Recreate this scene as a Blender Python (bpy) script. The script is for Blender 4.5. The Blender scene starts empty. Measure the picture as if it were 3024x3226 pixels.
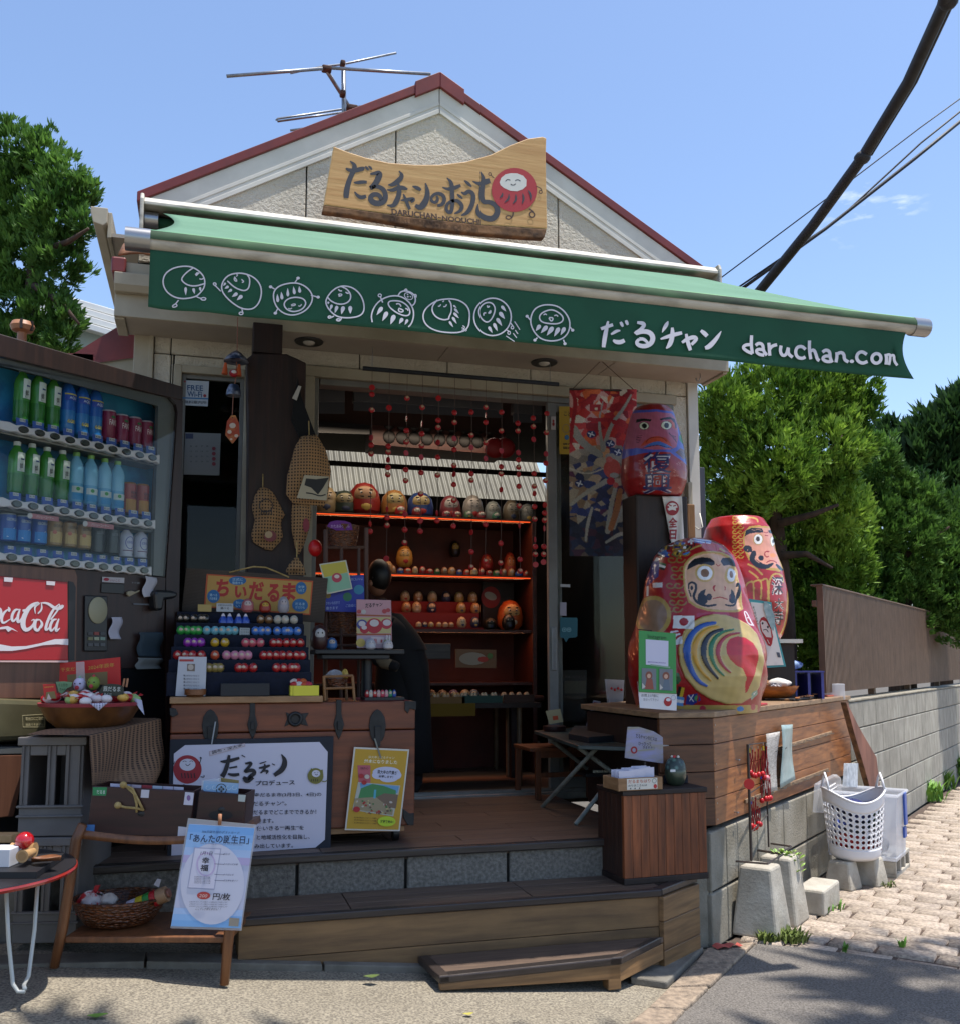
import bpy,math,random
import numpy as np
from mathutils import Vector as Vc,Matrix
from math import sin,cos,pi,radians,sqrt,atan2
R=random.Random(7)
scene=bpy.context.scene
col=scene.collection
# camera
F_PX,CX,CY,EZ=3050.,1512.,1748.,1.15
YAW=radians(15.9);PIT=math.atan((2085-CY)/F_PX)
FW=Vc((sin(YAW)*cos(PIT),cos(YAW)*cos(PIT),sin(PIT)))
RT=Vc((cos(YAW),-sin(YAW),0));UP=RT.cross(FW)
EYE=Vc((0,0,EZ))
cam=bpy.data.cameras.new('camera');camo=bpy.data.objects.new('camera',cam);col.objects.link(camo)
camo.matrix_world=Matrix.Translation(EYE)@Matrix((RT,UP,-FW)).transposed().to_4x4()
cam.sensor_fit='VERTICAL';cam.sensor_height=24;cam.lens=24*F_PX/3226
cam.shift_y=(CY-3226/2)/3226;cam.clip_start=.05;cam.clip_end=2000
scene.camera=camo
# light
SUN=Vc((.21,-.11,1)).normalized()
world=bpy.data.worlds.new("World");scene.world=world;world.use_nodes=True
nt=world.node_tree;nt.nodes.clear()
wo=nt.nodes.new('ShaderNodeOutputWorld');bg=nt.nodes.new('ShaderNodeBackground');sk=nt.nodes.new('ShaderNodeTexSky')
sk.sky_type='NISHITA';sk.sun_disc=False
sk.sun_elevation=math.asin(SUN.z);sk.sun_rotation=atan2(SUN.x,SUN.y)
sk.air_density=1.0;sk.dust_density=.9;sk.ozone_density=2.2
bg.inputs['Strength'].default_value=.13
tc=nt.nodes.new('ShaderNodeTexCoord');nz=nt.nodes.new('ShaderNodeTexNoise');nz.inputs['Scale'].default_value=26;nz.inputs['Detail'].default_value=9
mp=nt.nodes.new('ShaderNodeMapping');mp.inputs['Scale'].default_value=(1,1,3.0)
nt.links.new(tc.outputs['Generated'],mp.inputs['Vector']);nt.links.new(mp.outputs[0],nz.inputs['Vector'])
cr=nt.nodes.new('ShaderNodeValToRGB');cr.color_ramp.elements[0].position=.56;cr.color_ramp.elements[1].position=.75
nt.links.new(nz.outputs['Fac'],cr.inputs[0])
def wisp(u,v,size):
 d=(FW+RT*((u-CX)/F_PX)-UP*((v-CY)/F_PX)).normalized()
 n1=nt.nodes.new('ShaderNodeVectorMath');n1.operation='DISTANCE';n1.inputs[1].default_value=d
 nrm=nt.nodes.new('ShaderNodeVectorMath');nrm.operation='NORMALIZE'
 nt.links.new(tc.outputs['Generated'],nrm.inputs[0]);nt.links.new(nrm.outputs[0],n1.inputs[0])
 m=nt.nodes.new('ShaderNodeMapRange');m.inputs[1].default_value=size;m.inputs[2].default_value=0
 nt.links.new(n1.outputs['Value'],m.inputs[0]);return m.outputs[0]
a1=nt.nodes.new('ShaderNodeMath');a1.operation='MAXIMUM'
nt.links.new(wisp(2690,655,.045),a1.inputs[0]);nt.links.new(wisp(2835,640,.028),a1.inputs[1])
a2=nt.nodes.new('ShaderNodeMath');a2.operation='MULTIPLY';nt.links.new(a1.outputs[0],a2.inputs[0]);nt.links.new(cr.outputs[0],a2.inputs[1])
mx=nt.nodes.new('ShaderNodeMixRGB');mx.inputs[2].default_value=(4.6,5.1,5.8,1)
hs=nt.nodes.new('ShaderNodeHueSaturation');hs.inputs['Saturation'].default_value=1.02;hs.inputs['Value'].default_value=1.04;hs.inputs['Hue'].default_value=.502
nt.links.new(a2.outputs[0],mx.inputs[0]);nt.links.new(sk.outputs[0],hs.inputs['Color']);nt.links.new(hs.outputs[0],mx.inputs[1])
nt.links.new(mx.outputs[0],bg.inputs[0]);nt.links.new(bg.outputs[0],wo.inputs[0])
sl=bpy.data.lights.new('sun','SUN');sl.energy=4.0;sl.angle=radians(.53);sl.color=(1,.955,.89)
slo=bpy.data.objects.new('sun',sl);col.objects.link(slo);slo.rotation_euler=SUN.to_track_quat('Z','Y').to_euler();slo.location=(4,-3,12)
vs=scene.view_settings;vs.view_transform='Standard';vs.look='None';vs.exposure=0.85;vs.gamma=1;vs.use_curve_mapping=False
scene.cycles.max_bounces=7;scene.cycles.transparent_max_bounces=16;scene.cycles.sample_clamp_indirect=3
scene.cycles.use_denoising=True
# measuring rays: where a sight line meets a real plane
def ray(u,v):return FW+RT*((u-CX)/F_PX)-UP*((v-CY)/F_PX)
def atY(u,v,Y):d=ray(u,v);return EYE+d*(Y/d.y)
def atZ(u,v,Z):d=ray(u,v);return EYE+d*((Z-EZ)/d.z)
def atpl(u,v,p,n):d=ray(u,v);return EYE+d*((Vc(p)-EYE).dot(n)/d.dot(n))
def gz(x,y=0):return max(-.06,min(.16,.11-.1*x))
# materials
_M={}
def srgb(h):
 if isinstance(h,str):
  h=h.lstrip('#');c=[int(h[i:i+2],16)/255 for i in(0,2,4)]
  return tuple(x/12.92 if x<=.04045 else((x+.055)/1.055)**2.4 for x in c)
 return tuple(h)
def mat(name,c,c2=None,kind='noise',scale=6,rough=.6,bump=0,bscale=None,metal=0,coat=0,alpha=1,trans=0,emit=0,stretch=(1,1,1),detail=6,lo=.35,hi=.65,var=0,spec=.5,dirt=0,sub=0):
 if name in _M:return _M[name]
 c=srgb(c);c2=srgb(c2)if c2 else None
 m=bpy.data.materials.new(name);m.use_nodes=True;n=m.node_tree.nodes;L=m.node_tree.links
 b=n['Principled BSDF'];b.inputs['Roughness'].default_value=rough;b.inputs['Metallic'].default_value=metal
 b.inputs['Coat Weight'].default_value=coat;b.inputs['Specular IOR Level'].default_value=spec
 b.inputs['Base Color'].default_value=(*c,1);b.inputs['Alpha'].default_value=alpha;b.inputs['Transmission Weight'].default_value=trans
 if emit:b.inputs['Emission Color'].default_value=(*c,1);b.inputs['Emission Strength'].default_value=emit
 m.diffuse_color=(*c,1)
 if c2 or bump or var or dirt:
  t=n.new('ShaderNodeTexCoord');mp=n.new('ShaderNodeMapping');mp.inputs['Scale'].default_value=stretch
  L.new(t.outputs['Object'],mp.inputs['Vector'])
  if var or kind=='wood':
   oi=n.new('ShaderNodeObjectInfo');vm=n.new('ShaderNodeVectorMath');vm.operation='SCALE';vm.inputs['Scale'].default_value=37
   cb=n.new('ShaderNodeCombineXYZ')
   for i in range(3):L.new(oi.outputs['Random'],cb.inputs[i])
   L.new(cb.outputs[0],vm.inputs[0]);L.new(vm.outputs[0],mp.inputs['Location'])
  def noise(s,d=detail,r=.55,vec=mp):
   x=n.new('ShaderNodeTexNoise');x.inputs['Scale'].default_value=s;x.inputs['Detail'].default_value=d;x.inputs['Roughness'].default_value=r
   L.new(vec.outputs[0],x.inputs['Vector']);return x
  out=None;h=None
  if kind=='wood':
   nn=noise(scale,8,.6);fac=nn.outputs['Fac'];h=fac
  elif kind=='voronoi':
   vo=n.new('ShaderNodeTexVoronoi');vo.inputs['Scale'].default_value=scale;L.new(mp.outputs[0],vo.inputs['Vector']);fac=vo.outputs['Distance'];h=fac
  else:
   nn=noise(scale);fac=nn.outputs['Fac'];h=fac
  cur=None
  if c2:
   rp=n.new('ShaderNodeMapRange');rp.inputs[1].default_value=lo;rp.inputs[2].default_value=hi;L.new(fac,rp.inputs[0])
   mxx=n.new('ShaderNodeMixRGB');mxx.inputs[1].default_value=(*c,1);mxx.inputs[2].default_value=(*c2,1);L.new(rp.outputs[0],mxx.inputs[0]);cur=mxx.outputs[0]
  if dirt:
   t2=n.new('ShaderNodeMapping');L.new(t.outputs['Object'],t2.inputs['Vector']);dn=noise(1.7,7,.7,t2)
   r2=n.new('ShaderNodeMapRange');r2.inputs[1].default_value=.45;r2.inputs[2].default_value=.75;r2.inputs[4].default_value=dirt;L.new(dn.outputs['Fac'],r2.inputs[0])
   m2=n.new('ShaderNodeMixRGB');m2.inputs[1].default_value=(*c,1);m2.inputs[2].default_value=(c[0]*.35,c[1]*.33,c[2]*.3,1)
   if cur:L.new(cur,m2.inputs[1])
   L.new(r2.outputs[0],m2.inputs[0]);cur=m2.outputs[0]
  if var:
   hs=n.new('ShaderNodeHueSaturation');mr=n.new('ShaderNodeMapRange');mr.inputs[3].default_value=1-var;mr.inputs[4].default_value=1+var
   L.new(oi.outputs['Random'],mr.inputs[0]);L.new(mr.outputs[0],hs.inputs['Value']);hs.inputs['Color'].default_value=(*c,1)
   if cur:L.new(cur,hs.inputs['Color'])
   cur=hs.outputs[0]
  if cur:L.new(cur,b.inputs['Base Color'])
  if bump:
   bp=n.new('ShaderNodeBump');bp.inputs['Strength'].default_value=min(1,bump);bp.inputs['Distance'].default_value=.004*max(1,bump)
   hh=noise(bscale,6,.6).outputs['Fac']if bscale else h
   L.new(hh,bp.inputs['Height']);L.new(bp.outputs[0],b.inputs['Normal'])
 _M[name]=m;return m
def vmat(name='painted',rough=.45,coat=0,bump=0,bscale=60):
 key=f'{name}'
 if key in _M:return _M[key]
 m=bpy.data.materials.new(key);m.use_nodes=True;n=m.node_tree.nodes;L=m.node_tree.links;b=n['Principled BSDF']
 b.inputs['Roughness'].default_value=rough;b.inputs['Coat Weight'].default_value=coat
 a=n.new('ShaderNodeAttribute');a.attribute_name='Col';L.new(a.outputs['Color'],b.inputs['Base Color'])
 if bump:
  t=n.new('ShaderNodeTexCoord');x=n.new('ShaderNodeTexNoise');x.inputs['Scale'].default_value=bscale;x.inputs['Detail'].default_value=5
  L.new(t.outputs['Object'],x.inputs['Vector']);bp=n.new('ShaderNodeBump');bp.inputs['Strength'].default_value=bump;bp.inputs['Distance'].default_value=.004
  L.new(x.outputs['Fac'],bp.inputs['Height']);L.new(bp.outputs[0],b.inputs['Normal'])
 _M[key]=m;return m
def flat(c,rough=.6):
 k='ink_%s_%d'%(c.lstrip('#'),int(rough*100))
 return mat(k,c,rough=rough)
# mesh building
def V3(p):return Vc(p)
class MB:
 def __init__(s):s.v=[];s.f=[];s.m=[]
 def poly(s,pts,m=0):
  i=len(s.v);s.v+=[tuple(p)for p in pts];s.f.append(tuple(range(i,i+len(pts))));s.m.append(m);return s
 def obox(s,c,ax,ay,az,m=0):
  c,ax,ay,az=map(V3,(c,ax,ay,az));i=len(s.v)
  for sz in(-1,1):
   for sy in(-1,1):
    for sx in(-1,1):s.v.append(tuple(c+ax*sx+ay*sy+az*sz))
  fl=[(0,2,3,1),(4,5,7,6),(0,1,5,4),(2,6,7,3),(0,4,6,2),(1,3,7,5)]
  if ax.cross(ay).dot(az)<0:fl=[t[::-1]for t in fl]
  s.f+=[tuple(i+k for k in t)for t in fl];s.m+=[m]*6;return s
 def box(s,x0,x1,y0,y1,z0,z1,m=0):
  return s.obox(((x0+x1)/2,(y0+y1)/2,(z0+z1)/2),((x1-x0)/2,0,0),(0,(y1-y0)/2,0),(0,0,(z1-z0)/2),m)
 def prs(s,pts,vec,m=0,ms=None,mb=None):
  pts=[V3(p)for p in pts];vec=V3(vec);n=len(pts);i=len(s.v)
  nrm=sum((pts[k].cross(pts[(k+1)%n])for k in range(n)),Vc())
  if nrm.dot(vec)>0:pts=pts[::-1]
  s.v+=[tuple(p)for p in pts]+[tuple(p+vec)for p in pts]
  s.f.append(tuple(range(i,i+n)));s.m.append(m)
  s.f.append(tuple(range(i+2*n-1,i+n-1,-1)));s.m.append(m if mb is None else mb)
  for k in range(n):
   k2=(k+1)%n;s.f.append((i+k2,i+k,i+n+k,i+n+k2));s.m.append(m if ms is None else ms)
  return s
 def tube(s,path,r,n=8,m=0,caps=True,closed=False,flat=1.0):
  path=[V3(p)for p in path];N=len(path);rs=r if isinstance(r,(list,tuple))else[r]*N
  i=len(s.v);up=None
  for k,p in enumerate(path):
   a=path[(k-1)%N]if(closed or k>0)else p;b=path[(k+1)%N]if(closed or k<N-1)else p
   t=(b-a).normalized()
   if up is None:up=Vc((0,0,1))if abs(t.z)<.9 else Vc((1,0,0))
   x=t.cross(up).normalized();y=x.cross(t).normalized();up=y
   for j in range(n):
    an=2*pi*j/n;s.v.append(tuple(p+x*(cos(an)*rs[k])+y*(sin(an)*rs[k]*flat)))
  for k in range(N if closed else N-1):
   k2=(k+1)%N
   for j in range(n):
    j2=(j+1)%n;s.f.append((i+k*n+j,i+k*n+j2,i+k2*n+j2,i+k2*n+j));s.m.append(m)
  if caps and not closed:
   s.f.append(tuple(i+j for j in range(n-1,-1,-1)));s.m.append(m)
   s.f.append(tuple(i+(N-1)*n+j for j in range(n)));s.m.append(m)
  return s
 def lth(s,c,prof,n=24,m=0,ax=None,caps=True,mf=None,sx=1,sy=1):
  c=V3(c);i=len(s.v);A=Vc((0,0,1))if ax is None else V3(ax).normalized()
  X=Vc((1,0,0))if abs(A.z)>.9 else A.cross(Vc((0,0,1))).normalized();Y=A.cross(X).normalized();X=Y.cross(A)
  for(r,z)in prof:
   for j in range(n):
    an=2*pi*j/n;s.v.append(tuple(c+X*(cos(an)*r*sx)+Y*(sin(an)*r*sy)+A*z))
  for k in range(len(prof)-1):
   for j in range(n):
    j2=(j+1)%n;s.f.append((i+k*n+j,i+k*n+j2,i+(k+1)*n+j2,i+(k+1)*n+j));s.m.append(m if mf is None else mf[k])
  if caps:
   if prof[0][0]>1e-4:s.f.append(tuple(i+j for j in range(n-1,-1,-1)));s.m.append(m if mf is None else mf[0])
   if prof[-1][0]>1e-4:s.f.append(tuple(i+(len(prof)-1)*n+j for j in range(n)));s.m.append(m if mf is None else mf[-1])
  return s
 def ball(s,c,rx,ry=None,rz=None,n=16,k=9,m=0):
  ry=ry or rx;rz=rz or rx;i=len(s.v);c=V3(c)
  for a in range(k+1):
   th=pi*a/k
   for j in range(n):
    an=2*pi*j/n;s.v.append((c.x+rx*sin(th)*cos(an),c.y+ry*sin(th)*sin(an),c.z-rz*cos(th)))
  for a in range(k):
   for j in range(n):
    j2=(j+1)%n;s.f.append((i+a*n+j,i+a*n+j2,i+(a+1)*n+j2,i+(a+1)*n+j));s.m.append(m)
  return s
 def grid(s,fn,nu,nv,m=0,closed=False):
  i=len(s.v)
  for b in range(nv+1):
   for a in range(nu+1):s.v.append(tuple(fn(a/nu,b/nv)))
  for b in range(nv):
   for a in range(nu):
    s.f.append((i+b*(nu+1)+a,i+b*(nu+1)+a+1,i+(b+1)*(nu+1)+a+1,i+(b+1)*(nu+1)+a));s.m.append(m)
  return s
 def bld(s,name,mats,parent=None,smo=False,bev=0,solid=0,loc=None,label=None,cat=None,group=None,kind=None,seg=2,angle=40):
  me=bpy.data.meshes.new(name)
  if parent is not None and loc is None:off=PO(parent)
  elif parent is not None:off=V3(loc)
  elif loc is not None:off=V3(loc)
  else:
   if s.v:
    a=np.array(s.v);off=Vc((float(a[:,0].min()+a[:,0].max())/2,float(a[:,1].min()+a[:,1].max())/2,float(a[:,2].min())))
   else:off=Vc()
   if kind=='structure':off=Vc()
  me.from_pydata([(p[0]-off.x,p[1]-off.y,p[2]-off.z)for p in s.v],[],s.f)
  if not isinstance(mats,(list,tuple)):mats=[mats]
  for q in mats:me.materials.append(q)
  if len(mats)>1:me.polygons.foreach_set('material_index',s.m)
  if smo:
   me.polygons.foreach_set('use_smooth',[True]*len(me.polygons))
   if smo!='all':me.set_sharp_from_angle(angle=radians(angle))
  me.update()
  o=bpy.data.objects.new(name,me);col.objects.link(o)
  if parent is not None:o.parent=parent;o.location=Vc()
  else:o.location=off
  if bev:
   bm=o.modifiers.new('bevel','BEVEL');bm.width=bev;bm.segments=seg;bm.limit_method='ANGLE';bm.angle_limit=radians(50)
  if solid:
   sm=o.modifiers.new('solid','SOLIDIFY');sm.thickness=solid;sm.offset=0
  tag(o,label,cat,group,kind);return o
def PO(o):
 p=Vc(o.location)
 while o.parent is not None:o=o.parent;p+=Vc(o.location)
 return p
def tag(o,label=None,cat=None,group=None,kind=None):
 if label:o['label']=label
 if cat:o['category']=cat
 if group:o['group']=group
 if kind:o['kind']=kind
 return o
def thing(name,label,cat,loc=(0,0,0),group=None):
 o=bpy.data.objects.new(name,None);col.objects.link(o);o.location=loc;o.empty_display_size=.05
 return tag(o,label,cat,group)
def kids(o):return KID.get(o.name,[])
def copy_tree(o,parent=None):
 c=o.copy();col.objects.link(c);c.parent=parent
 for ch in[q for q in ALLK(o)]:copy_tree(ch,c)
 return c
def ALLK(o):return[q for q in o.children]
def place(o,loc,rz=0,scale=None,label=None,group=None):
 o.location=loc;o.rotation_euler=(0,0,rz)
 if scale:o.scale=(scale,)*3 if not isinstance(scale,tuple)else scale
 return tag(o,label,None,group)
# flat print: lettering, strokes and shapes on a sheet
_tc={}
def text_mesh(txt,bold=0.0,spacing=1.0):
 k=(txt,bold,spacing)
 if k in _tc:return _tc[k]
 cu=bpy.data.curves.new('t','FONT');cu.body=txt;cu.size=1;cu.offset=bold;cu.space_character=spacing;cu.resolution_u=3
 ob=bpy.data.objects.new('t',cu);col.objects.link(ob);bpy.context.view_layer.update()
 me=bpy.data.meshes.new_from_object(ob.evaluated_get(bpy.context.evaluated_depsgraph_get()))
 vs_=[(v.co.x,v.co.y)for v in me.vertices];fs=[tuple(p.vertices)for p in me.polygons]
 bpy.data.objects.remove(ob);bpy.data.curves.remove(cu);bpy.data.meshes.remove(me)
 if vs_:
  a=np.array(vs_);lo=a.min(0);hi=a.max(0);a=(a-lo)/np.maximum(hi-lo,1e-6);asp=(hi[0]-lo[0])/max(1e-6,hi[1]-lo[1])
  vs_=[tuple(t)for t in a]
 else:asp=1
 _tc[k]=(vs_,fs,asp);return _tc[k]
class Sheet:
 """prints in the plane o + ex*x + ey*y, stacked in hair-thin layers along the normal"""
 def __init__(s,o,ex,ey,step=.0004,first=.0006,warp=None):
  s.o=V3(o);s.ex=V3(ex);s.ey=V3(ey);s.n=s.ex.cross(s.ey).normalized();s.step=step;s.k=first;s.mb=MB();s.mats=[];s.warp=warp
 def P(s,x,y):
  if s.warp:return s.warp(x,y,s.k)
  return s.o+s.ex*x+s.ey*y+s.n*s.k
 def mi(s,c):
  m=flat(c)if isinstance(c,str)else c;s.k+=6e-5
  if m not in s.mats:s.mats.append(m)
  return s.mats.index(m)
 def lay(s):s.k+=s.step;return s
 def poly(s,pts,c):m=s.mi(c);s.mb.poly([s.P(*p)for p in pts],m);return s
 def rect(s,x0,y0,x1,y1,c):return s.poly([(x0,y0),(x1,y0),(x1,y1),(x0,y1)],c)
 def rrect(s,x0,y0,x1,y1,r,c):
  p=[]
  for cx_,cy_,a0 in((x1-r,y0+r,-90),(x1-r,y1-r,0),(x0+r,y1-r,90),(x0+r,y0+r,180)):
   for k in range(5):a=radians(a0+k*22.5);p.append((cx_+cos(a)*r,cy_+sin(a)*r))
  return s.poly(p,c)
 def ell(s,cx,cy,rx,ry,c,n=24,a=0,rot=0):
  cr,sr=cos(rot),sin(rot)
  return s.poly([(cx+cos(t)*rx*cr-sin(t)*ry*sr,cy+cos(t)*rx*sr+sin(t)*ry*cr)for t in[2*pi*k/n for k in range(n)]],c)
 def stroke(s,pts,w,c,closed=False,smo=2):
  ws=list(w)if isinstance(w,(list,tuple))else[w]*len(pts)
  pts=[tuple(p)for p in pts]
  if len(ws)!=len(pts):ws=list(np.interp(np.linspace(0,1,len(pts)),np.linspace(0,1,len(ws)),ws))
  for _ in range(smo):
   n=len(pts);q=[];wq=[]
   rng=range(n if closed else n-1)
   if not closed:q.append(pts[0]);wq.append(ws[0])
   for k in rng:
    a,b=pts[k],pts[(k+1)%n];wa,wb=ws[k],ws[(k+1)%n]
    q+=[(a[0]*.75+b[0]*.25,a[1]*.75+b[1]*.25),(a[0]*.25+b[0]*.75,a[1]*.25+b[1]*.75)];wq+=[wa*.75+wb*.25,wa*.25+wb*.75]
   if not closed:q.append(pts[-1]);wq.append(ws[-1])
   pts,ws=q,wq
  n=len(pts);Lf=[];Rt=[]
  for k in range(n):
   a=pts[(k-1)%n]if(closed or k>0)else pts[k];b=pts[(k+1)%n]if(closed or k<n-1)else pts[k]
   dx,dy=b[0]-a[0],b[1]-a[1];l=math.hypot(dx,dy)or 1;nx,ny=-dy/l*ws[k]/2,dx/l*ws[k]/2
   Lf.append((pts[k][0]+nx,pts[k][1]+ny));Rt.append((pts[k][0]-nx,pts[k][1]-ny))
  m=s.mi(c);mb=s.mb;i=len(mb.v)
  for k in range(n):mb.v.append(tuple(s.P(*Lf[k])));mb.v.append(tuple(s.P(*Rt[k])))
  for k in range(n if closed else n-1):
   k2=(k+1)%n;mb.f.append((i+2*k,i+2*k+1,i+2*k2+1,i+2*k2));mb.m.append(m)
  return s
 def ring(s,cx,cy,rx,ry,w,c,rot=0,a0=0,a1=360,n=28):
  cr,sr=cos(rot),sin(rot);full=abs(a1-a0)>=360
  pts=[]
  for k in range(n+(0 if full else 1)):
   t=radians(a0+(a1-a0)*k/n);pts.append((cx+cos(t)*rx*cr-sin(t)*ry*sr,cy+cos(t)*rx*sr+sin(t)*ry*cr))
  return s.stroke(pts,w,c,closed=full,smo=0)
 def text(s,txt,x,y,h,c,w=None,bold=.01,rot=0,shear=0,spacing=1.0,quad=None):
  """text in the box (x, y) .. (x+w, y+h); quad = four corners for text that slants"""
  vs_,fs,asp=text_mesh(txt,bold,spacing)
  if not vs_:return s
  w=w or h*asp;m=s.mi(c);mb=s.mb;i=len(mb.v);cr,sr=cos(rot),sin(rot)
  for(a,b)in vs_:
   if quad:
    q=quad;X=(q[0][0]*(1-a)+q[1][0]*a)*(1-b)+(q[3][0]*(1-a)+q[2][0]*a)*b;Y=(q[0][1]*(1-a)+q[1][1]*a)*(1-b)+(q[3][1]*(1-a)+q[2][1]*a)*b
   else:
    px,py=a*w+shear*b*h,b*h;X,Y=x+px*cr-py*sr,y+px*sr+py*cr
   mb.v.append(tuple(s.P(X,Y)))
  mb.f+=[tuple(i+k for k in f)for f in fs];mb.m+=[m]*len(fs);return s
 def bld(s,name='print',parent=None,**k):
  if not s.mb.f:return None
  return s.mb.bld(name,s.mats,parent,**k)
def WS(w):return Sheet((0,0,0),(1,0,0),(0,0,1),0.0004,0.0006,w)
def pxsheet(plane,c00,c10,c01,**k):
 """sheet whose x and y run 0..1 between three measured corners (lower left, lower right, upper left) on a plane"""
 a,b,c=plane(*c00),plane(*c10),plane(*c01)
 return Sheet(a,b-a,c-a,**k)
def PY(Y):return lambda u,v:atY(u,v,Y)
def PL(p,n):return lambda u,v:atpl(u,v,p,Vc(n))
# palette
stucco=mat('stucco','#cfc8b8','#c3bbaa',scale=5,rough=.9,bump=5,bscale=48,dirt=.16)
trimw=mat('painted_trim','#cecbc2','#bcb9b0',scale=3,rough=.55,bump=.15,dirt=.22)
trimi=mat('cream_trim','#a9a08c','#978e7a',scale=4,rough=.6,dirt=.3)
soffm=mat('soffit_board','#a89f92','#9c9386',scale=2,rough=.75,dirt=.2)
roofr=mat('red_roof_metal','#7a2b26','#652320',scale=5,rough=.42,bump=.1,dirt=.25)
darkvoid=mat('dark_joint','#15130f',rough=.9)
alu=mat('aluminium','#8d8f8e','#7d7f7d',scale=9,rough=.45,metal=.6,bump=.1)
greyp=mat('grey_sash','#787874','#6c6c68',scale=7,rough=.5,dirt=.35)
steel=mat('steel','#9a9a9a',rough=.3,metal=.9)
blackm=mat('black_plastic','#141416',rough=.45)
glassm=mat('window_glass','#e8f0ee',rough=.02,trans=1.0,spec=.6)
def glass_node(m):
 n=m.node_tree.nodes;L=m.node_tree.links
 tr=n.new('ShaderNodeBsdfTransparent');gl=n.new('ShaderNodeBsdfGlossy');gl.inputs['Roughness'].default_value=.03
 fr=n.new('ShaderNodeFresnel');fr.inputs['IOR'].default_value=1.22;ms=n.new('ShaderNodeMixShader');tr.inputs[0].default_value=(.95,.97,.96,1)
 L.new(fr.outputs[0],ms.inputs[0]);L.new(tr.outputs[0],ms.inputs[1]);L.new(gl.outputs[0],ms.inputs[2]);L.new(ms.outputs[0],n['Material Output'].inputs['Surface'])
glass_node(glassm)
pine=mat('pine_board','#c39a63','#a97c46',kind='wood',scale=3,stretch=(1.2,1,22),rough=.6,bump=.3,lo=.3,hi=.7)
bark=mat('raw_bark','#7d5a3c','#3c291b',scale=14,rough=.9,bump=2)
barkedge=mat('cut_edge','#e3cfa6','#c9ac7c',scale=20,rough=.8,bump=.8)
def Tr(ox,oy,s):return lambda*a:[(ox+a[i]*s,oy+a[i+1]*s)for i in range(0,len(a),2)]
YW=5.33
X=lambda u,v=1250,Y=YW:atY(u,v,Y).x
Z=lambda u,v,Y=YW:atY(u,v,Y).z
# the shop building
house=thing('shop_building','small cream stucco shop with a red gable roof behind the green awning','building',(1.265,YW,0))
xl,xr=-.40,2.93;zs=2.885
xd0,xd1=X(992,1240),X(2101,1290);zt=Z(1400,1222)
apex=Vc((1.265,YW,4.50));SL=.575
def wpanel(x0,x1,z0,z1,name='wall_panel'):
 MB().box(x0+.003,x1-.003,YW,YW+.10,z0,z1).bld(name,stucco,house,bev=.004,seg=1)
MB().box(xl+.02,xr-.02,YW+.02,YW+.12,zt+.02,3.5).bld('wall_backing',darkvoid,house)
js=[xl+.10]+[X(u,1180)for u in(537,1134,1410,1671,1922,2095)]+[xr-.07]
for a,b in zip(js,js[1:]):wpanel(a,b,zt+.07,zs+.02)
for a,b in((xl+.10,X(537)),):wpanel(a,b,.45,zt+.064)
wpanel(xd1+.03,xr-.07,.45,zt+.064)
MB().box(xl,xl+.10,YW-.012,YW+.1,.2,zs+.02).box(xl+.075,xl+.10,YW-.022,YW-.012,.2,zs+.02).bld('corner_trim',trimi,house,bev=.003)
MB().box(xr-.07,xr,YW-.014,YW+.1,.2,zs+.02).bld('corner_trim',trimw,house,bev=.003)
MB().box(xr-.1,xr,YW+.1,7.5,.2,3.6).bld('side_wall',stucco,house)
MB().box(xl,xl+.1,YW+.1,7.5,.2,3.5).bld('side_wall',stucco,house)
gj=[xl]+[X(u,520)for u in(968,1248,1756)]+[xr]
def ztop(x):return apex.z-.02-SL*abs(x-apex.x)
MB().prs([(xl,YW+.03,3.3),(xr,YW+.03,3.3),(xr,YW+.03,ztop(xr)),(apex.x,YW+.03,apex.z),(xl,YW+.03,ztop(xl))],(0,.08,0)).bld('gable_backing',darkvoid,house)
for a,b in zip(gj,gj[1:]):
 a+=.004;b-=.004
 p=[(a,YW,3.3),(b,YW,3.3),(b,YW,ztop(b))]
 if a<apex.x<b:p.append((apex.x,YW,apex.z-.02))
 p.append((a,YW,ztop(a)))
 MB().prs(p,(0,.028,0)).bld('gable_panel',stucco,house,bev=.003,seg=1)
def slope_strip(s,d0,d1,y0,y1,L=2.02,x0=0):
 """strip along the slope, d = drop below the roof line"""
 top=Vc((apex.x,0,4.645));pts=[]
 for t,d in((x0,d0),(L,d0),(L,d1),(x0,d1)):pts.append((top.x+s*t,y0,top.z-SL*t-d))
 return MB().prs(pts,(0,y1-y0,0))
for s in(-1,1):
 Lx=1.66 if s<0 else 1.80
 slope_strip(s,.056,.235,YW-.006,YW+.0,Lx,.002).bld('barge_board',trimw,house,bev=.003)
 slope_strip(s,.205,.235,YW-.012,YW-.0063,Lx,.002).bld('moulding',trimw,house,bev=.004)
 slope_strip(s,.160,.183,YW-.010,YW-.0063,Lx,.002).bld('moulding',trimw,house,bev=.003)
 slope_strip(s,-.004,.054,YW-.020,YW+.02,Lx+.02,0 if s<0 else.001).bld('verge',roofr,house,bev=.004)
 slope_strip(s,.0,.05,YW+.022,YW+2.15,Lx+.02,.002).bld('roof_slope',roofr,house)
 slope_strip(s,-.022,.075,YW-.026,YW+.05,.15,.0005).bld('ridge_cap',roofr,house,bev=.004)
 for k in range(3):slope_strip(s,-.02,-.0045,YW+.1+k*.9,YW+.13+k*.9,Lx+.02,.002).bld('roof_seam',roofr,house)
ex,ez=apex.x-1.82,4.645-SL*1.80-.05
MB().box(ex+.0,ex+.02,YW-.03,YW+2.15,ez-.16,ez-.02).bld('fascia',trimi,house,bev=.003)
MB().box(ex+.02,xl,YW-.02,YW+2.15,ez-.15,ez-.13).bld('eave_soffit',soffm,house)
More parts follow.
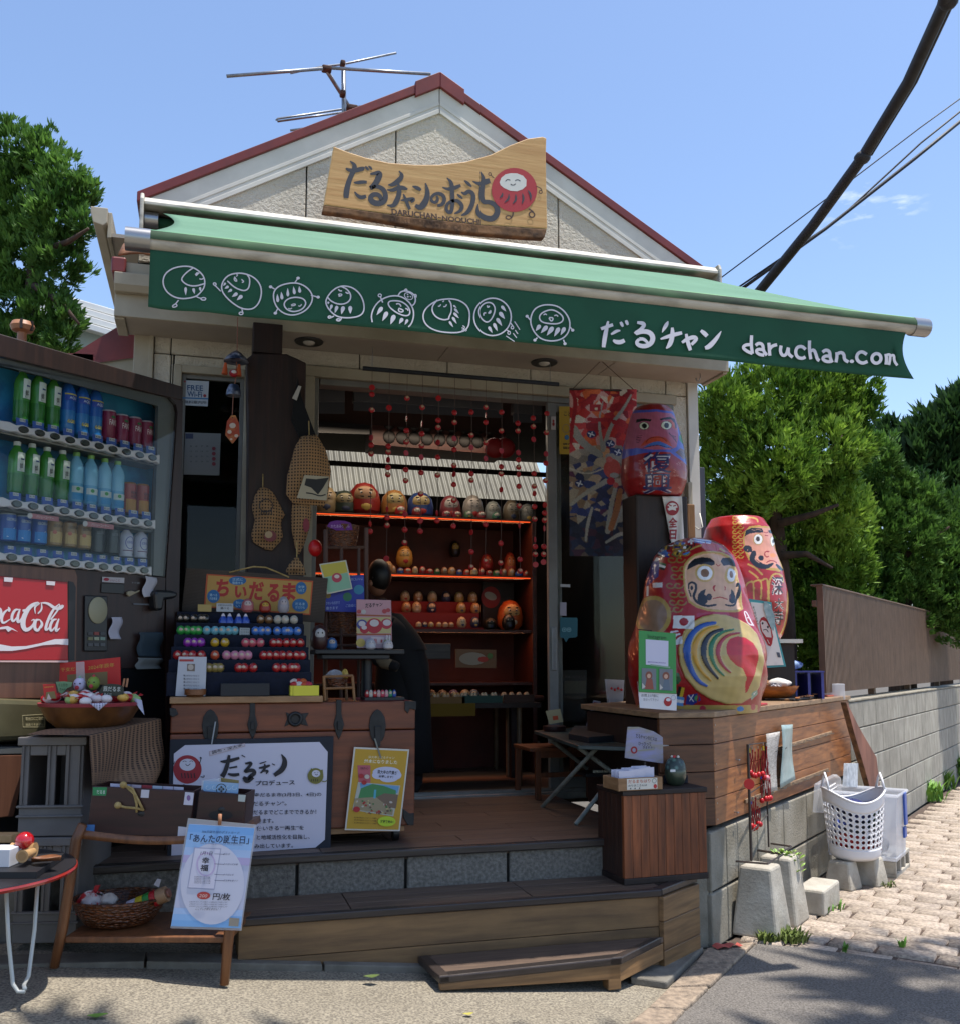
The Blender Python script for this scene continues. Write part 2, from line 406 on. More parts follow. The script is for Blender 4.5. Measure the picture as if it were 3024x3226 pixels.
g=MB();prof=[(-.0,0),(-.085,0),(-.085,-.03),(-.07,-.085),(-.02,-.10),(0,-.08)]
g.prs([(ex+a,YW-.06,ez-.01+b)for a,b in prof],(0,2.2,0));g.bld('gutter',trimi,house,bev=.004)
tile=mat('clay_tile','#8a5a3c','#5d3a28',scale=9,rough=.8,bump=1,var=.15)
yf,yw_=5.06,YW-.002
n=15;tw=(xr+.06-xl+.12)/n
for i in range(n):
 x0=xl-.07+i*tw
 def fn(a,b,x0=x0):return(x0+a*tw,yf-.03+(yw_-yf+.0)*b,3.20+.17*b+.022*abs(sin(pi*a)))
 MB().grid(fn,8,1).bld('roof_tile',tile,house,smo=True,solid=.012)
MB().box(xl-.10,xl-.03,yf-.05,YW-.004,3.10,3.185).bld('end_tile',roofr,house,bev=.01)
MB().box(xr+.03,xr+.07,yf-.05,YW-.004,3.10,3.185).bld('end_tile',roofr,house,bev=.01)
MB().box(xl-.08,xr+.06,yf-.02,yf,zs,3.17).bld('pent_fascia',trimi,house,bev=.003)
MB().prs([(xl-.08,yf-.06,3.09),(xl-.08,yf-.09,3.09),(xl-.08,yf-.085,3.03),(xl-.08,yf-.06,3.0),(xl-.08,yf-.022,3.0),(xl-.08,yf-.022,3.09)],(xr-xl+.14,0,0)).bld('pent_gutter',trimi,house,bev=.004)
for xa,xb in((xl-.08,xl-.03),(xr+.03,xr+.06)):MB().box(xa,xb,yf,YW-.004,zs-.01,3.12).bld('end_board',trimi,house,bev=.004)
sj=[xl-.03]+[atZ(u,v,zs).x for u,v in((818,1035),(1380,1135),(1890,1175))]+[xr+.03]
for a,b in zip(sj,sj[1:]):MB().box(a+.002,b-.002,yf+.002,YW-.003,zs,zs+.012).bld('soffit_panel',soffm,house,bev=.002,seg=1)
MB().box(xl-.02,xr+.02,yf+.004,YW-.004,zs+.0125,zs+.03).bld('soffit_backing',darkvoid,house)
lampm=mat('lamp_glass','#b8b4aa',rough=.15,coat=.5)
for u,v in((983,1050),(1737,1120)):
 p=atZ(u,v,zs);p.y=5.17
 r=MB().lth((p.x,p.y,zs-.008),[(.052,0),(.075,.0),(.078,.006),(.078,.0079)],28).bld('downlight',blackm,house,smo=True)
 MB().ball((p.x,p.y,zs-.004),.035,.035,.018,16,8).bld('bulb',lampm,r,smo='all',loc=None)
hk=MB().tube([(2.84,5.12,zs),(2.84,5.12,zs-.03),(2.83,5.12,zs-.05),(2.815,5.12,zs-.045),(2.812,5.12,zs-.03)],.003,6).bld('hook',steel,house)
# openings
def jamb(name,x0,x1,z0,z1,y0=YW-.03,y1=YW+.11,m=trimi,parent=None):return MB().box(x0,x1,y0,y1,z0,z1).bld(name,m,parent or house,bev=.004)
T0=.40
jamb('lintel',xd0-.06,xd1+.05,zt,zt+.06)
jamb('door_jamb',xd0-.06,xd0-.0005,T0,zt-.0005)
jamb('door_jamb',xd0,xd0+.025,T0,zt-.0005,YW,YW+.1,greyp)
jamb('lintel',xd0+.03,xd1-.045,zt-.035,zt-.001,YW+.0,YW+.1,greyp)
xs0,xs1=X(1729,1800),X(1762,1800)
jamb('door_jamb',xd1-.04,xd1+.028,T0,zt-.001,m=greyp)
jamb('door_sill',xd0+.026,xd1-.042,T0-.03,T0+.012,YW-.02,YW+.12,alu)
for k in range(3):MB().box(xd0+.03,xd1-.045,YW+.005+k*.034,YW+.012+k*.034,T0+.0125,T0+.024).bld('track',alu,house)
def sash(xa,xb,y,name='sliding_door'):
 d=MB().box(xa,xa+.055,y,y+.035,T0+.026,zt-.036).box(xb-.05,xb,y,y+.035,T0+.026,zt-.036).box(xa+.055,xb-.05,y+.001,y+.034,T0+.026,T0+.09).box(xa+.055,xb-.05,y+.001,y+.034,zt-.09,zt-.036)
 d=d.bld(name,greyp,house,bev=.003)
 MB().box(xa+.05,xb-.045,y+.015,y+.02,T0+.085,zt-.085).bld('pane',glassm,d)
 return d
s1=sash(xs0,xs0+.62,YW+.01);sash(xs1-.02,xd1-.042,YW+.058)
MB().box(xs0+.012,xs0+.043,YW+.002,YW+.0095,1.10,1.35).bld('handle',alu,s1,bev=.006)
xw0,xw1=X(563,1300),X(775,1300)
zw=Z(640,1175)
for(a,b,c,d)in((xw0-.03,xw0+.012,.8,zw+.03),(xw1-.01,xw1+.03,.8,zw+.03),(xw0+.012,xw1-.01,zw-.012,zw+.03),(xw0+.012,xw1-.01,.8,.83)):
 jamb('window_frame',a,b,c,d,m=trimi)
wf=MB().box(xw0+.013,xw0+.035,YW+.0,YW+.03,.83,zw-.013).box(xw1-.032,xw1-.011,YW+.0,YW+.03,.83,zw-.013).box(xw0+.035,xw1-.032,YW+.001,YW+.029,zw-.035,zw-.013).bld('window',greyp,house,bev=.002)
MB().box(xw0+.036,xw1-.033,YW+.012,YW+.016,.831,zw-.036).bld('pane',glassm,wf)
wpanel(xw1+.03,xd0-.07,.4,zt+.064);wpanel(X(537)+.0,xw0-.033,.4,zt+.064);wpanel(xw0-.03,xw1+.03,.4,.795)
wpanel(xw0-.03,xw1+.028,zw+.033,zt+.064)
nb=thing('side_annex','low annex with a red brown roof behind the vending machine','building',(-1.2,7,0))
A=lambda u,v,Y:atY(u,v,Y)
MB().prs([A(150,1165,6.6),A(436,990,6.6),A(436,1125,6.6),A(215,1112,6.6)],(0,3,0)).bld('roof',roofr,nb)
MB().prs([A(150,1111,6.62),A(436,1126,6.62),A(436,1500,6.62),A(150,1500,6.62)],(0,2.9,0)).bld('wall',mat('annex_wall','#a7a294','#98927f',scale=2,rough=.8,dirt=.3),nb)
nb2=thing('neighbour_house','far white house with a ribbed metal eave between the left conifer and the shop','building',(-4,15,0))
whitem=mat('white_metal_roof','#dcdcd8','#cfcfca',scale=2,rough=.35)
for k in range(4):
 MB().prs([A(120,905+k*22,15-.05*k),A(420,992+k*22,15-.05*k),A(420,1012+k*22,15-.05*k),A(120,925+k*22,15-.05*k)],(0,3,.5)).bld('eave_board',whitem,nb2,bev=.01)
MB().prs([A(100,960,15.2),A(440,1050,15.2),A(440,1400,15.2),A(100,1400,15.2)],(0,3,0)).bld('wall',mat('pale_wall','#9fb0ae','#8b9b99',scale=2,rough=.8),nb2)
# television antenna
ant=thing('television_antenna','rooftop television antenna with long bare rods left of the gable ridge','antenna',tuple(A(1087,400,6.6)))
YA=6.6;ta=Tr(700,150,800/1864)
def rod(pts,r,m,name='rod',y=YA,dy=0):
 q=ta(*pts);MB().tube([atY(u,v,y+dy*i)for i,(u,v)in enumerate(q)],r,8).bld(name,m,ant,smo='all')
galv=mat('galvanised','#8f9296','#7c7f84',scale=20,rough=.4,metal=.7)
rod([893,110,900,700],.017,galv,'mast');rod([770,170,965,480],.015,galv,'boom',YA-.05,.4)
rod([35,210,740,155],.012,galv,y=YA-.1);rod([810,150,1530,195],.012,galv,y=YA-.1)
rod([503,188,740,140,890,122,1280,40],.008,galv,y=YA+.1)
rod([890,452,410,522,400,532,410,542,890,476],.008,galv,y=YA+.3);rod([990,436,1130,412],.008,galv,y=YA+.3)
rod([503,608,760,572],.009,galv,y=YA+.5);rod([735,548,830,540],.009,galv,y=YA+.7)
rustm=mat('rust','#5a3a2c','#2f211b',scale=30,rough=.85)
for u,v,w in((770,158,.035),(887,120,.018),(887,340,.02),(955,445,.04)):
 p=atY(*ta(u,v)[0],YA-.06);MB().box(p.x-w,p.x+w,p.y-.03,p.y+.03,p.z-.018,p.z+.018).bld('clamp',rustm,ant,bev=.01)
# awning
aw=thing('awning','dark green retractable awning with white drawings across the whole shop front','awning',(1.25,4.2,2.5))
YC,YB=4.90,3.25
hood=mat('weathered_hood','#bdb8ac','#8d877b',scale=10,rough=.6,bump=.5,lo=.42,hi=.7,stretch=(.6,1,2))
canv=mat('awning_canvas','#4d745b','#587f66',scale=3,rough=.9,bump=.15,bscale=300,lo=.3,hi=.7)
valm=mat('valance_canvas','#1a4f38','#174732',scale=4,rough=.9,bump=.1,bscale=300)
cl,crr=atY(446,613,YC),atY(2258,850,YC)
zc=(cl.z+crr.z)/2;x0,x1=cl.x,crr.x
prof=[(0.10,0),(.03,.005),(-.02,-.01),(-.045,-.04),(-.045,-.055),(-.02,-.055),(.10,-.05)]
MB().prs([(x0+.018,YC+a,zc+b)for a,b in prof],(x1-x0-.036,0,0)).bld('hood',hood,aw,bev=.004)
for xa in(x0,x1-.018):MB().prs([(xa,YC+.10,zc+.004),(xa,YC-.04,zc+.004),(xa,YC-.055,zc-.03),(xa,YC-.055,zc-.19),(xa,YC+.1,zc-.19)],(.018,0,0)).bld('end_plate',hood,aw,bev=.006)
MB().box(x0+.02,x1-.02,YC+.09,YC+.10,zc-.2,zc-.05).bld('back_plate',mat('recess_dark','#1a1a18',rough=.8),aw)
MB().tube([(x0+.02,YC+.055,zc-.105),(x1-.02,YC+.055,zc-.105)],.028,20).bld('roller',valm,aw,smo=True)
MB().tube([(x0+.02,YC+.03,zc-.105),(x0+.085,YC+.03,zc-.105)],.042,20).bld('motor_cap',steel,aw,smo=True)
bl,br=atY(401,744,YB),atY(2912,1019,YB);zb=(bl.z+br.z)/2-.014
xbl,xbr=bl.x,br.x
def cloth(a,b):
 xa=-.262*(1-b)+(-.232)*b;xb=2.715*(1-b)+2.795*b
 xx=xa+(xb-xa)*a;y=YC+.02+(YB-YC)*b;z=(zc-.062)*(1-b)+(zb+.034)*b-.008*sin(pi*b)*(.6+.4*sin(a*9))
 if b>.85:z+=.0
 return(xx+(.10*max(0,1-a*9)*(1-b)**1.2*(b*3.5)if b<.9 else 0),y,z)
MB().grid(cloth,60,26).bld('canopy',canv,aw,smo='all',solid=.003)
MB().tube([(xbl,YB,zb),(xbr,YB,zb)],.034,20).bld('front_bar',hood,aw,smo=True)
MB().tube([(xbl-.004,YB,zb),(xbl+.075,YB,zb)],.0385,20).bld('bar_cap',steel,aw,smo=True)
MB().tube([(xbr-.07,YB,zb),(xbr+.004,YB,zb)],.0385,20).bld('bar_cap',steel,aw,smo=True)
mould=mat('mildew_band','#1c2a20','#3c5c3c',scale=9,rough=.9,stretch=(.4,1,1))
wr=lambda t0,t1:(lambda a,b:(-.232+3.025*a,YB-.0375*sin(t0+(t1-t0)*b),zb+.0375*cos(t0+(t1-t0)*b)))
MB().grid(wr(-.9,.75),40,6).bld('canopy_edge',mat('stained_edge','#6f9a6c','#4f8260',scale=7,rough=.9,stretch=(.5,1,1)),aw,smo='all');MB().grid(wr(.7501,1.75),40,5).bld('hem',mould,aw,smo='all')
for s in(0,1):
 xa=x0+.35 if s==0 else x1-.35;xm=xa+(.55 if s==0 else-.55)
 MB().tube([(xa,YC,zc-.2),(xm,(YC+YB)/2,(zc+zb)/2-.13),(xa+(.1 if s==0 else-.1),YB+.03,zb-.0)],.02,10).bld('folding_arm',hood,aw,smo='all')
YV=YB-.012
def val(a,b):
 xa=-.205+.0*b;xb=2.745+.03*b*b-(.03 if 0 else 0)
 tz=zb-.034;bz=atY(1600,1076,YB).z
 bot=bz
 x=xa+(xb-xa)*a
 if a>.985:x-=.025*sin(pi*b)
 fold=.012*sin(a*70)*b*max(0,1-a*7)+.006*sin(a*16)*b
 return(x,YV+fold+.004*b,tz+(bot-tz)*b)
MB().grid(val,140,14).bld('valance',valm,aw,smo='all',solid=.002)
for k in range(2):
 MB().box(-.2,2.75,YV-.004+.004,YV-.001+.004,0,0.001)
W='#c9c6cc'
def vwarp(u,v,k):
 p=atY(u,v,YV-.004-k);a=(p.x+.205)/2.95;tz=zb-.038;bz=atY(1600,1076,YB).z;b=(tz-p.z)/(tz-bz)
 p.y+=.012*sin(a*70)*b*max(0,1-a*7)+.006*sin(a*16)*b+.004*b;return p
sh=Sheet((0,0,0),(1,0,0),(0,0,1),warp=vwarp)
t=Tr(500,820,520/1864)
def ST(tt,w,*pts,closed=False):sh.stroke(tt(*pts),w,W,closed=closed)
def drop(tt,x0_,y0_,x1_,y1_,w):
 a,b=tt(x0_,y0_,x1_,y1_);sh.stroke([(a[0]+(b[0]-a[0])*q,a[1]+(b[1]-a[1])*q)for q in(0,.12,.3,.6,1)],[w*.3,w*.85,w,w*.7,0.4],W,smo=1)
lw=4.2
ST(t,lw,290,62,380,70,470,125,525,200,525,300,470,370,420,408,300,425,200,410,110,360,60,290,50,210,80,140,150,90,220,70,closed=True)
ST(t,lw,400,80,320,130,265,190,265,225,330,275,420,290,520,262);ST(t,3.5,465,205,485,215,515,200);ST(t,8,420,165,435,155,445,140);ST(t,3,440,140,455,138,462,150)
for d in((308,295,310,385,9),(395,310,410,375,9),(470,300,478,350,8)):drop(t,*d)
ST(t,3.5,228,435,195,475,175,485,155,500,170,515,205,505,212,490,195,475);ST(t,3.5,430,405,480,430,505,415,540,425,530,448,490,445,480,430)
ST(t,lw,880,140,980,145,1080,185,1150,260,1170,350,1150,450,1100,520,1030,545,930,530,820,460,740,380,710,310,730,230,790,165,closed=True)
ST(t,lw,1005,160,1035,200,1030,290,1000,330,950,335,860,300,780,228);ST(t,3.5,865,180,855,215,880,235,890,225,865,190);ST(t,3.5,940,210,970,235,945,245);ST(t,3,885,150,898,165,880,178)
for d in((760,250,735,285,7),(795,288,750,315,9),(832,322,785,355,9),(895,362,832,405,11),(950,388,888,440,12)):drop(t,*d)
ST(t,3.5,705,345,645,285,620,270,625,252,650,255,655,275,640,282);ST(t,3.5,945,540,958,575,935,570,912,580,920,600,955,598,960,575)
ST(t,lw,1500,250,1600,258,1690,310,1745,390,1735,480,1660,570,1540,615,1430,600,1340,530,1300,430,1305,340,1370,280,closed=True)
ST(t,lw,1540,408,1640,425,1675,480,1630,550,1530,578,1450,550,1415,490,1450,435,closed=True);ST(t,3,1470,535,1490,545,1512,532);ST(t,3,1583,508,1605,515,1620,490);ST(t,3,1500,500,1530,485,1555,492,1540,505,1505,508)
for d in((1352,465,1345,375,10),(1400,435,1390,350,10),(1465,402,1462,310,9),(1540,378,1527,292,10),(1600,362,1592,288,10)):drop(t,*d)
for a in((1545,245,1575,205),(1315,320,1275,298),(1725,392,1795,410),(1355,530,1328,580)):ST(t,3.5,*a);sh.ell(*t(a[2]+(a[2]-a[0])*.15,a[3]+(a[3]-a[1])*.15)[0],5.5,4.5,W)
t=Tr(1000,880,420/1864)
ST(t,lw,400,90,500,115,590,190,640,280,662,380,650,460,600,510,500,535,350,535,250,500,160,410,118,320,145,240,220,150,310,98,closed=True)
ST(t,lw,340,98,420,135,475,210,465,290,400,340,300,348,200,305,150,250);ST(t,4,300,135,315,160,350,160);ST(t,4,400,175,420,195,445,192);ST(t,3.5,320,200,295,215,325,222,300,240,345,225,350,210,325,200)
for d in((162,308,155,345,7),(210,350,185,430,9),(285,368,250,468,11),(372,375,342,485,13),(465,372,466,480,13)):drop(t,*d)
ST(t,4,240,508,200,530,165,540,155,520,175,505,200,515,200,530);ST(t,4,345,538,325,575,290,578,270,562,290,548,320,550,330,565)
ST(t,lw,772,600,755,510,790,400,860,310,960,250,1080,225,1190,245,1290,320,1345,420,1350,520,1320,620,1275,668)
ST(t,lw,1060,298,1170,305,1260,365,1300,440,1290,500,1230,515,1130,480,1030,410,990,350,1005,310,closed=True);ST(t,4,1105,350,1125,338,1160,350,1172,382);ST(t,4,1232,410,1258,412,1272,440);ST(t,4,1145,402,1135,440,1165,460,1200,455,1205,432,1145,405)
for d in((912,388,832,500,13),(980,455,912,585,14),(1080,500,1025,632,15),(1195,545,1145,625,12),(1265,562,1225,638,9)):drop(t,*d)
ST(t,4,918,325,885,245);sh.ring(*t(877,225)[0],5,4.5,3,W)
ST(t,4,1132,228,1160,180,1220,158,1300,175,1360,220,1378,290,1360,345,1330,368);ST(t,4,1218,158,1245,130,1258,160);ST(t,4,1355,215,1385,212,1382,255);sh.ring(*t(1280,235)[0],14,10,2.5,W,rot=.5)
ST(t,2.5,1255,205,1270,212,1268,222);ST(t,2.5,1295,240,1310,240,1312,252);ST(t,2.5,1262,235,1262,252,1280,245,1264,235)
ST(t,lw,1800,275,1690,290,1580,350,1500,430,1475,520,1500,610,1570,680,1690,730,1860,748,2010,740,2110,680,2130,560,2130,440,2080,350,1980,290,1880,272,closed=True)
t2=Tr(1400,900,460/1864)
ST(t,lw,1680,288,1610,370,1605,450,1660,530,1760,570,1840,555);sh.stroke(t(1840,555)+t2(60,400,95,330,90,230,60,185),lw,W)
ST(t,3.5,1690,375,1712,378,1728,350);ST(t,3.5,1765,382,1795,382,1810,350);ST(t,3,1750,312,1768,312,1770,295)
for d in((118,250,158,285,6),(130,292,188,355,8),(122,345,188,415,9),(105,400,160,485,9),(65,455,115,530,8)):drop(t2,*d)
ST(t2,3,235,510,265,522,250,560);ST(t2,3,225,535,250,545);sh.ring(*t2(240,573)[0],3,3,2,W);sh.ring(*t2(275,565)[0],3,3,2,W)
sh.ring(*t2(615,395)[0],58.5,58.5,lw,W,n=40);ST(t2,lw,570,208,620,230,650,290,630,370,590,440,540,468,480,430,440,360,445,290,500,225,closed=True)
ST(t2,4,545,250,550,280,575,258);ST(t2,4,500,380,500,345,530,345);ST(t2,4,590,312,590,345,558,350,572,335,590,312)
for d in((725,255,785,325,10),(702,335,770,420,13),(668,412,735,508,12),(630,475,678,575,11),(565,518,612,598,10)):drop(t2,*d)
ST(t2,3.5,845,470,875,510);sh.ring(*t2(868,528)[0],4,4.5,3,W);ST(t2,3.5,798,560,830,580);sh.ring(*t2(826,595)[0],4,5,3,W)
for a in((895,452,965,555),(905,560,940,608),(880,600,925,658),(790,635,898,705)):ST(t2,2.8,*a)
ST(t2,lw,1340,238,1450,260,1540,330,1600,430,1605,530,1570,620,1490,680,1370,700,1240,675,1150,590,1100,480,1105,380,1150,290,1240,245,closed=True)
ST(t2,lw,1350,298,1430,320,1510,380,1520,440,1460,480,1350,480,1240,460,1205,400,1240,340,closed=True);ST(t2,3.5,1265,370,1285,352,1305,368);ST(t2,3.5,1402,378,1430,368,1450,388);ST(t2,4,1335,402,1388,402,1382,440,1355,445,1335,405)
for d in((1225,495,1168,570,13),(1315,508,1232,598,14),(1390,520,1310,628,15),(1468,528,1405,640,14),(1540,525,1488,622,13)):drop(t2,*d)
for a in((1095,430,1055,385),(1190,655,1160,685),(1525,680,1545,730),(1605,520,1640,560)):ST(t2,4,*a);sh.ell(*t2(a[2],a[3])[0],5,4.5,W)
t=Tr(1860,980,440/1864)
def BR(tt,ws,*pts):sh.stroke(tt(*pts),ws,W,smo=2)
BR(t,10,142,232,200,210,300,178);BR(t,[6,12,14,13,11],235,130,215,230,195,340,185,420,180,475)
BR(t,[5,9,10,4],275,305,310,285,350,260,398,255);BR(t,[6,13,14,12],305,380,340,405,400,412,455,385)
BR(t,[7,11,6],398,142,415,170,432,205);BR(t,[7,11,6],470,120,482,150,497,182)
BR(t,[8,13,12,11,13,14,15,16,15,14,13,11,9],620,150,700,160,715,195,650,260,585,300,690,265,790,280,835,350,810,430,730,470,640,455,610,410,650,370);BR(t,[11,10,8],650,370,710,368,765,425)
BR(t,[3,13,10,2],1030,135,1010,180,975,235,952,285);BR(t,[5,11,13,10],930,372,1010,345,1110,315,1215,290);BR(t,[8,14,15,14,4],1085,220,1090,300,1075,390,1045,460,1005,498)
BR(t,[8,12,13,12,9],1215,420,1280,375,1370,345,1415,370,1340,450);BR(t,[8,12,13,10],1270,305,1285,390,1305,460,1325,525)
BR(t,[9,14,12],1465,260,1510,295,1550,335);BR(t,[10,16,14,10,2],1520,495,1570,480,1640,410,1700,330,1738,268)
t=Tr(2320,1030,540/1864);w=10
BR(t,w,160,90,155,190,170,290);BR(t,w,150,190,90,195,62,225,110,265,170,288)
BR(t,w,205,200,240,172,285,190,290,260,330,305);BR(t,w,285,245,225,240,210,270,250,300,300,305)
BR(t,w,350,170,355,230,362,310);BR(t,w,360,240,385,205,440,190)
BR(t,w,485,200,475,260,500,310,545,300,565,220);BR(t,w,565,225,565,290,615,325)
BR(t,w,755,240,715,205,660,215,642,270,665,325,720,340,755,320);BR(t,w,795,145,795,240,815,345);BR(t,w,805,260,845,240,870,290,885,345,910,360)
BR(t,w,940,270,975,242,1020,262,1025,330,1050,380);BR(t,w,1020,310,965,310,940,340,980,370,1030,370)
BR(t,w,1095,270,1100,320,1090,378);BR(t,w,1100,290,1140,268,1175,290,1180,350,1225,375);sh.ell(*t(1262,368)[0],7,5.5,W)
BR(t,w,1420,295,1370,262,1325,280,1308,325,1330,370,1380,392,1430,370);sh.ring(*t(1525,338)[0],14,15,10,W)
BR(t,w,1625,290,1635,340,1630,405);BR(t,8,1640,300,1670,295,1672,350,1660,410);BR(t,8,1680,310,1712,300,1715,370,1750,415)
sh.bld('drawings_and_lettering',aw)
# carved wooden name board
sg=thing('wooden_name_board','large raw edged wooden name board with black brush lettering and red figure','sign',tuple(atY(1370,700,5.0)))
YS=5.10;t=Tr(300,100,1500/1864)
out=t(935,448,985,468,1060,492,1150,512,1250,520,1350,520,1450,508,1550,480,1620,445,1690,418,1750,410,1765,416,1763,480,1765,600,1768,770,1500,752,1200,718,1000,690,896,676,915,560)
low=t(896,677,1000,691,1200,719,1500,753,1768,771,1757,808,1700,806,1500,790,1300,770,1100,735,1000,718,890,705)
MB().prs([atY(*q,YS)for q in out],(0,.055,0),0,1).bld('board',[pine,barkedge],sg,bev=.005)
MB().prs([atY(*q,YS)for q in low],(0,.05,0)).bld('bark_edge',bark,sg,bev=.008)
sh=WS(lambda u,v,k:atY(u,v,YS-.0006-k))
INK='#2e2f38';t=Tr(1060,480,340/1864)
def PG(tt,c,*pts):sh.poly(tt(*pts),c)
def B2(tt,ws,*pts,c=INK):sh.stroke(tt(*pts),ws,c,smo=2)
B2(t,[3,12,17,15,16,18,18,14],240,150,320,210,320,290,270,380,220,500,185,640,175,740,175,790)
B2(t,[6,12,15,14,14,10],170,275,230,310,330,315,420,290,470,280,490,290);B2(t,[4,10,4],505,240,535,275,562,310);B2(t,[4,9,4],560,235,595,265,622,298)
B2(t,[4,11,12,9],305,520,370,525,450,510,532,515);B2(t,[4,11,13,11],320,680,370,750,440,785,520,755)
B2(t,[6,12,20,19,17,13,11,13,15,16,18,19,18,16,15,14,13],590,375,690,355,760,360,720,480,640,590,570,625,650,590,740,590,830,650,860,760,830,850,720,890,610,850,590,770,650,720,740,730,790,820)
B2(t,[3,13,17,14,4],1085,320,1150,400,1080,490,980,560,900,562);B2(t,[4,11,14,14,6],880,645,970,660,1070,610,1160,610,1232,640);B2(t,[6,14,16,17,13,4],1070,530,1095,640,1080,760,1030,870,980,930,880,912)
B2(t,[4,10,13,13,8],1115,830,1190,820,1280,810,1350,810,1290,858);B2(t,[4,10,11,9],1162,720,1195,800,1230,890,1272,985)
B2(t,[4,12,12,7],1318,585,1380,605,1440,635,1460,660);B2(t,[4,13,18,21,19,10],1540,530,1580,660,1570,790,1510,900,1450,960,1365,915)
t=Tr(1340,500,400/1864)
B2(t,[6,10,10,9,9,10,12,12,12,8],170,545,190,600,150,650,90,620,90,560,160,505,250,520,290,590,260,670,180,690)
B2(t,[4,10,14,9],255,420,330,450,430,430,520,390);B2(t,[3,13,14,13,12,12,11,10,10,11,13,12,5],320,280,390,350,395,480,405,620,395,740,370,800,310,760,310,680,380,620,470,610,545,680,530,760,430,808)
B2(t,[4,10,4],470,520,510,555,548,588);B2(t,[4,12,5],575,320,625,360,680,412);B2(t,[4,12,13,14,15,14,5],530,490,580,520,640,470,710,520,700,650,630,790,530,835)
B2(t,[3,12,19,15],695,330,790,375,880,340,945,320);B2(t,[3,13,16,17,15,14,16,18,19,18,16,3],805,190,855,290,830,420,820,560,850,640,940,630,1040,690,1065,790,990,890,860,870,760,790,772,665)
sh.lay();sh.ell(*t(1302,458)[0],71.5,69.5,'#9e1f28',40);sh.lay();
sh.poly(t(1085,345,1110,280,1170,230,1250,212,1340,215,1430,250,1478,310,1475,400,1420,450,1340,478,1240,470,1150,430,1100,390),'#c4c0ba');sh.lay()
B2(t,2.6,1170,330,1200,300,1242,315);B2(t,2.6,1312,322,1350,303,1390,328);B2(t,2.6,1245,372,1280,392,1322,368)
for p in((1130,500,1125,540,1090,575),(1222,520,1220,590,1155,642),(1320,520,1330,600,1280,660),(1420,510,1440,580,1415,660),(1500,462,1540,520,1545,610)):B2(t,[2,8,2],*p)
BRN='#3a2318'
B2(t,2.5,1005,285,960,240,c=BRN);sh.ring(*t(943,225)[0],4,4.5,2.5,BRN);B2(t,2.5,1622,405,1690,430,1705,470,c=BRN);sh.ring(*t(1686,488)[0],5,5,2.5,BRN)
B2(t,4,1285,785,1280,830,1250,880,c=BRN);sh.ring(*t(1215,862)[0],8,5.5,3.5,BRN);B2(t,4,1515,735,1580,780,c=BRN);sh.ring(*t(1558,820)[0],9,8,4,BRN,rot=.7)
t=Tr(1060,480,340/1864);q=t(960,1075,1745,1165,1735,1060,955,970)
sh.text('DARUCHAN',0,0,1,BRN,quad=q,bold=.03);
t2=Tr(1340,500,400/1864);q=t2(250,905,805,972,800,890,250,835);sh.text('NOOUCHI',0,0,1,BRN,quad=q,bold=.03);B2(t2,3.5,190,862,235,868,c=BRN)
sh.bld('lettering',sg)
# ground, path, steps
asph_w=mat('worn_asphalt','#a39985','#696155',scale=120,rough=.92,bump=2.2,bscale=150,lo=.38,hi=.62,dirt=.35)
asph_d=mat('dark_asphalt','#827b73','#55504a',scale=130,rough=.93,bump=2,bscale=160,lo=.36,hi=.64,dirt=.25)
settm=mat('granite_sett','#b3a391','#8b7d70',scale=60,rough=.9,bump=2.4,bscale=70,var=.14,lo=.4,hi=.62)
jointm=mat('sett_joint','#5a4a3e','#3c3129',scale=30,rough=.95)
conc=mat('concrete','#968f83','#7e776b',scale=5,rough=.9,bump=.7,bscale=60,dirt=.3)
conc_d=mat('gutter_concrete','#7d786e','#635e54',scale=9,rough=.92,bump=.8,bscale=80,dirt=.3)
stonem=mat('speckled_stone','#7a756d','#5b5750',scale=70,rough=.9,bump=1.5,bscale=90,lo=.35,hi=.62,var=.08)
deckm=mat('deck_plank','#6a5646','#524238',kind='wood',scale=7,stretch=(1,9,9),rough=.6,bump=.3,var=.16)
deckfront=mat('stained_riser','#80623f','#5c452d',kind='wood',scale=3,stretch=(.9,6,9),rough=.55,bump=.25,dirt=.4)
deckfront2=mat('stained_side','#8c6a44','#654a2e',kind='wood',scale=4,stretch=(.9,.9,12),rough=.5,bump=.25,dirt=.3)
nosing=mat('dark_nosing','#39302c','#2c2522',kind='wood',scale=6,stretch=(1,12,12),rough=.38,bump=.3)
redwood=mat('redwood','#8a4a26','#552a15',kind='wood',scale=5,stretch=(9,9,.8),rough=.42,bump=.2,var=.22)
darkwood=mat('dark_wood','#28170f','#1a0f0b',kind='wood',scale=4,stretch=(8,8,.8),rough=.6,bump=.4)
UPZ=Vc((0,0,1))
def gpt(u,v,dz=0):
 """sight line meets the sloping ground"""
 z=0.
 for _ in range(9):p=atZ(u,v,z+dz);z=gz(p.x,p.y)
 return atZ(u,v,z+dz)
g=MB()
xsx=sorted(set([-150,-60,-20,-8,-4,-2,-1,-.5]+[-.5+.1*i for i in range(23)]+[2,3,5,9,20,60,150]));ysy=[-40,-10,-3,0,1,2,3,4,5,6,8,12,30,80,200]
i0=0
for y in ysy:
 for x in xsx:g.v.append((x,y,gz(x,y)-.025))
nx=len(xsx)
for j in range(len(ysy)-1):
 for i in range(nx-1):g.f.append((j*nx+i,j*nx+i+1,(j+1)*nx+i+1,(j+1)*nx+i));g.m.append(0)
g.bld('ground',mat('base_ground','#5d574e','#4b463f',scale=40,rough=.95,bump=1),kind='structure')
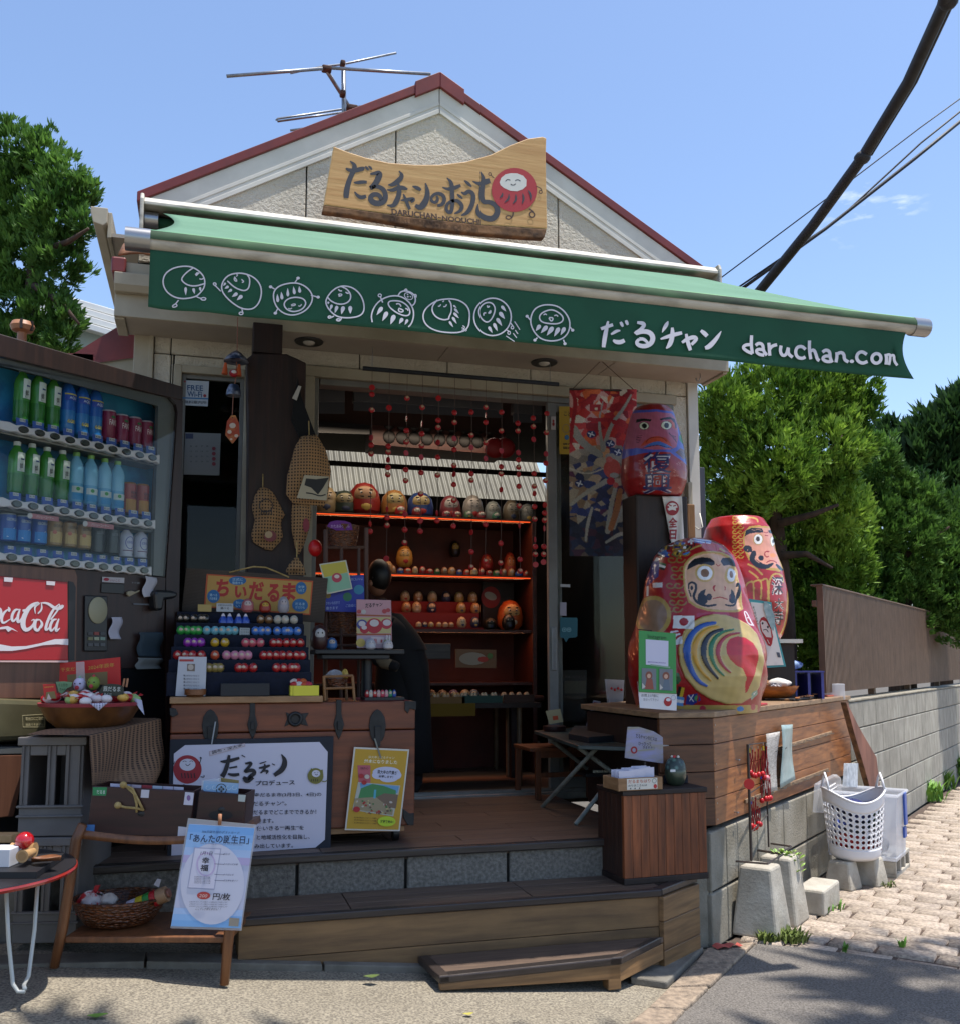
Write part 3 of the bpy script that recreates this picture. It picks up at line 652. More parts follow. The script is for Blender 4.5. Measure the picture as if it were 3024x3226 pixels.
def flatsheet(name,px=None,pts=None,dz=0,m=None,kind='structure',sub=14):
 """a sheet that follows the ground"""
 P=[gpt(*q)for q in px]if px else[Vc((x,y,0))for x,y in pts]
 import bmesh
 bm=bmesh.new();f=bm.faces.new([bm.verts.new((p.x,p.y,0))for p in P])
 bmesh.ops.triangulate(bm,faces=bm.faces[:])
 for k in range(-5,23):
  x=k*.1
  bmesh.ops.bisect_plane(bm,geom=bm.verts[:]+bm.edges[:]+bm.faces[:],plane_co=(x,0,0),plane_no=(1,0,0))
 for v in bm.verts:v.co.z=gz(v.co.x,v.co.y)+dz
 for f in bm.faces:
  if f.normal.z<0:f.normal_flip()
 me=bpy.data.meshes.new(name);bm.to_mesh(me);bm.free();me.materials.append(m);o=bpy.data.objects.new(name,me);col.objects.link(o)
 return tag(o,None,None,None,kind)
L1=[(2165,3000),(2010,3184)]
flatsheet('road',pts=[(-30,-20),(30,-20),(3.0,2.2),(2.4,3.2),(gpt(2382,2973).x,gpt(2382,2973).y),(2.1,3.85),(2.05,3.9),(-6,3.9),(-30,3.9)],dz=-.006,m=asph_w)
flatsheet('asphalt_patch',px=[(2382,2973),(2530,2985),(2800,3022),(3200,3080),(3600,3500),(1900,3500),(2100,3226)],dz=.0,m=asph_d)
WD=Vc((.763,.647,0)).normalized();WN=Vc((WD.y,-WD.x,0));K0=Vc((2.154,3.875,0))
def W(s,n,z):return K0+WD*s+WN*n+UPZ*z
pb=MB().poly([W(-.6,.02,-.069),W(-.6,2.8,-.069),W(9,2.8,-.069),W(9,.02,-.069)]).poly([W(-.6,2.8,-.069),W(-.6,5.5,-.069),W(9,5.5,-.069),W(9,2.8,-.069)]).poly([W(9,.02,-.069),W(9,5.5,-.069),W(40,5.5,-.069),W(40,.02,-.069)]).bld('brick_path',jointm,kind='structure')
a_,b_=gpt(2382,2973),gpt(3024,3050)
def in_patch(p):
 e=(b_-a_);return e.x*(p.y-a_.y)-e.y*(p.x-a_.x)<-.035
def settmesh(L,wd,seed):
 r=random.Random(seed);mb=MB();P=[]
 for sx,sy in((-1,-1),(0,-1),(1,-1),(1,1),(0,1),(-1,1)):
  P.append((sx*L/2+r.uniform(-.006,.006),sy*wd/2+r.uniform(-.004,.004)))
 h=.013+r.uniform(-.002,.002);inner=[(x*.955,y*.925,h+r.uniform(-.0015,.0025))for x,y in P]
 n=len(P);mb.v=[(x,y,0)for x,y in P]+inner
 for k in range(n):k2=(k+1)%n;mb.f.append((k,k2,n+k2,n+k));mb.m.append(0)
 mb.f.append(tuple(range(n,2*n)));mb.m.append(0);return mb
protos=[settmesh(.205+.02*(i%3)-.02,.118+.004*(i%2),i)for i in range(9)]
meshes=[]
for i,m_ in enumerate(protos):
 me=bpy.data.meshes.new('sett');me.from_pydata(m_.v,[],m_.f);me.materials.append(settm);me.polygons.foreach_set('use_smooth',[True]*len(m_.f));meshes.append(me)
ang=atan2(WN.y,WN.x);cand=[];rr=random.Random(3)
row=0;s=-.55
while s<26:
 n=.06+(row%2)*.1+rr.uniform(-.02,.02)
 while n<4.6:
  i=rr.randrange(9);L=.205+.02*(i%3)-.02
  p=W(s+rr.uniform(-.004,.004),n+L/2,-.0705)
  e_=b_-a_;p.z-=.008 if(e_.x*(p.y-a_.y)-e_.y*(p.x-a_.x))/e_.length<.07 else 0
  if not in_patch(p):cand.append((p,i,rr.uniform(-.02,.02)))
  n+=L+.007+rr.uniform(0,.007)
 s+=.1275;row+=1
def upx(p):q=p-EYE;z=q.dot(FW);return CX+F_PX*q.dot(RT)/z,CY-F_PX*q.dot(UP)/z
vis=[];rest=[]
for c in cand:
 u,v=upx(c[0]);(vis if(u<3060 and v<3260)else rest).append(c)
vis.sort(key=lambda c:(c[0]-EYE).length)
rest+=vis[300:]
for p,i,a in vis[:300]:
 o=bpy.data.objects.new('sett',meshes[i]);col.objects.link(o);o.parent=pb;o.location=p;o.rotation_euler=(0,0,ang+a)
mm=MB()
for p,i,a in rest:
 if(p-EYE).length>24:continue
 ca,sa=cos(ang+a),sin(ang+a);b0=len(mm.v)
 mm.v+=[(p.x+x*ca-y*sa,p.y+x*sa+y*ca,p.z+z)for x,y,z in protos[i].v];mm.f+=[tuple(b0+k for k in f)for f in protos[i].f];mm.m+=[0]*len(protos[i].f)
mm.bld('sett',settm,pb,kind='stuff',smo='all')
pv=[(2165,3005),(2382,2973),(2240,3095),(2100,3226),(2030,3300),(1850,3300),(1948,3226),(2008,3165)]
kb=thing('kerb_strip',None,None);kb['kind']='structure'
slabm=mat('rough_paver','#a08d78','#77695a',scale=40,rough=.92,bump=2.6,bscale=60,var=.1)
def slab(px,h=.02,m=slabm,name='paver',par=kb,dz=-.008):
 P=[gpt(*q)for q in px];P=[Vc((p.x,p.y,gz(p.x)+dz))for p in P]
 return MB().prs([p+UPZ*h for p in P],(0,0,-h)).bld(name,m,par,bev=.006)
slab([(2225,2995),(2375,2975),(2310,3040),(2190,3040)]);slab([(2188,3044),(2306,3044),(2235,3110),(2110,3116)],m=slabm)
slab([(2106,3120),(2230,3116),(2160,3185),(2045,3180)]);slab([(2040,3184),(2155,3190),(2080,3270),(1950,3260)]);slab([(1945,3265),(2076,3275),(2020,3330),(1880,3330)])
slab([(1985,3096),(2100,3112),(2215,3000),(2150,2990),(2075,3045),(1990,3075)],m=conc_d,h=.03)
for x0_ in(-1.35,-.75,-.15,.45,1.05):
 MB().prs([(x0_,3.585,gz(x0_)+.018),(x0_+.592,3.585,gz(x0_+.592)+.018),(x0_+.592,3.70,gz(x0_+.592)+.018),(x0_,3.70,gz(x0_)+.018)],(0,0,-.04)).bld('kerb_stone',conc_d,kb,bev=.004)
# terrace
ter=thing('terrace','raised shop terrace of dark boards on grey speckled stone blocks','terrace',(.9,4.6,0))
YT=3.93
rrow=0;y=YT+.012
while y<YW-.03:
 x=-.42-(rrow%3)*.3
 while x<1.93:
  L=.9;xa,xb=max(x,-.42),min(x+L-.003,1.93)
  if xb-xa>.05:MB().box(xa,xb,y,min(y+.117,YW-.024),.36,.40+rr.uniform(-.0008,.0008)).bld('plank',deckm,ter,bev=.0015,seg=1)
  x+=L
 y+=.12;rrow+=1
MB().box(-.42,1.93,YT-.022,YT+.0115,.372,.404).bld('nosing',nosing,ter,bev=.006)
for k in range(2):MB().box(-.42,1.93,YT-.005+k*.008,YT-.002+k*.008,.4042,.4055).bld('grip_line',blackm,ter)
MB().box(-.42,1.93,YT+.012,YT+.06,.15,.359).bld('mortar',darkvoid,ter)
xj=[-.41,-.02,X(937,2750,YT),X(1279,2750,YT),X(1600,2750,YT),1.93]
for a,b in zip(xj,xj[1:]):MB().box(a+.006,b-.006,YT-.004,YT+.02,.05,.3715).bld('stone_block',stonem,ter,bev=.006)
MB().box(-1.9,-.42,YT+.05,YT+.3,.0,.36).bld('side_footing',conc_d,ter)
st=thing('wooden_step','long brown wooden step with a chamfered right end below the terrace','step',(.9,3.7,0))
S0x=atZ(754,2895,.25).x;C1=Vc((1.779,3.60,0));C2=Vc((2.035,3.785,0));yS=3.62
for k in range(3):
 ya,yb=yS+.03+k*.092,yS+.03+k*.092+.089
 for xa,xb in((S0x,.55),(.553,1.25),(1.253,1.80+.11*k)):MB().box(xa+.001,xb,ya,min(yb,YT-.005),.215,.25+rr.uniform(-.0006,.0006)).bld('plank',deckm,st,bev=.0015,seg=1)
dC=(C2-C1).normalized();nC=Vc((dC.y,-dC.x,0))
MB().prs([(S0x,yS-.004,.252),(C1.x,yS-.004,.252),(C1.x-.02,yS+.029,.252),(S0x,yS+.029,.252)],(0,0,-.028)).bld('nosing',nosing,st,bev=.005)
q=[C1-Vc((0,.0,0)),C2,C2-nC*.045,C1-nC*.045+dC*-.0]
MB().prs([Vc((p.x+.003,p.y+.02,.253))for p in q],(0,0,-.028)).bld('nosing',nosing,st,bev=.005)
zb1=.108
def board(xa,xb,za,zb_,y=yS+.005,name='riser_board'):return MB().box(xa,xb,y,y+.022,za,zb_).bld(name,deckfront,st,bev=.002,seg=1)
board(S0x,C1.x-.001,zb1+.001,.2235);
MB().prs([(S0x,yS+.006,gz(S0x)+.005),(C1.x-.001,yS+.006,gz(C1.x)+.005),(C1.x-.001,yS+.006,zb1-.001),(S0x,yS+.006,zb1-.001)],(0,.02,0)).bld('riser_board',deckfront,st,bev=.002,seg=1)
for za,zb_ in((.130,.2235),(.02,.128),(-.05,.018)):
 a,b=C1+Vc((.0005,.005,0)),C2
 MB().prs([Vc((a.x,a.y,za)),Vc((b.x,b.y,za)),Vc((b.x,b.y,zb_)),Vc((a.x,a.y,zb_))],-nC*.022).bld('riser_board',deckfront2,st,bev=.002,seg=1)
MB().box(S0x,S0x+.02,yS+.03,YT-.01,gz(S0x),.2145).bld('side_board',deckfront,st)
ss=thing('small_wooden_step','small low wooden doorstep with one stub leg, in front of the long step','step',(1.2,3.5,0))
zt_=.075
fl,fr_,rb,bk=atZ(1384,3079,zt_),atZ(1958,3018,zt_),atZ(2085,2950,zt_),atZ(1310,3004,zt_)
def z_(p,z):return Vc((p.x,p.y,z))
lf=(fr_-fl).normalized();inn=Vc((-lf.y,lf.x,0))
bl_=Vc((bk.x,min(bk.y,3.615),0));rb=Vc((rb.x,min(rb.y,3.6),0))
MB().prs([z_(fl+inn*.05,zt_),z_(fr_+inn*.05,zt_),z_(rb,zt_),z_(rb-Vc((.1,-.01,0)),zt_),z_(bl_,zt_)],(0,0,-.02)).bld('tread',deckm,ss)
MB().prs([z_(fl,zt_+.003),z_(fr_,zt_+.003),z_(fr_+inn*.048,zt_+.003),z_(fl+inn*.048,zt_+.003)],(0,0,-.026)).bld('nosing',nosing,ss,bev=.005)
for k in range(3):MB().prs([z_(fl+inn*(.01+.012*k),zt_+.0036),z_(fr_+inn*(.01+.012*k),zt_+.0036),z_(fr_+inn*(.014+.012*k),zt_+.0036),z_(fl+inn*(.014+.012*k),zt_+.0036)],(0,0,-.0004)).bld('grip_line',blackm,ss)
dL=(bl_-fl).normalized();
MB().prs([z_(fl,zt_+.004),z_(fl+dL*(bl_-fl).length*.98,zt_+.004),z_(fl+dL*(bl_-fl).length*.98+lf*.04,zt_+.004),z_(fl+lf*.04+inn*.0,zt_+.004)],(0,0,-.0265)).bld('nosing',nosing,ss,bev=.005)
dR=(rb-fr_).normalized()
MB().prs([z_(fr_,zt_+.0045),z_(fr_+dR*(rb-fr_).length*.95,zt_+.0045),z_(fr_+dR*(rb-fr_).length*.95-lf*.05,zt_+.0045),z_(fr_-lf*.05,zt_+.0045)],(0,0,-.0275)).bld('nosing',nosing,ss,bev=.005)
MB().prs([z_(fl+lf*.005+inn*.004,zt_-.023),z_(fr_-lf*.005+inn*.004,zt_-.023),z_(fr_-lf*.005+inn*.004,zt_-.075),z_(fl+lf*.005+inn*.004,max(gz(fl.x)+.001,zt_-.075))],inn*.02).bld('apron',deckfront2,ss,bev=.002)
MB().prs([z_(fr_+inn*.01,zt_-.024),z_(rb,zt_-.024),z_(rb,zt_-.085),z_(fr_+inn*.01,zt_-.085)],-lf*.02).bld('apron',deckfront2,ss,bev=.002)
lg=fr_+inn*.03-lf*.028
MB().obox((lg.x,lg.y,(zt_-.024+gz(lg.x))/2+.001),lf*.026,inn*.026,UPZ*((zt_-.024-gz(lg.x))/2-.001)).bld('leg',deckfront2,ss,bev=.004)
MB().obox((fl.x+.05,fl.y+.05,(zt_-.024+gz(fl.x))/2+.002),lf*.02,inn*.02,UPZ*max(.004,(zt_-.024-gz(fl.x+.05))/2-.002)).bld('leg',deckfront2,ss)
# foundation of the side counter
fd=thing('side_foundation','grooved grey concrete base under the wooden side counter','foundation',tuple(W(1.2,-.1,-.06)))
cf=mat('foundation_concrete','#989284','#7e7767',scale=6,rough=.92,bump=1,bscale=90,dirt=.35)
def wbox(s0,s1,n0,n1,z0,z1,name,m,par,bev=.004,**k):
 c=W((s0+s1)/2,(n0+n1)/2,(z0+z1)/2);return MB().obox(c,WD*((s1-s0)/2),WN*((n1-n0)/2),UPZ*((z1-z0)/2)).bld(name,m,par,bev=bev,**k)
wbox(-.02,2.50,-.2,-.015,-.075,.41,'core',darkvoid,fd,bev=0)
sj_=[-.03,.17,.60,1.03,1.46,1.89,2.32,2.50]
for a,b in zip(sj_,sj_[1:]):
 for z0,z1 in((-.075,.155),(.165,.413)):wbox(a+.004,b-.004,-.06,0,z0,z1,'concrete_panel',cf,fd,bev=.007)
MB().box(K0.x-.20,K0.x-.006,K0.y-.0,K0.y+.2,-.07,.413).bld('corner_pier',cf,fd,bev=.006)
# block wall with its fence
bw=thing('block_wall','grey concrete block wall along the cobbled path, right of the counter','wall',tuple(W(5,-.1,-.06)))
blk=mat('block_concrete','#a39f93','#8b877c',scale=12,rough=.95,bump=1.6,bscale=160,var=.07,dirt=.45,stretch=(1,1,.5))
zs_=[-.07,.10,.30,.50,.705,.885]
wbox(2.52,14,-.15,-.012,-.075,.88,'mortar',mat('mortar','#5f5b53',rough=.95),bw,bev=0)
for r_,(z0,z1)in enumerate(zip(zs_,zs_[1:])):
 s=2.52-(.2 if r_%2 else 0)
 while s<13.8:
  a,b=max(s,2.525),s+.40
  if b-a>.05:wbox(a+.003,b-.003,-.16,0,z0+.003,z1-.003,'block',blk,bw,bev=.005,seg=1)
  s+=.40
wbox(2.50,14,-.17,.004,.8855,.90,'cap',cf,bw)
fn_=thing('louvre_fence','tall brown fence of narrow vertical slats on top of the block wall','fence',tuple(W(5,-.1,.9)))
slat=mat('brown_slat','#6d5645','#5b4738',scale=9,rough=.6,var=.10,dirt=.2)
fz0,fz1=.955,1.63
s=2.16;sm=None;k=0
hs_=[]
while s<11.9 and k<300:
 if sm is None:
  o=wbox(s,s+.017,-.085,-.045,fz0,fz1,'slat',slat,fn_,bev=0);sm=o.data;base=W(s+.01,-.065,0)
 else:
  o=bpy.data.objects.new('slat',sm);col.objects.link(o);o.parent=fn_;p=W(s+.01,-.065,0)-base;o.location=(p.x,p.y,p.z)
 s+=.0325;k+=1
for z0 in(1.05,1.50):wbox(2.15,11.9,-.115,-.086,z0,z0+.04,'rail',slat,fn_)
wbox(2.15,11.9,-.12,-.04,fz1+.0005,fz1+.012,'top_rail',slat,fn_)
for s in(2.72,3.85,5.3,6.9,8.7,10.7):wbox(s,s+.06,-.165,-.117,.9005,1.6,'post',slat,fn_)
# concrete pedestals, block, cinder block
pedm=mat('pedestal_concrete','#b3ada0','#978f81',scale=7,rough=.92,bump=.8,bscale=70,dirt=.3)
def pedestal(A,B,C,h,taper,label,group='concrete pier stones by the counter',back=None):
 a,b,c=[Vc((p.x,p.y,0))for p in(A,B,C)];d=a+(c-b)
 z0=gz(b.x);base=[Vc((p.x,p.y,z0))for p in(a,b,c,d)];cen=sum(base,Vc())/4
 top=[cen+(p-cen)*taper+UPZ*h for p in base];mb=MB();mb.v=[tuple(p)for p in base+top]
 mb.f=[(0,1,5,4),(1,2,6,5),(2,3,7,6),(3,0,4,7),(4,5,6,7),(3,2,1,0)];mb.m=[0]*6
 return mb.bld('concrete_pedestal',pedm,bev=.012,label=label,cat='pedestal',group=group),cen,top
z=-.06
A0,B0=atZ(2302,2945,z),atZ(2450,2969,z);e1=B0-A0;C0=B0+Vc((-e1.y,e1.x,0)).normalized()*e1.length*1.0
p1=pedestal(A0,B0,C0,.30,.68,'tall tapered concrete pier standing nearest, under the red bell rack')
dv=atZ(2536,2908,z)-atZ(2488,2941,z)+WD*.05
p2=pedestal(A0+dv,B0+dv,C0+dv,.30,.68,'tall tapered concrete pier just behind the bell rack foot')
A1,B1=atZ(2592,2796,z),atZ(2682,2812,z);e1=B1-A1;C1_=B1+Vc((-e1.y,e1.x,0)).normalized()*e1.length*.85
p3=pedestal(A1,B1,C1_,.145,.72,'short squat concrete pier under the front of the white laundry basket')
dv=WD*.17+WN*.10
p4=pedestal(A1+dv,B1+dv,C1_+dv,.15,.72,'short concrete pier under the right side of the white laundry basket')
c=W(.88,.20,0);mb=MB().obox((c.x,c.y,z+.06),WD*.15,WN*.07,UPZ*.06)
mb.bld('concrete_kerb_block',pedm,bev=.012,label='low weathered concrete block between the tall piers and the laundry basket',cat='block')
cbk=thing('cinder_block','hollow concrete cinder block under the clear storage box','block',tuple(atZ(2800,2765,z)))
axd,ayd=WN,WD;cc=atZ(2824,2769,z)+WD*.2-WN*.096
hx,hy,hz=.20,.095,.055
mb=MB();n3=4
ax2,ay2=ayd,axd
mb.obox(cc+UPZ*.011,ax2*.20,ay2*.095,UPZ*.011);mb.obox(cc+UPZ*.099,ax2*.20,ay2*.095,UPZ*.011)
for k in range(4):mb.obox(cc+ax2*(-.188+k*.1253)+UPZ*.055,ax2*.012,ay2*.094,UPZ*.0328)
mb.bld('block',pedm,cbk,bev=.003)
# laundry basket
lb=thing('laundry_basket','white plastic laundry basket full of round holes, dark clothes inside','basket',tuple(p3[1]+UPZ*.145))
bc=(p3[1]+p4[1])/2;bc.z=-.06+.147
plast=mat('white_plastic','#d9d9dc',rough=.42,coat=.1,sub=0)
hb=.345;nC_,nR_=30,9
def bsurf(a,zf,rr_=0):
 r=.112+.036*zf**.7+rr_;
 if zf<.06:r-=.02*(1-zf/.06)
 ex_=1.15;ca,sa=cos(a),sin(a)
 top=hb*(1+.10*abs(ca)**2.2)-.035*(abs(sa)**3)
 return bc+WN*0+RT*(ca*r*1.12)+Vc((-RT.y,RT.x,0))*(sa*r*.92)+UPZ*(top*zf)
mb=MB()
def cellhole(a0,a1,z0,z1):
 o8,i8=[],[]
 for k in range(8):
  t=pi/4*k;x_,y_=cos(t),sin(t);m_=max(abs(x_),abs(y_));
  o8.append((.5+.5*x_/m_,.5+.5*y_/m_));i8.append((.5+.33*x_,.5+.36*y_))
 P=[bsurf(a0+(a1-a0)*x_,z0+(z1-z0)*y_)for x_,y_ in o8+i8];b0=len(mb.v);mb.v+=[tuple(p)for p in P]
 for k in range(8):k2=(k+1)%8;mb.f.append((b0+k,b0+k2,b0+8+k2,b0+8+k));mb.m.append(0)
for c_ in range(nC_):
 a0,a1=2*pi*c_/nC_,2*pi*(c_+1)/nC_
 for r_ in range(7):z0=.20+r_*.088;cellhole(a0,a1,z0,z0+.088)
mb.grid(lambda a,b:bsurf(2*pi*a,.20*b),60,6);mb.grid(lambda a,b:bsurf(2*pi*a,.816+.184*b),60,4)
mb.poly([bsurf(2*pi*k/30,.001)for k in range(30)])
mb.bld('body',plast,lb,smo='all',solid=.0025)
mb=MB().tube([bsurf(2*pi*k/48,1.0,.002)for k in range(48)],.006,8,closed=True);mb.bld('rim',plast,lb,smo='all')
for a in(0,pi):
 p0,p1_=bsurf(a-.42,1.0),bsurf(a+.42,1.0);mid=(p0+p1_)/2
 mb=MB().tube([p0,p0*.75+p1_*.25+UPZ*.055,mid+UPZ*.085,p0*.25+p1_*.75+UPZ*.055,p1_],[.008,.006,.006,.006,.008],8);mb.bld('handle',plast,lb,smo='all')
cl_nm=dict(zip(['#181c3c','#232a5c','#11131f','#7a1418','#1c3a2c','#2c3f86','#a41d24'],['dark navy','navy','black','dark red','bottle green','blue','red']))
cl_cols=['#181c3c','#232a5c','#11131f','#7a1418','#1c3a2c','#2c3f86','#a41d24']
for k in range(20):
 a=rr.uniform(0,6.28);zz=.05+.028*(k//2)/1.2;r=rr.uniform(.03,.075)
 if k<5:cc_=cl_cols[3+3*(k%2)]
 else:cc_=cl_cols[k%6]if k%6!=3 else cl_cols[1]
 p=bc+RT*(cos(a)*r)+Vc((-RT.y,RT.x,0))*(sin(a)*r*.8)+UPZ*(zz+.02)
 m_=MB();sd=k*3.1
 m_.grid(lambda s_,t_:p+Vc((cos(2*pi*s_)*sin(pi*t_)*(.07+.012*sin(5*s_*6.28+sd)),sin(2*pi*s_)*sin(pi*t_)*(.06+.01*cos(7*t_*3+sd)),cos(pi*t_)*.035+.008*sin(9*s_*6.28+sd))),20,10)
 m_.bld('folded_cloth',flat(cc_,.9),smo='all',label=f'crumpled {cl_nm[cc_]} cloth inside the holed laundry basket',cat='cloth',group='cloths in the laundry basket')
# clear storage box
clr=bpy.data.materials.new('cloudy_plastic');clr.use_nodes=True;n=clr.node_tree.nodes;L=clr.node_tree.links
tr=n.new('ShaderNodeBsdfTransparent');tl=n.new('ShaderNodeBsdfTranslucent');tl.inputs[0].default_value=(.82,.84,.88,1)
pbn=n['Principled BSDF'];pbn.inputs['Base Color'].default_value=(.78,.80,.84,1);pbn.inputs['Roughness'].default_value=.25
m1=n.new('ShaderNodeMixShader');m1.inputs[0].default_value=.5;L.new(tl.outputs[0],m1.inputs[1]);L.new(pbn.outputs[0],m1.inputs[2])
m2=n.new('ShaderNodeMixShader');m2.inputs[0].default_value=.42;L.new(tr.outputs[0],m2.inputs[1]);L.new(m1.outputs[0],m2.inputs[2]);L.new(m2.outputs[0],n['Material Output'].inputs['Surface'])
bx=thing('storage_box','open clear plastic storage box on the cinder block, blue clip at its side','box',tuple(cc+UPZ*.11))
zb0,zb1=-.06+.1105,-.06+.47
f1=atZ(2822,2716,zb0);e_x,e_y=WN,WD
def bxp(x,y,z_):k_=1+.10*(z_-zb0)/(zb1-zb0);cxx=f1-e_x*.18+e_y*.13;return cxx+e_x*(x*.18*k_)+e_y*(y*.13*k_)+UPZ*(z_-cxx.z)
mb=MB();q4=[(-1,-1),(1,-1),(1,1),(-1,1)]
for k in range(4):
 a,b=q4[k],q4[(k+1)%4];mb.poly([bxp(*a,zb0),bxp(*b,zb0),bxp(*b,zb1),bxp(*a,zb1)])
mb.poly([bxp(*a,zb0+.002)for a in q4]);mb.bld('body',clr,bx,solid=.003)
mb=MB().tube([bxp(a[0]*1.03,a[1]*1.03,zb1)for a in q4],.009,4,closed=True);mb.bld('rim',clr,bx)
mb=MB().tube([bxp(a[0]*1.01,a[1]*1.01,zb0+.02)for a in q4],.005,4,closed=True);mb.bld('foot_rim',clr,bx)
p=bxp(1.06,.35,zb1-.09);MB().obox(p+UPZ*.0,e_x*.006,e_y*.03,UPZ*.09).bld('clip',flat('#2a4f9e',.4),bx,bev=.004)
p=bxp(1.06,.35,zb1-.22);MB().obox(p+UPZ*.0,e_x*.006,e_y*.03,UPZ*.03).bld('clip',flat('#2a4f9e',.4),bx,bev=.004)
for k,(x,y,zz,r,c_)in enumerate([(-.3,0,.07,.08,'#22242c'),(.3,.1,.06,.07,'#1d2336'),(-.1,-.2,.15,.07,'#303a5c'),(.45,-.45,.17,.022,'#c2281f'),(-.5,.3,.2,.06,'#2b2b33')]):
 q_=bxp(x,y,zb0);m_=MB().ball((q_.x,q_.y,zb0+zz),r,r*.8,r*.7,14,8);m_.bld('bundle',flat(c_,.85),smo='all',label=['dark wad of cloth at the bottom of the clear box','navy wad of cloth in the front of the clear box','blue grey wad of cloth in the middle of the clear box','small red ball behind the clear box wall','black wad of cloth on top in the clear box'][k],cat='cloth' if k!=3 else 'ball')
p=atpl(2600,2520,W(1.55,.22,.3),WN);mb=MB();
lidp=thing('clear_cover','clear plastic lid with a handle slot leaning behind the laundry basket','lid',tuple(W(1.6,.14,.12)))
pts=[atpl(u,v,W(1.6,.07,.3),WN)for u,v in((2575,2560),(2580,2470),(2600,2458),(2636,2440),(2648,2450),(2655,2560))]
MB().prs(pts,-WN*.03).bld('lid_body',clr,lidp,bev=.005)
pts=[atpl(u,v,W(1.6,.072,.3),WN)for u,v in((2592,2500),(2595,2490),(2630,2468),(2634,2478),(2600,2500))]
MB().tube(pts,.004,6,closed=True).bld('slot_edge',plast,lidp)
pts=[atpl(u,v,W(2.35,.16,.3),WN)for u,v in((2664,2478),(2668,2405),(2702,2405),(2700,2480))]
MB().prs(pts,-WN*.02).bld('paper_pack',mat('pack','#c3c8cd','#8f979f',scale=30,rough=.5),label='small white printed pack standing against the wall behind the storage box',cat='pack')
pts=[atpl(u,v,W(2.60,.10,.3),WN)for u,v in((2664,2212),(2672,2222),(2705,2290),(2760,2385),(2770,2470),(2776,2500),(2745,2505),(2722,2420),(2690,2310))]
pl=thing('driftwood_plank','raw reddish wooden plank leaning against the block wall beside the counter','plank',tuple(atpl(2755,2500,W(2.6,.1,.1),WN)))
MB().prs(pts,-WN*.035,0,1).bld('plank_body',[mat('raw_plank','#8a5a48','#5e3a2e',kind='wood',scale=6,stretch=(1,1,.3),rough=.8,bump=1),bark],pl,bev=.004)
# weeds
leafm=mat('weed_leaf','#55802b','#6f9a35',scale=8,rough=.6,var=.2)
leafd=mat('moss_leaf','#66742f','#4c5a25',scale=20,rough=.8)
def weed(p,n,h,sp,name,label,m=leafm,cat='weed',seed=1,w=.006,kind=None,blades=True):
 r=random.Random(seed);mb=MB()
 for _ in range(n):
  a=r.uniform(0,6.28);d=r.uniform(0,sp);b=Vc((p.x+cos(a)*d,p.y+sin(a)*d,p.z));l=h*r.uniform(.5,1);t=r.uniform(0,6.28);o=Vc((cos(t),sin(t),0));s_=Vc((-o.y,o.x,0))*w*r.uniform(.6,1.3)
  q1=b+o*l*.25+UPZ*l*.6;q2=b+o*l*.6+UPZ*l*.95
  mb.poly([b-s_*.6,b+s_*.6,q1+s_,q1-s_]);mb.poly([q1-s_,q1+s_,q2])
 return mb.bld(name,m,label=label,cat=cat,kind='stuff' if sp>.04 else kind)
weed(gpt(2418,2965),120,.05,.05,'weed_tuft','dry green weed tuft at the foot of the nearest tall concrete pier, left one',leafd,seed=2)
weed(gpt(2490,2962),200,.055,.07,'weed_tuft','bright yellow green weed tuft right of the nearest tall pier',leafd,seed=3)
weed(gpt(2585,2862),60,.05,.12,'grass_tuft','flat green grass growing beside the low concrete block',leafm,'grass',seed=4)
weed(gpt(2775,2790),60,.035,.08,'moss_patch','small mossy patch on the path beside the short piers',leafd,seed=5)
weed(atZ(2925,2520,-.06),120,.20,.14,'wall_weed','tall weed at the foot of the block wall, nearer of the two',leafm,seed=6,w=.012)
weed(atZ(2965,2485,-.06),80,.22,.12,'wall_weed','taller pale weed at the wall foot at the right edge',leafm,seed=7,w=.012)
weed(atZ(3010,2455,-.06),80,.3,.15,'wall_weed','weed clump farthest along the wall foot',leafm,seed=8,w=.014)
for k,(u,v)in enumerate(((2480,2915),(2590,2800),(2560,2870),(2840,2985),(2660,3000))):weed(gpt(u,v),8,.05,.01,'grass_sprig',['few grass blades beside the second tall pier','few grass blades at the left foot of the short pier','few grass blades by the low concrete block','few grass blades in a joint at the lower right of the path','few grass blades at the edge where path meets asphalt'][k],leafm,'grass',seed=20+k)
for k,(u,v,c_,l)in enumerate(((308,3202,'#6c8f3a','pale green fallen leaf on the road at lower left'),(1172,3078,'#4f5f2c','dull green fallen leaf on the kerb left of the small step'),(1292,3050,'#56602c','dull leaf tucked against the small step'),(1475,3197,'#a39a45','small yellow fallen leaf on the road below the small step'),(2250,3010,'#5d6f35','green leaf beside the right end of the steps'))):
 p=gpt(u,v,.02 if k==1 else.0);e=.028 if k in(0,1)else.018;mb=MB();mb.grid(lambda s_,t_:p+Vc(((s_-.5)*2*e,(t_-.5)*e*sin(pi*min(.98,max(.02,s_)))*1.2,.001+.006*abs(s_-.5)+.004*abs(t_-.5))),6,4)
 mb.bld('fallen_leaf',flat(c_),label=l,cat='leaf',smo='all')
p=gpt(2290,2985,.012);MB().grid(lambda s_,t_:p+Vc(((s_-.5)*.12,(t_-.5)*.05*(1+.3*sin(6*s_)),.004+.01*abs(sin(7*s_)))),10,5).bld('cloth_scrap',flat('#b5564a',.9),label='faded pink scrap of cloth on the ground at the foundation corner',cat='scrap',smo='all')
sp_=W(.62,.17,-.06);pot=thing('succulent_pot','green succulent in a grey pot between the tall piers and the wall','potted plant',tuple(sp_))
potc=Vc((sp_.x+.06,sp_.y-.0,-.06));potc=W(.60,.13,0)
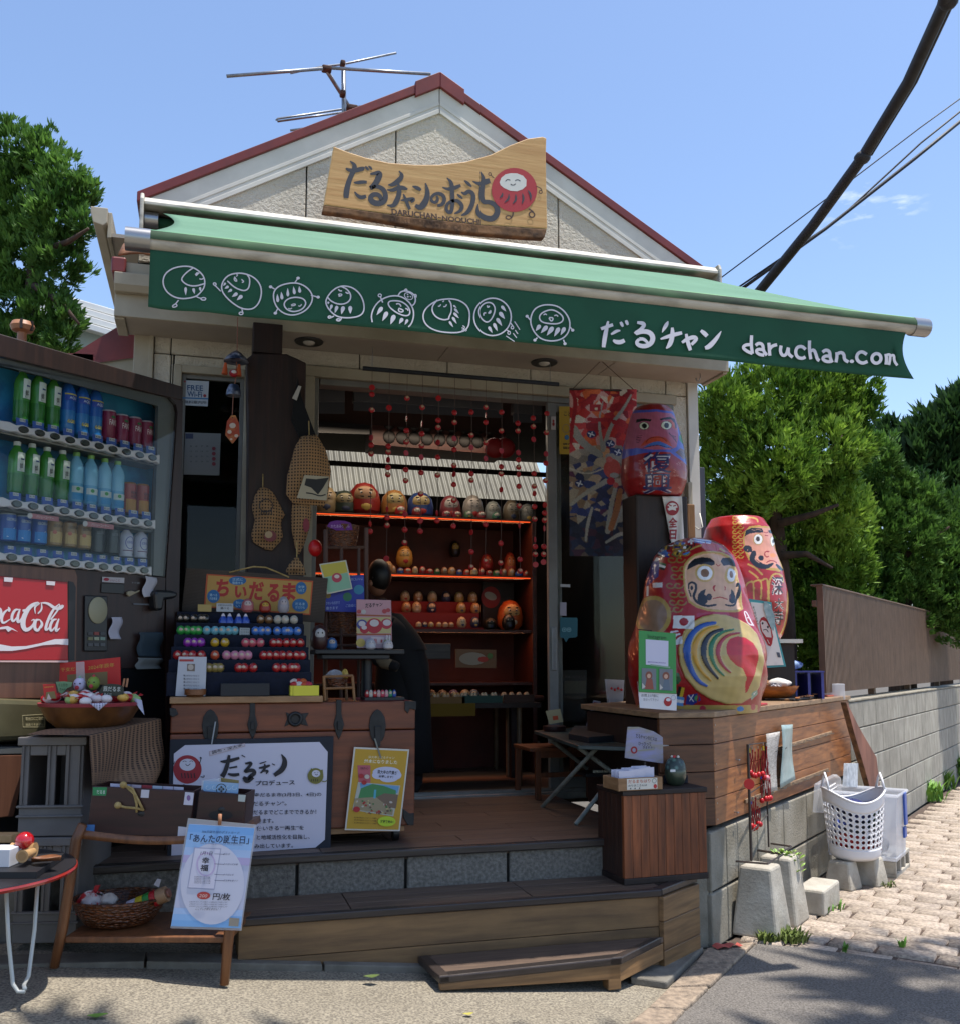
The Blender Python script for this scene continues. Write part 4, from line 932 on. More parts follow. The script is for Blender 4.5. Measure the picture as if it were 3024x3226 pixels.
MB().lth((potc.x,potc.y,-.06),[(.035,0),(.04,.01),(.045,.21),(.05,.21),(.05,.23),(.042,.23)],20).bld('pot',mat('grey_pot','#8d8a94','#75727b',scale=9,rough=.7),pot,smo=True)
mb=MB();r=random.Random(9)
for _ in range(110):
 a=r.uniform(0,6.28);d=r.uniform(.0,.07);c_=Vc((potc.x+cos(a)*d,potc.y+sin(a)*d,.185+r.uniform(0,.08)-.5*d));a2=a+r.uniform(-.8,.8);o=Vc((cos(a2),sin(a2),.7)).normalized();s_=o.cross(UPZ).normalized()*.011;u_=s_.cross(o).normalized()*.004;l=.035
 P0,P1=c_,c_+o*l;m_=c_+o*l*.6
 mb.poly([P0,m_+s_,P1,m_+u_]);mb.poly([P0,m_+u_,P1,m_-s_]);mb.poly([P0,m_-s_,P1,m_+s_])
mb.bld('leaves',mat('succulent','#7fa352','#a3b95f',scale=30,rough=.45),pot)
# painting by vertex colour
FH=Vc((sin(YAW),cos(YAW),0))
def lin(c):return np.array(srgb(c))
class Paint:
 def __init__(s,base,noise=.0):s.base=base;s.ops=[];s.t=lambda*a:[(a[i],a[i+1])for i in range(0,len(a),2)];s.noise=noise
 def set(s,ox,oy,k):s.t=Tr(ox,oy,k);s.k=k;return s
 def poly(s,c,*p,d=0):s.ops.append(('p',np.array(s.t(*p)),c,d));return s
 def polyr(s,c,pts,d=0):s.ops.append(('p',np.array(pts),c,d));return s
 def ell(s,c,x,y,rx,ry,rot=0,d=0):q=s.t(x,y)[0];s.ops.append(('e',(q[0],q[1],rx*s.k,ry*s.k,rot),c,d));return s
 def line(s,c,w,*p,d=0,smo=2):
  pts=s.t(*p)
  for _ in range(smo):
   q=[pts[0]]
   for a,b in zip(pts,pts[1:]):q+=[(a[0]*.75+b[0]*.25,a[1]*.75+b[1]*.25),(a[0]*.25+b[0]*.75,a[1]*.25+b[1]*.75)]
   q.append(pts[-1]);pts=q
  s.ops.append(('l',(np.array(pts),(w if isinstance(w,tuple)else(w,w,w)),s.k),c,d));return s
 def text(s,txt,x,y,w,h,c,out=None,ow=.05,bold=.03):
  q=s.t(x,y,x+w,y+h)
  if out:s.ops.append(('t',(txt,q[0][0],q[0][1],q[1][0],q[1][1],bold+ow),out,0))
  s.ops.append(('t',(txt,q[0][0],q[0][1],q[1][0],q[1][1],bold),c,0));return s
 def eval(s,U,V,ok=None):
  n=len(U);C=np.tile(lin(s.base),(n,1));D=np.zeros(n);ok=np.ones(n,bool)if ok is None else ok
  for kind,g,c,d in s.ops:
   if kind=='p':
    m=ok&(U>g[:,0].min())&(U<g[:,0].max())&(V>g[:,1].min())&(V<g[:,1].max());idx=np.nonzero(m)[0]
    u,v=U[idx],V[idx];ins=np.zeros(len(idx),bool);j=len(g)-1
    for i in range(len(g)):
     (x1,y1),(x2,y2)=g[i],g[j]
     if y1!=y2:ins^=((y1>v)!=(y2>v))&(u<(x2-x1)*(v-y1)/(y2-y1)+x1)
     j=i
    idx=idx[ins]
   elif kind=='e':
    x,y,rx,ry,rot=g;dx,dy=U-x,V-y;a=dx*cos(rot)+dy*sin(rot);b=-dx*sin(rot)+dy*cos(rot)
    idx=np.nonzero(ok&((a/rx)**2+(b/ry)**2<1))[0]
   elif kind=='l':
    pts,w,k=g;wm=max(w)*k;m=ok&(U>pts[:,0].min()-wm)&(U<pts[:,0].max()+wm)&(V>pts[:,1].min()-wm)&(V<pts[:,1].max()+wm)
    cand=np.nonzero(m)[0];u,v=U[cand],V[cand];hit=np.zeros(len(cand),bool);N=len(pts)-1
    for i in range(N):
     a,b=pts[i],pts[i+1];t=(i+.5)/N;ww=(w[0]*(1-2*t)+w[1]*2*t if t<.5 else w[1]*(2-2*t)+w[2]*(2*t-1))*k/2
     L2=max(1e-9,((b-a)**2).sum());q=np.clip(((u-a[0])*(b[0]-a[0])+(v-a[1])*(b[1]-a[1]))/L2,0,1)
     hit|=(u-a[0]-q*(b[0]-a[0]))**2+(v-a[1]-q*(b[1]-a[1]))**2<ww*ww
    idx=cand[hit]
   elif kind=='t':
    txt,x0,y0,x1,y1,bold=g;vs_,fs,asp=text_mesh(txt,bold);P=np.array([(x0+a*(x1-x0),y1+b*(y0-y1))for a,b in vs_])
    m=ok&(U>x0)&(U<x1)&(V>y0)&(V<y1);cand=np.nonzero(m)[0];u,v=U[cand],V[cand];hit=np.zeros(len(cand),bool)
    for f in fs:
     for k in range(1,len(f)-1):
      A_,B_,C_=P[f[0]],P[f[k]],P[f[k+1]]
      s1=(B_[0]-A_[0])*(v-A_[1])-(B_[1]-A_[1])*(u-A_[0]);s2=(C_[0]-B_[0])*(v-B_[1])-(C_[1]-B_[1])*(u-B_[0]);s3=(A_[0]-C_[0])*(v-C_[1])-(A_[1]-C_[1])*(u-C_[0])
      hit|=((s1>=0)&(s2>=0)&(s3>=0))|((s1<=0)&(s2<=0)&(s3<=0))
    idx=cand[hit]
   elif kind=='f':idx,=np.nonzero(ok&g(U,V))
   if c is not None:C[idx]=lin(c)
   D[idx]+=d
  return C,D
def color_mesh(name,verts,faces,cols,m,parent=None,smo=True,**k):
 mb=MB();mb.v=verts;mb.f=faces;mb.m=[0]*len(faces)
 o=mb.bld(name,m,parent,smo='all' if smo else False,**k)
 a=o.data.color_attributes.new('Col','FLOAT_COLOR','POINT');a.data.foreach_set('color',np.hstack([cols,np.ones((len(cols),1))]).astype(np.float32).ravel());return o
def proj_np(P):
 q=P-np.array(EYE);z=q@np.array(FW);return CX+F_PX*(q@np.array(RT))/z,CY-F_PX*(q@np.array(UP))/z
def figure(name,label,cat,ua,depth,prof,paint,m,nA=300,nZ=280,group=None,wob=.004,sy=1.0,seed=1):
 """turned papier-mache body; prof = [(v, half width px)] from top to bottom along an upright axis"""
 c=EYE+FH*depth;c=c+Vc((RT.x,RT.y,0))*((ua-CX)/F_PX*depth*cos(PIT)*(1.0))
 pr=sorted(prof);vz=[atpl(ua,v,c,FH).z for v,_ in pr];rr_=[h/F_PX*depth for _,h in pr]
 zz=np.linspace(vz[-1],vz[0],nZ);R0=np.interp(zz,vz[::-1],rr_[::-1])
 for _ in range(3):R0[1:-1]=(R0[:-2]+R0[1:-1]*2+R0[2:])/4
 t=np.linspace(-1,1,nA,endpoint=False);an=pi*(t*.62+.38*t**3)+math.atan2(-(c.y),-(c.x))
 A_,Z_=np.meshgrid(an,zz);Rg=np.repeat(R0[:,None],nA,1)
 def pos(Rg):return np.stack([c.x+np.cos(A_)*Rg,c.y+np.sin(A_)*Rg*sy,Z_],-1).reshape(-1,3)
 P=pos(Rg);N=np.stack([np.cos(A_),np.sin(A_),0*A_],-1).reshape(-1,3);front=((np.array(EYE)-P)*N).sum(1)>-.02
 U,V=proj_np(P);C,D=paint.eval(U,V,front)
 w=wob*(np.sin(A_*5+Z_*13+seed)*np.sin(Z_*23+A_*3)+.6*np.sin(A_*11+Z_*41+seed*2))
 Dg=D.reshape(Rg.shape)
 for _ in range(3):Dg[1:-1]=(Dg[:-2]+Dg[1:-1]*2+Dg[2:])/4;Dg[:,1:-1]=(Dg[:,:-2]+Dg[:,1:-1]*2+Dg[:,2:])/4
 P=pos(Rg+w+Dg)
 if paint.noise:
  r=np.random.RandomState(seed);k=1+paint.noise*(np.sin(A_*31+Z_*57)*np.sin(Z_*91-A_*17)).ravel();C=C*k[:,None]
 faces=[]
 for i in range(nZ-1):
  b=i*nA
  for j in range(nA):j2=(j+1)%nA;faces.append((b+j,b+j2,b+nA+j2,b+nA+j))
 V_=P.tolist();faces.append(tuple(range(nA))[::-1]);faces.append(tuple(range((nZ-1)*nA,nZ*nA)))
 return color_mesh(name,V_,faces,C,m,label=label,cat=cat,group=group),c,vz[-1]
paper=vmat('painted_paper',rough=.33,coat=.35,bump=.35,bscale=35)
matte=vmat('painted_matte',rough=.75)
GOLD,RED,BLK,SKIN,WHT='#a98d4c','#98131a','#14161f','#c9a083','#d8d8da'
# the big front daruma
p=Paint(RED,noise=.06).set(1980,1660,520/1667)
rr=random.Random(5)
p.poly(GOLD,80,1800,1300,1800,1300,1900,80,1900)
FL=['#1f2f7a','#d0d0d0','#8d1820','#1c5a38','#c9a23a','#202028','#3d78b8','#d9d9d9']
def flag(x,y,w,h,a,cs,horiz=True):
 ca,sa=cos(a),sin(a);n=len(cs)
 for i,c in enumerate(cs):
  q=[(0,i*h/n),(w,i*h/n),(w,(i+1)*h/n),(0,(i+1)*h/n)]if horiz else[(i*w/n,0),((i+1)*w/n,0),((i+1)*w/n,h),(i*w/n,h)]
  p.poly(c,*[z_ for X_,Y_ in q for z_ in(x+X_*ca-Y_*sa,y+X_*sa+Y_*ca)])
for k in range(26):
 a=rr.uniform(-.5,.5);flag(rr.uniform(260,620),rr.uniform(120,250),rr.uniform(60,90),rr.uniform(35,55),a,[rr.choice(FL)for _ in range(3)],rr.random()<.5)
for x,y,w,h,a,cs,hz in[(300,350,80,70,.3,['#1c5a38','#d8d8d8','#16161c'],1),(235,565,105,100,-.03,['#cfcfd2','#9a1a22'],1),(160,600,50,100,-.05,['#9a1a22','#d4d0d0','#9a1a22'],0),(640,110,190,45,.15,['#d0d4e4','#4f66b0','#d0d4e4','#4f66b0'],1),(570,120,90,60,.1,['#8d1820'],1),(500,1610,100,100,.25,['#16161c','#c8a830','#9a1a22'],0),(480,1710,80,90,.15,['#5a8fc8','#dadada','#5a8fc8'],1),(330,240,70,40,.2,['#4a7ac0','#3d66b0'],1),(250,290,60,60,.5,['#9a1a22','#d4d0d0'],0)]:flag(x,y,w,h,a,cs,hz)
p.poly('#232f7c',230,350,300,340,300,500,175,600,180,500);p.poly('#232f7c',585,1700,700,1680,725,1750,640,1800,570,1790)
for x,y in((240,420),(262,470),(225,500),(205,540),(250,520)):p.ell(WHT,x,y,7,7)
for a in((600,1700,650,1760),(650,1695,610,1760)):p.line(WHT,8,*a,smo=0)
p.ell('#4c8a5a',680,1730,20,28)
p.line('#9a1a22',14,700,1685,690,1790,smo=0);p.poly(WHT,590,140,650,130,655,150,595,160);p.poly(WHT,612,118,632,116,640,172,620,174)
p.line(GOLD,(14,22,14),620,230,700,190,800,180,900,210,960,250);p.line('#a63a4c',60,760,190,880,215);p.line('#7f1420',8,770,150,800,210);p.line('#7f1420',8,870,185,885,235)
for y in(200,260,330,420,500,590,680,760,830):
 for x in(560,480):
  o=40 if(y//10)%2 else 0;q=x-o-(y-200)*.06 if y>300 else x-o
  pts=[(q+55*cos(t)*(1-t/9),y+38*sin(t)*(1-t/9))for t in[k*.7 for k in range(9)]];p.line('#8a6d38',15,*[z_ for w_ in pts for z_ in w_],smo=1)
p.ell(GOLD,245,900,180,205,rot=.12);p.ell('#8a6e58',240,900,142,165,rot=.12)
face=(545,420,560,370,600,320,660,275,740,250,850,240,940,255,1010,290,1055,340,1085,420,1110,520,1130,640,1150,760,1160,830,1100,860,960,865,800,850,680,815,600,760,560,640,545,520)
p.poly(GOLD,*face)
inner=(568,430,580,385,615,340,670,298,745,272,850,262,935,275,1000,308,1040,355,1070,430,1092,525,1110,640,1125,750,1135,825,1060,838,960,838,800,826,690,790,618,745,580,640,566,520)
p.poly(SKIN,*inner,d=-.008)
p.poly(BLK,582,435,600,375,660,320,740,303,820,312,865,345,870,380,840,390,780,372,700,378,640,405);p.poly(BLK,932,345,960,312,1010,308,1055,340,1080,405,1030,382,960,392)
for x,y,rx,ry in((768,465,88,78),(1040,485,52,74)):p.ell('#b99a5e',x,y,rx+14,ry+14);p.ell('#d9dbe0',x,y,rx-8,ry-5,d=.004)
p.ell('#7a5a42',768,465,44,42);p.ell('#7a5a42',1038,478,22,36)
p.line('#a01c1e',(6,9,6),885,375,905,398,925,380);p.line('#b58a6e',5,900,300,905,350,smo=0)
p.poly('#9c1716',880,588,855,590,848,615,860,645,880,655,868,620);p.poly('#9c1716',975,590,992,605,990,630,978,648,980,615)
p.line('#9c1716',(8,12,8),855,722,890,716,925,706,965,718,1000,730)
p.line(BLK,(16,28,20),600,620,600,570,640,555,680,580,675,640,650,690,665,740,720,780,800,800,885,785);p.ell(BLK,632,615,16,22);p.line(BLK,14,605,640,625,700)
p.poly(BLK,780,625,730,645,700,680,690,740,715,780,760,790,800,755,790,700,765,680);p.ell('#1b1d2a',815,706,30,34);p.ell('#3d2c28',815,706,14,18)
p.poly(BLK,1050,628,1075,650,1095,700,1090,760,1050,775,1020,750,1025,690,1050,670);p.ell('#6a1c1a',1035,705,9,22);p.line(BLK,(14,24,14),985,785,1040,800,1090,780,1115,700,1120,600,1105,560,1095,600)
p.line('#a0304a',40,700,890,850,880,1000,880)
belly=(500,1250,515,1150,560,1050,640,960,740,905,860,880,980,890,1100,930,1200,990,1280,1080,1330,1200,1345,1330,1335,1480,1300,1620,1230,1720,1130,1780,980,1790,820,1740,680,1650,570,1520,515,1390)
p.poly('#b39c62',*belly,d=.010)
for c_,w_,q in(('#1e4c9c',(30,72,20),(860,970,740,990,640,1070,590,1180,585,1310,630,1450,700,1560,780,1605)),('#c08f2e',(20,56,12),(900,1010,790,1030,700,1110,655,1220,670,1350,730,1460,820,1550)),('#1b1f2e',(26,60,16),(930,1035,830,1070,770,1140,745,1240,760,1350,820,1450,890,1530)),('#1f6a44',(16,50,10),(1040,1035,930,1060,850,1130,815,1230,830,1340,880,1440,950,1505)),('#9a2738',(14,46,14),(1100,1070,1000,1085,920,1150,885,1240,900,1340,950,1420,1010,1470))):
 p.line(c_,w_,*q,d=.005)
p.poly('#b01824',975,1190,1010,1130,1080,1105,1160,1120,1230,1170,1275,1250,1285,1340,1260,1460,1220,1560,1180,1660,1160,1680,1155,1600,1170,1520,1130,1430,1070,1400,1010,1340,975,1270)
p.poly('#d6d6d8',448,895,662,897,658,1033,443,1023);p.ell('#94121c',553,958,46,40)
for k in range(6):p.poly('#cfcfd4' if k%2 else '#97202c',*[z_ for(X_,Y_)in((400+k*22,1040+k*14),(480+k*12,1030+k*14),(545,1110+k*14),(400,1130+k*14))for z_ in(X_,Y_)])
p.line('#d8d0d0',12,1165,860,1185,850,1210,900,1230,960,1250,995);p.line('#d8d0d0',10,1165,870,1180,940,1210,985,1245,992);p.line('#d8d0d0',8,1185,920,1215,915)
p.poly('#1c5a38',478,1470,505,1475,530,1550,495,1590,478,1590)
p.ell('#a83244',745,1838,32,34);p.ell('#2f78b8',1125,1838,34,26);p.ell('#2f78b8',540,1860,36,20);p.ell('#a83244',1258,1820,24,32);p.poly('#7f9f8a',1215,1690,1240,1660,1290,1640,1295,1690,1240,1750);p.poly('#d6d6d8',1235,1680,1280,1665,1262,1700)
o1,c1,_=figure('big_front_daruma','large gold bellied papier mache daruma with flag stickers standing on the counter corner','daruma doll',2192,4.85,[(1694,4),(1699,40),(1707,64),(1722,94),(1753,123),(1784,139),(1816,148),(1847,156),(1878,162),(1909,170),(1941,178),(1972,187),(2003,198),(2034,207),(2065,212),(2128,212),(2159,207),(2190,198),(2221,190),(2240,184)],p,paper,420,400,wob=.003)
# second daruma, behind it
p=Paint('#9c1519',noise=.05).set(2200,1600,500/1506)
for y in range(90,470,46):
 for x in(340,395,440):
  if x>400 and y>130:continue
  pts=[(x+30*cos(t)*(1-t/9),y+24*sin(t)*(1-t/9))for t in[k*.7 for k in range(9)]];p.line('#b5913f',9,*[z_ for w_ in pts for z_ in w_],smo=1)
p.line('#b5913f',16,400,120,470,85,550,100,560,130);
p.poly('#b5913f',415,290,435,220,480,175,560,165,690,180,720,260,735,380,770,500,800,580,770,605,640,585,540,550,470,490,430,400)
p.poly('#cc8d76',430,290,450,235,490,195,570,183,690,195,712,270,726,390,760,500,790,575,700,572,600,550,520,510,465,440,440,370)
p.poly(BLK,435,270,445,215,500,188,600,195,612,235,540,235,480,245);p.poly(BLK,655,215,680,205,695,230,700,255,665,235)
p.line('#b98a70',4,500,205,530,215,560,200,590,215)
for x,y,rx,ry in((562,298,40,46),(702,315,20,46)):p.ell('#b08a50',x,y,rx+9,ry+10);p.ell('#dcdad8',x,y,rx,ry);
p.ell('#3c2a20',560,295,20,24);p.ell('#3c2a20',706,315,8,20)
p.line('#8c1518',9,620,230,640,238,655,232);p.line('#8c1518',9,625,262,655,265)
p.line('#8c1518',10,665,415,630,412,620,445,645,470,660,460);p.ell('#d98a50',705,450,30,20);p.line('#8c1518',10,645,518,670,500,705,500,740,520)
p.line(BLK,(6,40,44),470,420,440,400,440,375,480,378,485,400);p.line(BLK,(50,60,16),520,430,500,490,560,540,640,565,700,530);p.line('#c08a74',8,590,440,540,450,530,490,570,520);p.ell(BLK,590,475,26,26);p.line(BLK,(20,30,14),740,540,770,570,795,590)
for q in((470,535,540,570,600,630),(480,600,530,635,560,665),(430,800,440,740,480,700,520,700,525,860),(525,700,570,680,595,700,590,860),(595,690,640,665,660,700,655,860),(660,1000,665,720,690,640,740,620,790,640,800,700),(850,700,845,900,820,1100,780,1200)):p.line('#b5913f',16,*q)
for i,ch in enumerate('深大寺'):p.text(ch,(690,715,705)[i],(650,860,965)[i],(112,92,95)[i],(175,105,150)[i],'#15151c','#d6cfc8',.028,.008)
o2,c2,zb2=figure('tall_red_daruma','tall red daruma with vertical black lettering, standing behind the big one','daruma doll',2333,5.95,[(1626,4),(1629,40),(1633,78),(1666,100),(1700,108),(1733,115),(1766,125),(1799,136),(1832,142),(1866,146),(1899,148),(1932,146),(1965,140),(1998,129),(2016,118)],p,paper,260,240,wob=.002,seed=3)
mb=MB().obox((c2.x,c2.y,zb2-.012),RT*.30,Vc((-RT.y,RT.x,0))*.25,UPZ*.011);t_=thing('display_stand','plain dark stand with pale top carrying the tall red daruma','stand',(c2.x,c2.y,0));mb.bld('top',trimw,t_)
MB().obox((c2.x,c2.y,(zb2-.06)/2),RT*.26,Vc((-RT.y,RT.x,0))*.21,UPZ*((zb2+.01)/2)).bld('body',darkwood,t_)
# wall daruma on the post
p=Paint('#8c1b1e',noise=.08).set(1980,1240,240/1037)
p.poly('#4a55b5',-100,240,100,225,400,215,620,250,700,330,780,560,840,900,830,1010,700,900,560,800,400,790,200,810,0,850,-100,900)
p.poly('#a85a76',-100,290,120,260,380,245,580,270,640,340,665,460,670,620,640,730,560,760,300,760,100,740,-60,760)
p.ell('#2a7a48',665,340,26,60);p.ell('#2a7a48',730,620,45,70,rot=-.5);p.poly('#8c1b1e',680,410,720,400,760,580,700,560)
p.poly('#b54a38',150,720,210,640,300,590,400,575,500,600,560,660,600,740,480,690,380,650,280,670)
p.poly('#c05a3e',500,370,600,350,650,430,650,500,600,470)
p.poly('#14121a',92,395,100,350,200,340,310,350,290,378,200,372);p.poly('#14121a',415,345,480,325,560,315,620,345,650,420,650,475,630,470,620,400,570,350,480,355,430,365)
for x,y,rx,ry in((205,440,62,48),(510,432,70,54)):p.ell('#4a3830',x,y,rx+8,ry+6);p.ell('#d2d8c8',x,y,rx,ry)
p.ell('#14181c',210,440,34,34);p.ell('#14181c',512,432,34,38)
p.poly('#4668b8',190,740,260,690,340,655,420,650,500,680,600,735,500,742,400,705,320,705);p.line('#16161e',(5,9,5),190,742,300,712,400,700,500,725,590,745)
p.line('#7c1c1c',12,230,660,270,610,360,590,460,595,510,645);p.line('#16161e',8,540,530,570,570,630,580);
for k in range(5):p.line('#16161e',6,560+k*15,560+k*18,600+k*12,575+k*22,640,590+k*18,smo=0);p.line('#16161e',6,100,580+k*22,180-k*10,570+k*24,smo=0)
p.text('復',190,790,390,290,'#23245c','#b8b6c4',.03,.01);p.text('興',190,1080,390,290,'#23245c','#b8b6c4',.03,.01)
rr=random.Random(8)
for k in range(26):
 x,y=rr.choice([rr.uniform(590,800),rr.uniform(95,190)]),rr.uniform(860,1380);p.line('#b87a72',4,x,y,x+20,y-16,x+12,y+14,x+34,y+4,smo=1)
p.poly('#6a4436',630,800,700,740,800,800,750,900);p.line('#26181a',8,680,780,760,820);p.line('#26181a',8,700,810,740,850)
o3,c3,zb3=figure('wall_daruma','pink faced daruma with blue lips and big blue kanji, high on the post','daruma doll',2070,5.15,[(1275,5),(1277,30),(1281,42),(1287,55),(1298,64),(1310,70),(1333,76),(1356,82),(1380,89),(1403,94),(1426,98),(1449,101),(1472,104),(1496,105),(1520,103),(1542,95),(1560,86),(1567,78)],p,paper,220,240,wob=.0015,seed=5)
pst=thing('dark_post','dark timber post under the pink faced daruma','post',(c3.x,c3.y,0))
MB().box(X(1985,1800,c3.y),X(2148,1800,c3.y),c3.y-.08,c3.y+.10,.9,zb3-.001).bld('timber',darkwood,pst,bev=.01)
rp=thing('raw_post','short raw brown timber post end right of the banner','post',(c3.x+.2,c3.y,0))
MB().box(X(2150,1640,c3.y),X(2175,1640,c3.y),c3.y-.05,c3.y+.05,.9,atY(2160,1592,c3.y).z).bld('timber',mat('raw_post_wood','#8a6238','#5c3f24',kind='wood',scale=6,stretch=(9,9,.8),rough=.7,bump=.8),rp,bev=.006)
YBn=c3.y-.10;ban=thing('white_banner','white cloth banner with a red daruma crest and red kanji under the pink faced daruma','banner',tuple(atY(2120,1690,YBn)))
t=Tr(1980,1240,240/1037)
MB().grid(lambda a,b:atY(*t(455+a*(265+b*30)+b*120*(1-a)*1.0,1400+b*640)[0],YBn+.006*sin(a*9+b*4)),12,20).bld('cloth',flat('#d2cfcb',.9),ban,smo='all',solid=.002)
sh=WS(lambda u,v,k:atY(u,v,YBn-.009-k));q=t(590,1560)[0]
sh.ell(*q,21,23,'#8e1d28');sh.lay();sh.ell(q[0],q[1]-3,16,14,'#d2cfcb');sh.lay();sh.poly(t(515,1600,590,1580,660,1600,640,1640,590,1652,545,1640),'#8e1d28')
sh.stroke(t(540,1510,580,1530),3.5,'#8e1d28',smo=0);sh.stroke(t(640,1520,600,1532),3.5,'#8e1d28',smo=0);sh.ell(*t(530,1545)[0],4,4,'#8e1d28');sh.ell(*t(650,1570)[0],3,4,'#8e1d28')
sh.text('全',0,0,1,'#8e1d28',bold=.03,quad=t(540,1825,655,1820,660,1680,535,1690));sh.text('日',0,0,1,'#8e1d28',bold=.03,quad=t(555,1985,640,1985,650,1850,550,1850))
sh.bld('crest_and_lettering',ban)
MB().box(X(2172,1560,5.25),X(2186,1560,5.25),5.27,YW-.016,atY(2180,1600,5.3).z,atY(2180,1522,5.3).z).bld('electric_box',trimi,label='small cream electrical box on the wall corner beside the pink faced daruma',cat='electrical box',bev=.004)
MB().tube([atY(2175,1600,5.28),atY(2176,1650,5.26),atY(2200,1668,5.2),atY(2212,1660,5.2),atY(2208,1640,5.25),atY(2203,1618,5.3)],.004,6).bld('wall_cable',trimw,smo='all',label='loop of pale cable hanging from the electrical box at the wall corner',cat='cable')
MB().box(X(2196,1600,5.6),X(2222,1600,5.6),5.6,5.9,.9,atY(2210,1472,5.6).z).bld('metal_cabinet',mat('slate_metal','#2f333c',rough=.5),label='dark grey metal cabinet edge standing behind the house corner',cat='cabinet',bev=.004)
# counter
co=thing('side_counter','brown wooden box counter of wide boards carrying the big darumas','counter',tuple(W(1.2,-.3,.4)))
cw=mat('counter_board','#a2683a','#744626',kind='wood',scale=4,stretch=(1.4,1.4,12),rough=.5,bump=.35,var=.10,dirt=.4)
cwt=mat('counter_top','#8f7355','#6d5640',kind='wood',scale=6,stretch=(3,3,9),rough=.6,bump=.3,var=.1)
Kc=Vc((2.186,3.902,0));zc0,zc1=.435,.903
def Wc(s,n,z):return Kc+WD*s+WN*n+UPZ*z
lv=[zc0,.553,.668,.787,zc1]
for z0,z1 in zip(lv,lv[1:]):
 cen=Wc(1.24,-.0125,(z0+z1)/2);MB().obox(cen,WD*1.24,WN*.0125,UPZ*((z1-z0)/2-.0015)).bld('board',cw,co,bev=.002,seg=1)
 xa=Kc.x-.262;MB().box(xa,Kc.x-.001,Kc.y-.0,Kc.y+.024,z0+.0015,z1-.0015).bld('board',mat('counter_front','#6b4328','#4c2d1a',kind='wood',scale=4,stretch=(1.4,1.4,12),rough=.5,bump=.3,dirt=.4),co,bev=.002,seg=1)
mb=MB()
tp=[(Kc.x-.27,Kc.y-.012),(Kc.x+.0,Kc.y-.012),tuple(Wc(2.485,.012,0))[:2],tuple(Wc(2.485,-.62,0))[:2],(Kc.x-.27,Kc.y+.9)]
mb.prs([(a,b,zc1+.0265)for a,b in tp],(0,0,-.025));mb.bld('top',cwt,co,bev=.003)
mb=MB().obox(Wc(2.46,-.3,(zc0+zc1)/2),WD*.012,WN*.28,UPZ*.23);mb.bld('end_board',cw,co)
MB().prs([(Kc.x-.255,Kc.y+.03,zc0),(Kc.x-.02,Kc.y+.03,zc0),tuple(Wc(2.4,-.03,zc0)),tuple(Wc(2.4,-.6,zc0)),(Kc.x-.255,Kc.y+.85,zc0)],UPZ*.46).bld('core',darkwood,co)
for z in(.46,.53,.60,.70,.80,.87):
 mb=MB();p_=Wc(.02,.0008,z);mb.lth(p_,[(.004,0),(.004,.0015)],8,ax=WN);mb.bld('screw',steel,co)
zt2=zc1+.0267
MB().prs([atZ(*q,zt2)for q in((2375,2232),(2448,2218),(2445,2198),(2372,2205))]if 0 else[Wc(.40,.0,zt2),Wc(.78,.0,zt2),Wc(.78,-.35,zt2),Wc(.40,-.35,zt2)],UPZ*.012).bld('red_board',flat('#a32a2e',.5),label='flat red lacquered board on the counter right of the big daruma',cat='board',bev=.003)
MB().prs([Wc(2.15,-.05,zt2),Wc(2.33,-.03,zt2),Wc(2.35,-.16,zt2),Wc(2.17,-.18,zt2)],UPZ*.01).bld('red_tile',flat('#a8543c',.7),label='thin terracotta slab at the far right end of the counter',cat='tile',bev=.002)
YR=lambda u,v,n=.012:atpl(u,v,Wc(0,n,.5),WN)
rl=thing('peg_rail','upper thin wooden rail with metal pegs on the counter side','rail',tuple(YR(2500,2350)))
def rail(q,parent,n=6):
 a,b=YR(*q[0]),YR(*q[1]);d=(b-a);MB().obox((a+b)/2-WN*.006,d/2,WN*.005,UPZ*.010).bld('bar',cwt,parent,bev=.002)
 for k in range(n):
  c_=a+d*((k+.5)/n);MB().tube([c_,c_+WN*.025+UPZ*.0,c_+WN*.03+UPZ*.008],.0022,6).bld('peg',steel,parent)
rail(((2413,2372),(2621,2308)),rl,8)
rl2=thing('peg_rail','lower thin wooden rail with metal pegs on the counter side','rail',tuple(YR(2500,2480)))
rail(((2350,2525),(2610,2425)),rl2,7)
rl3=thing('peg','single metal peg in the counter boards left of the bell rack','peg',tuple(YR(2320,2395)));
for u,v in((2316,2393),(2312,2558)):
 c_=YR(u,v,.001);MB().tube([c_,c_+WN*.02,c_+WN*.02-WD*.02],.003,6).bld('pin',steel,rl3)
def strip(px,m,label,name='paper_strip',cat='paper strip',n=.03):
 P=[atpl(u,v,Wc(0,n,.5),WN)for u,v in px];a,b,c,d=P
 MB().grid(lambda s_,t_:a*(1-s_)*(1-t_)+b*s_*(1-t_)+c*s_*t_+d*(1-s_)*t_+WN*(.006*sin(t_*5+s_*2)),4,12).bld(name,m,smo='all',solid=.001,label=label,cat=cat)
strip(((2412,2312),(2452,2304),(2445,2490),(2408,2500)),mat('weathered_paper','#b9b4ae','#8f8981',scale=30,rough=.9,stretch=(1,1,6)),'white weathered fortune board hanging on the counter rail, nearer one')
strip(((2460,2284),(2492,2282),(2502,2455),(2460,2485)),mat('pale_glassy','#9fb0ae','#7e918f',scale=12,rough=.35),'pale greenish wavy plate hanging on the counter rail, farther one','hanging_plate','plate')
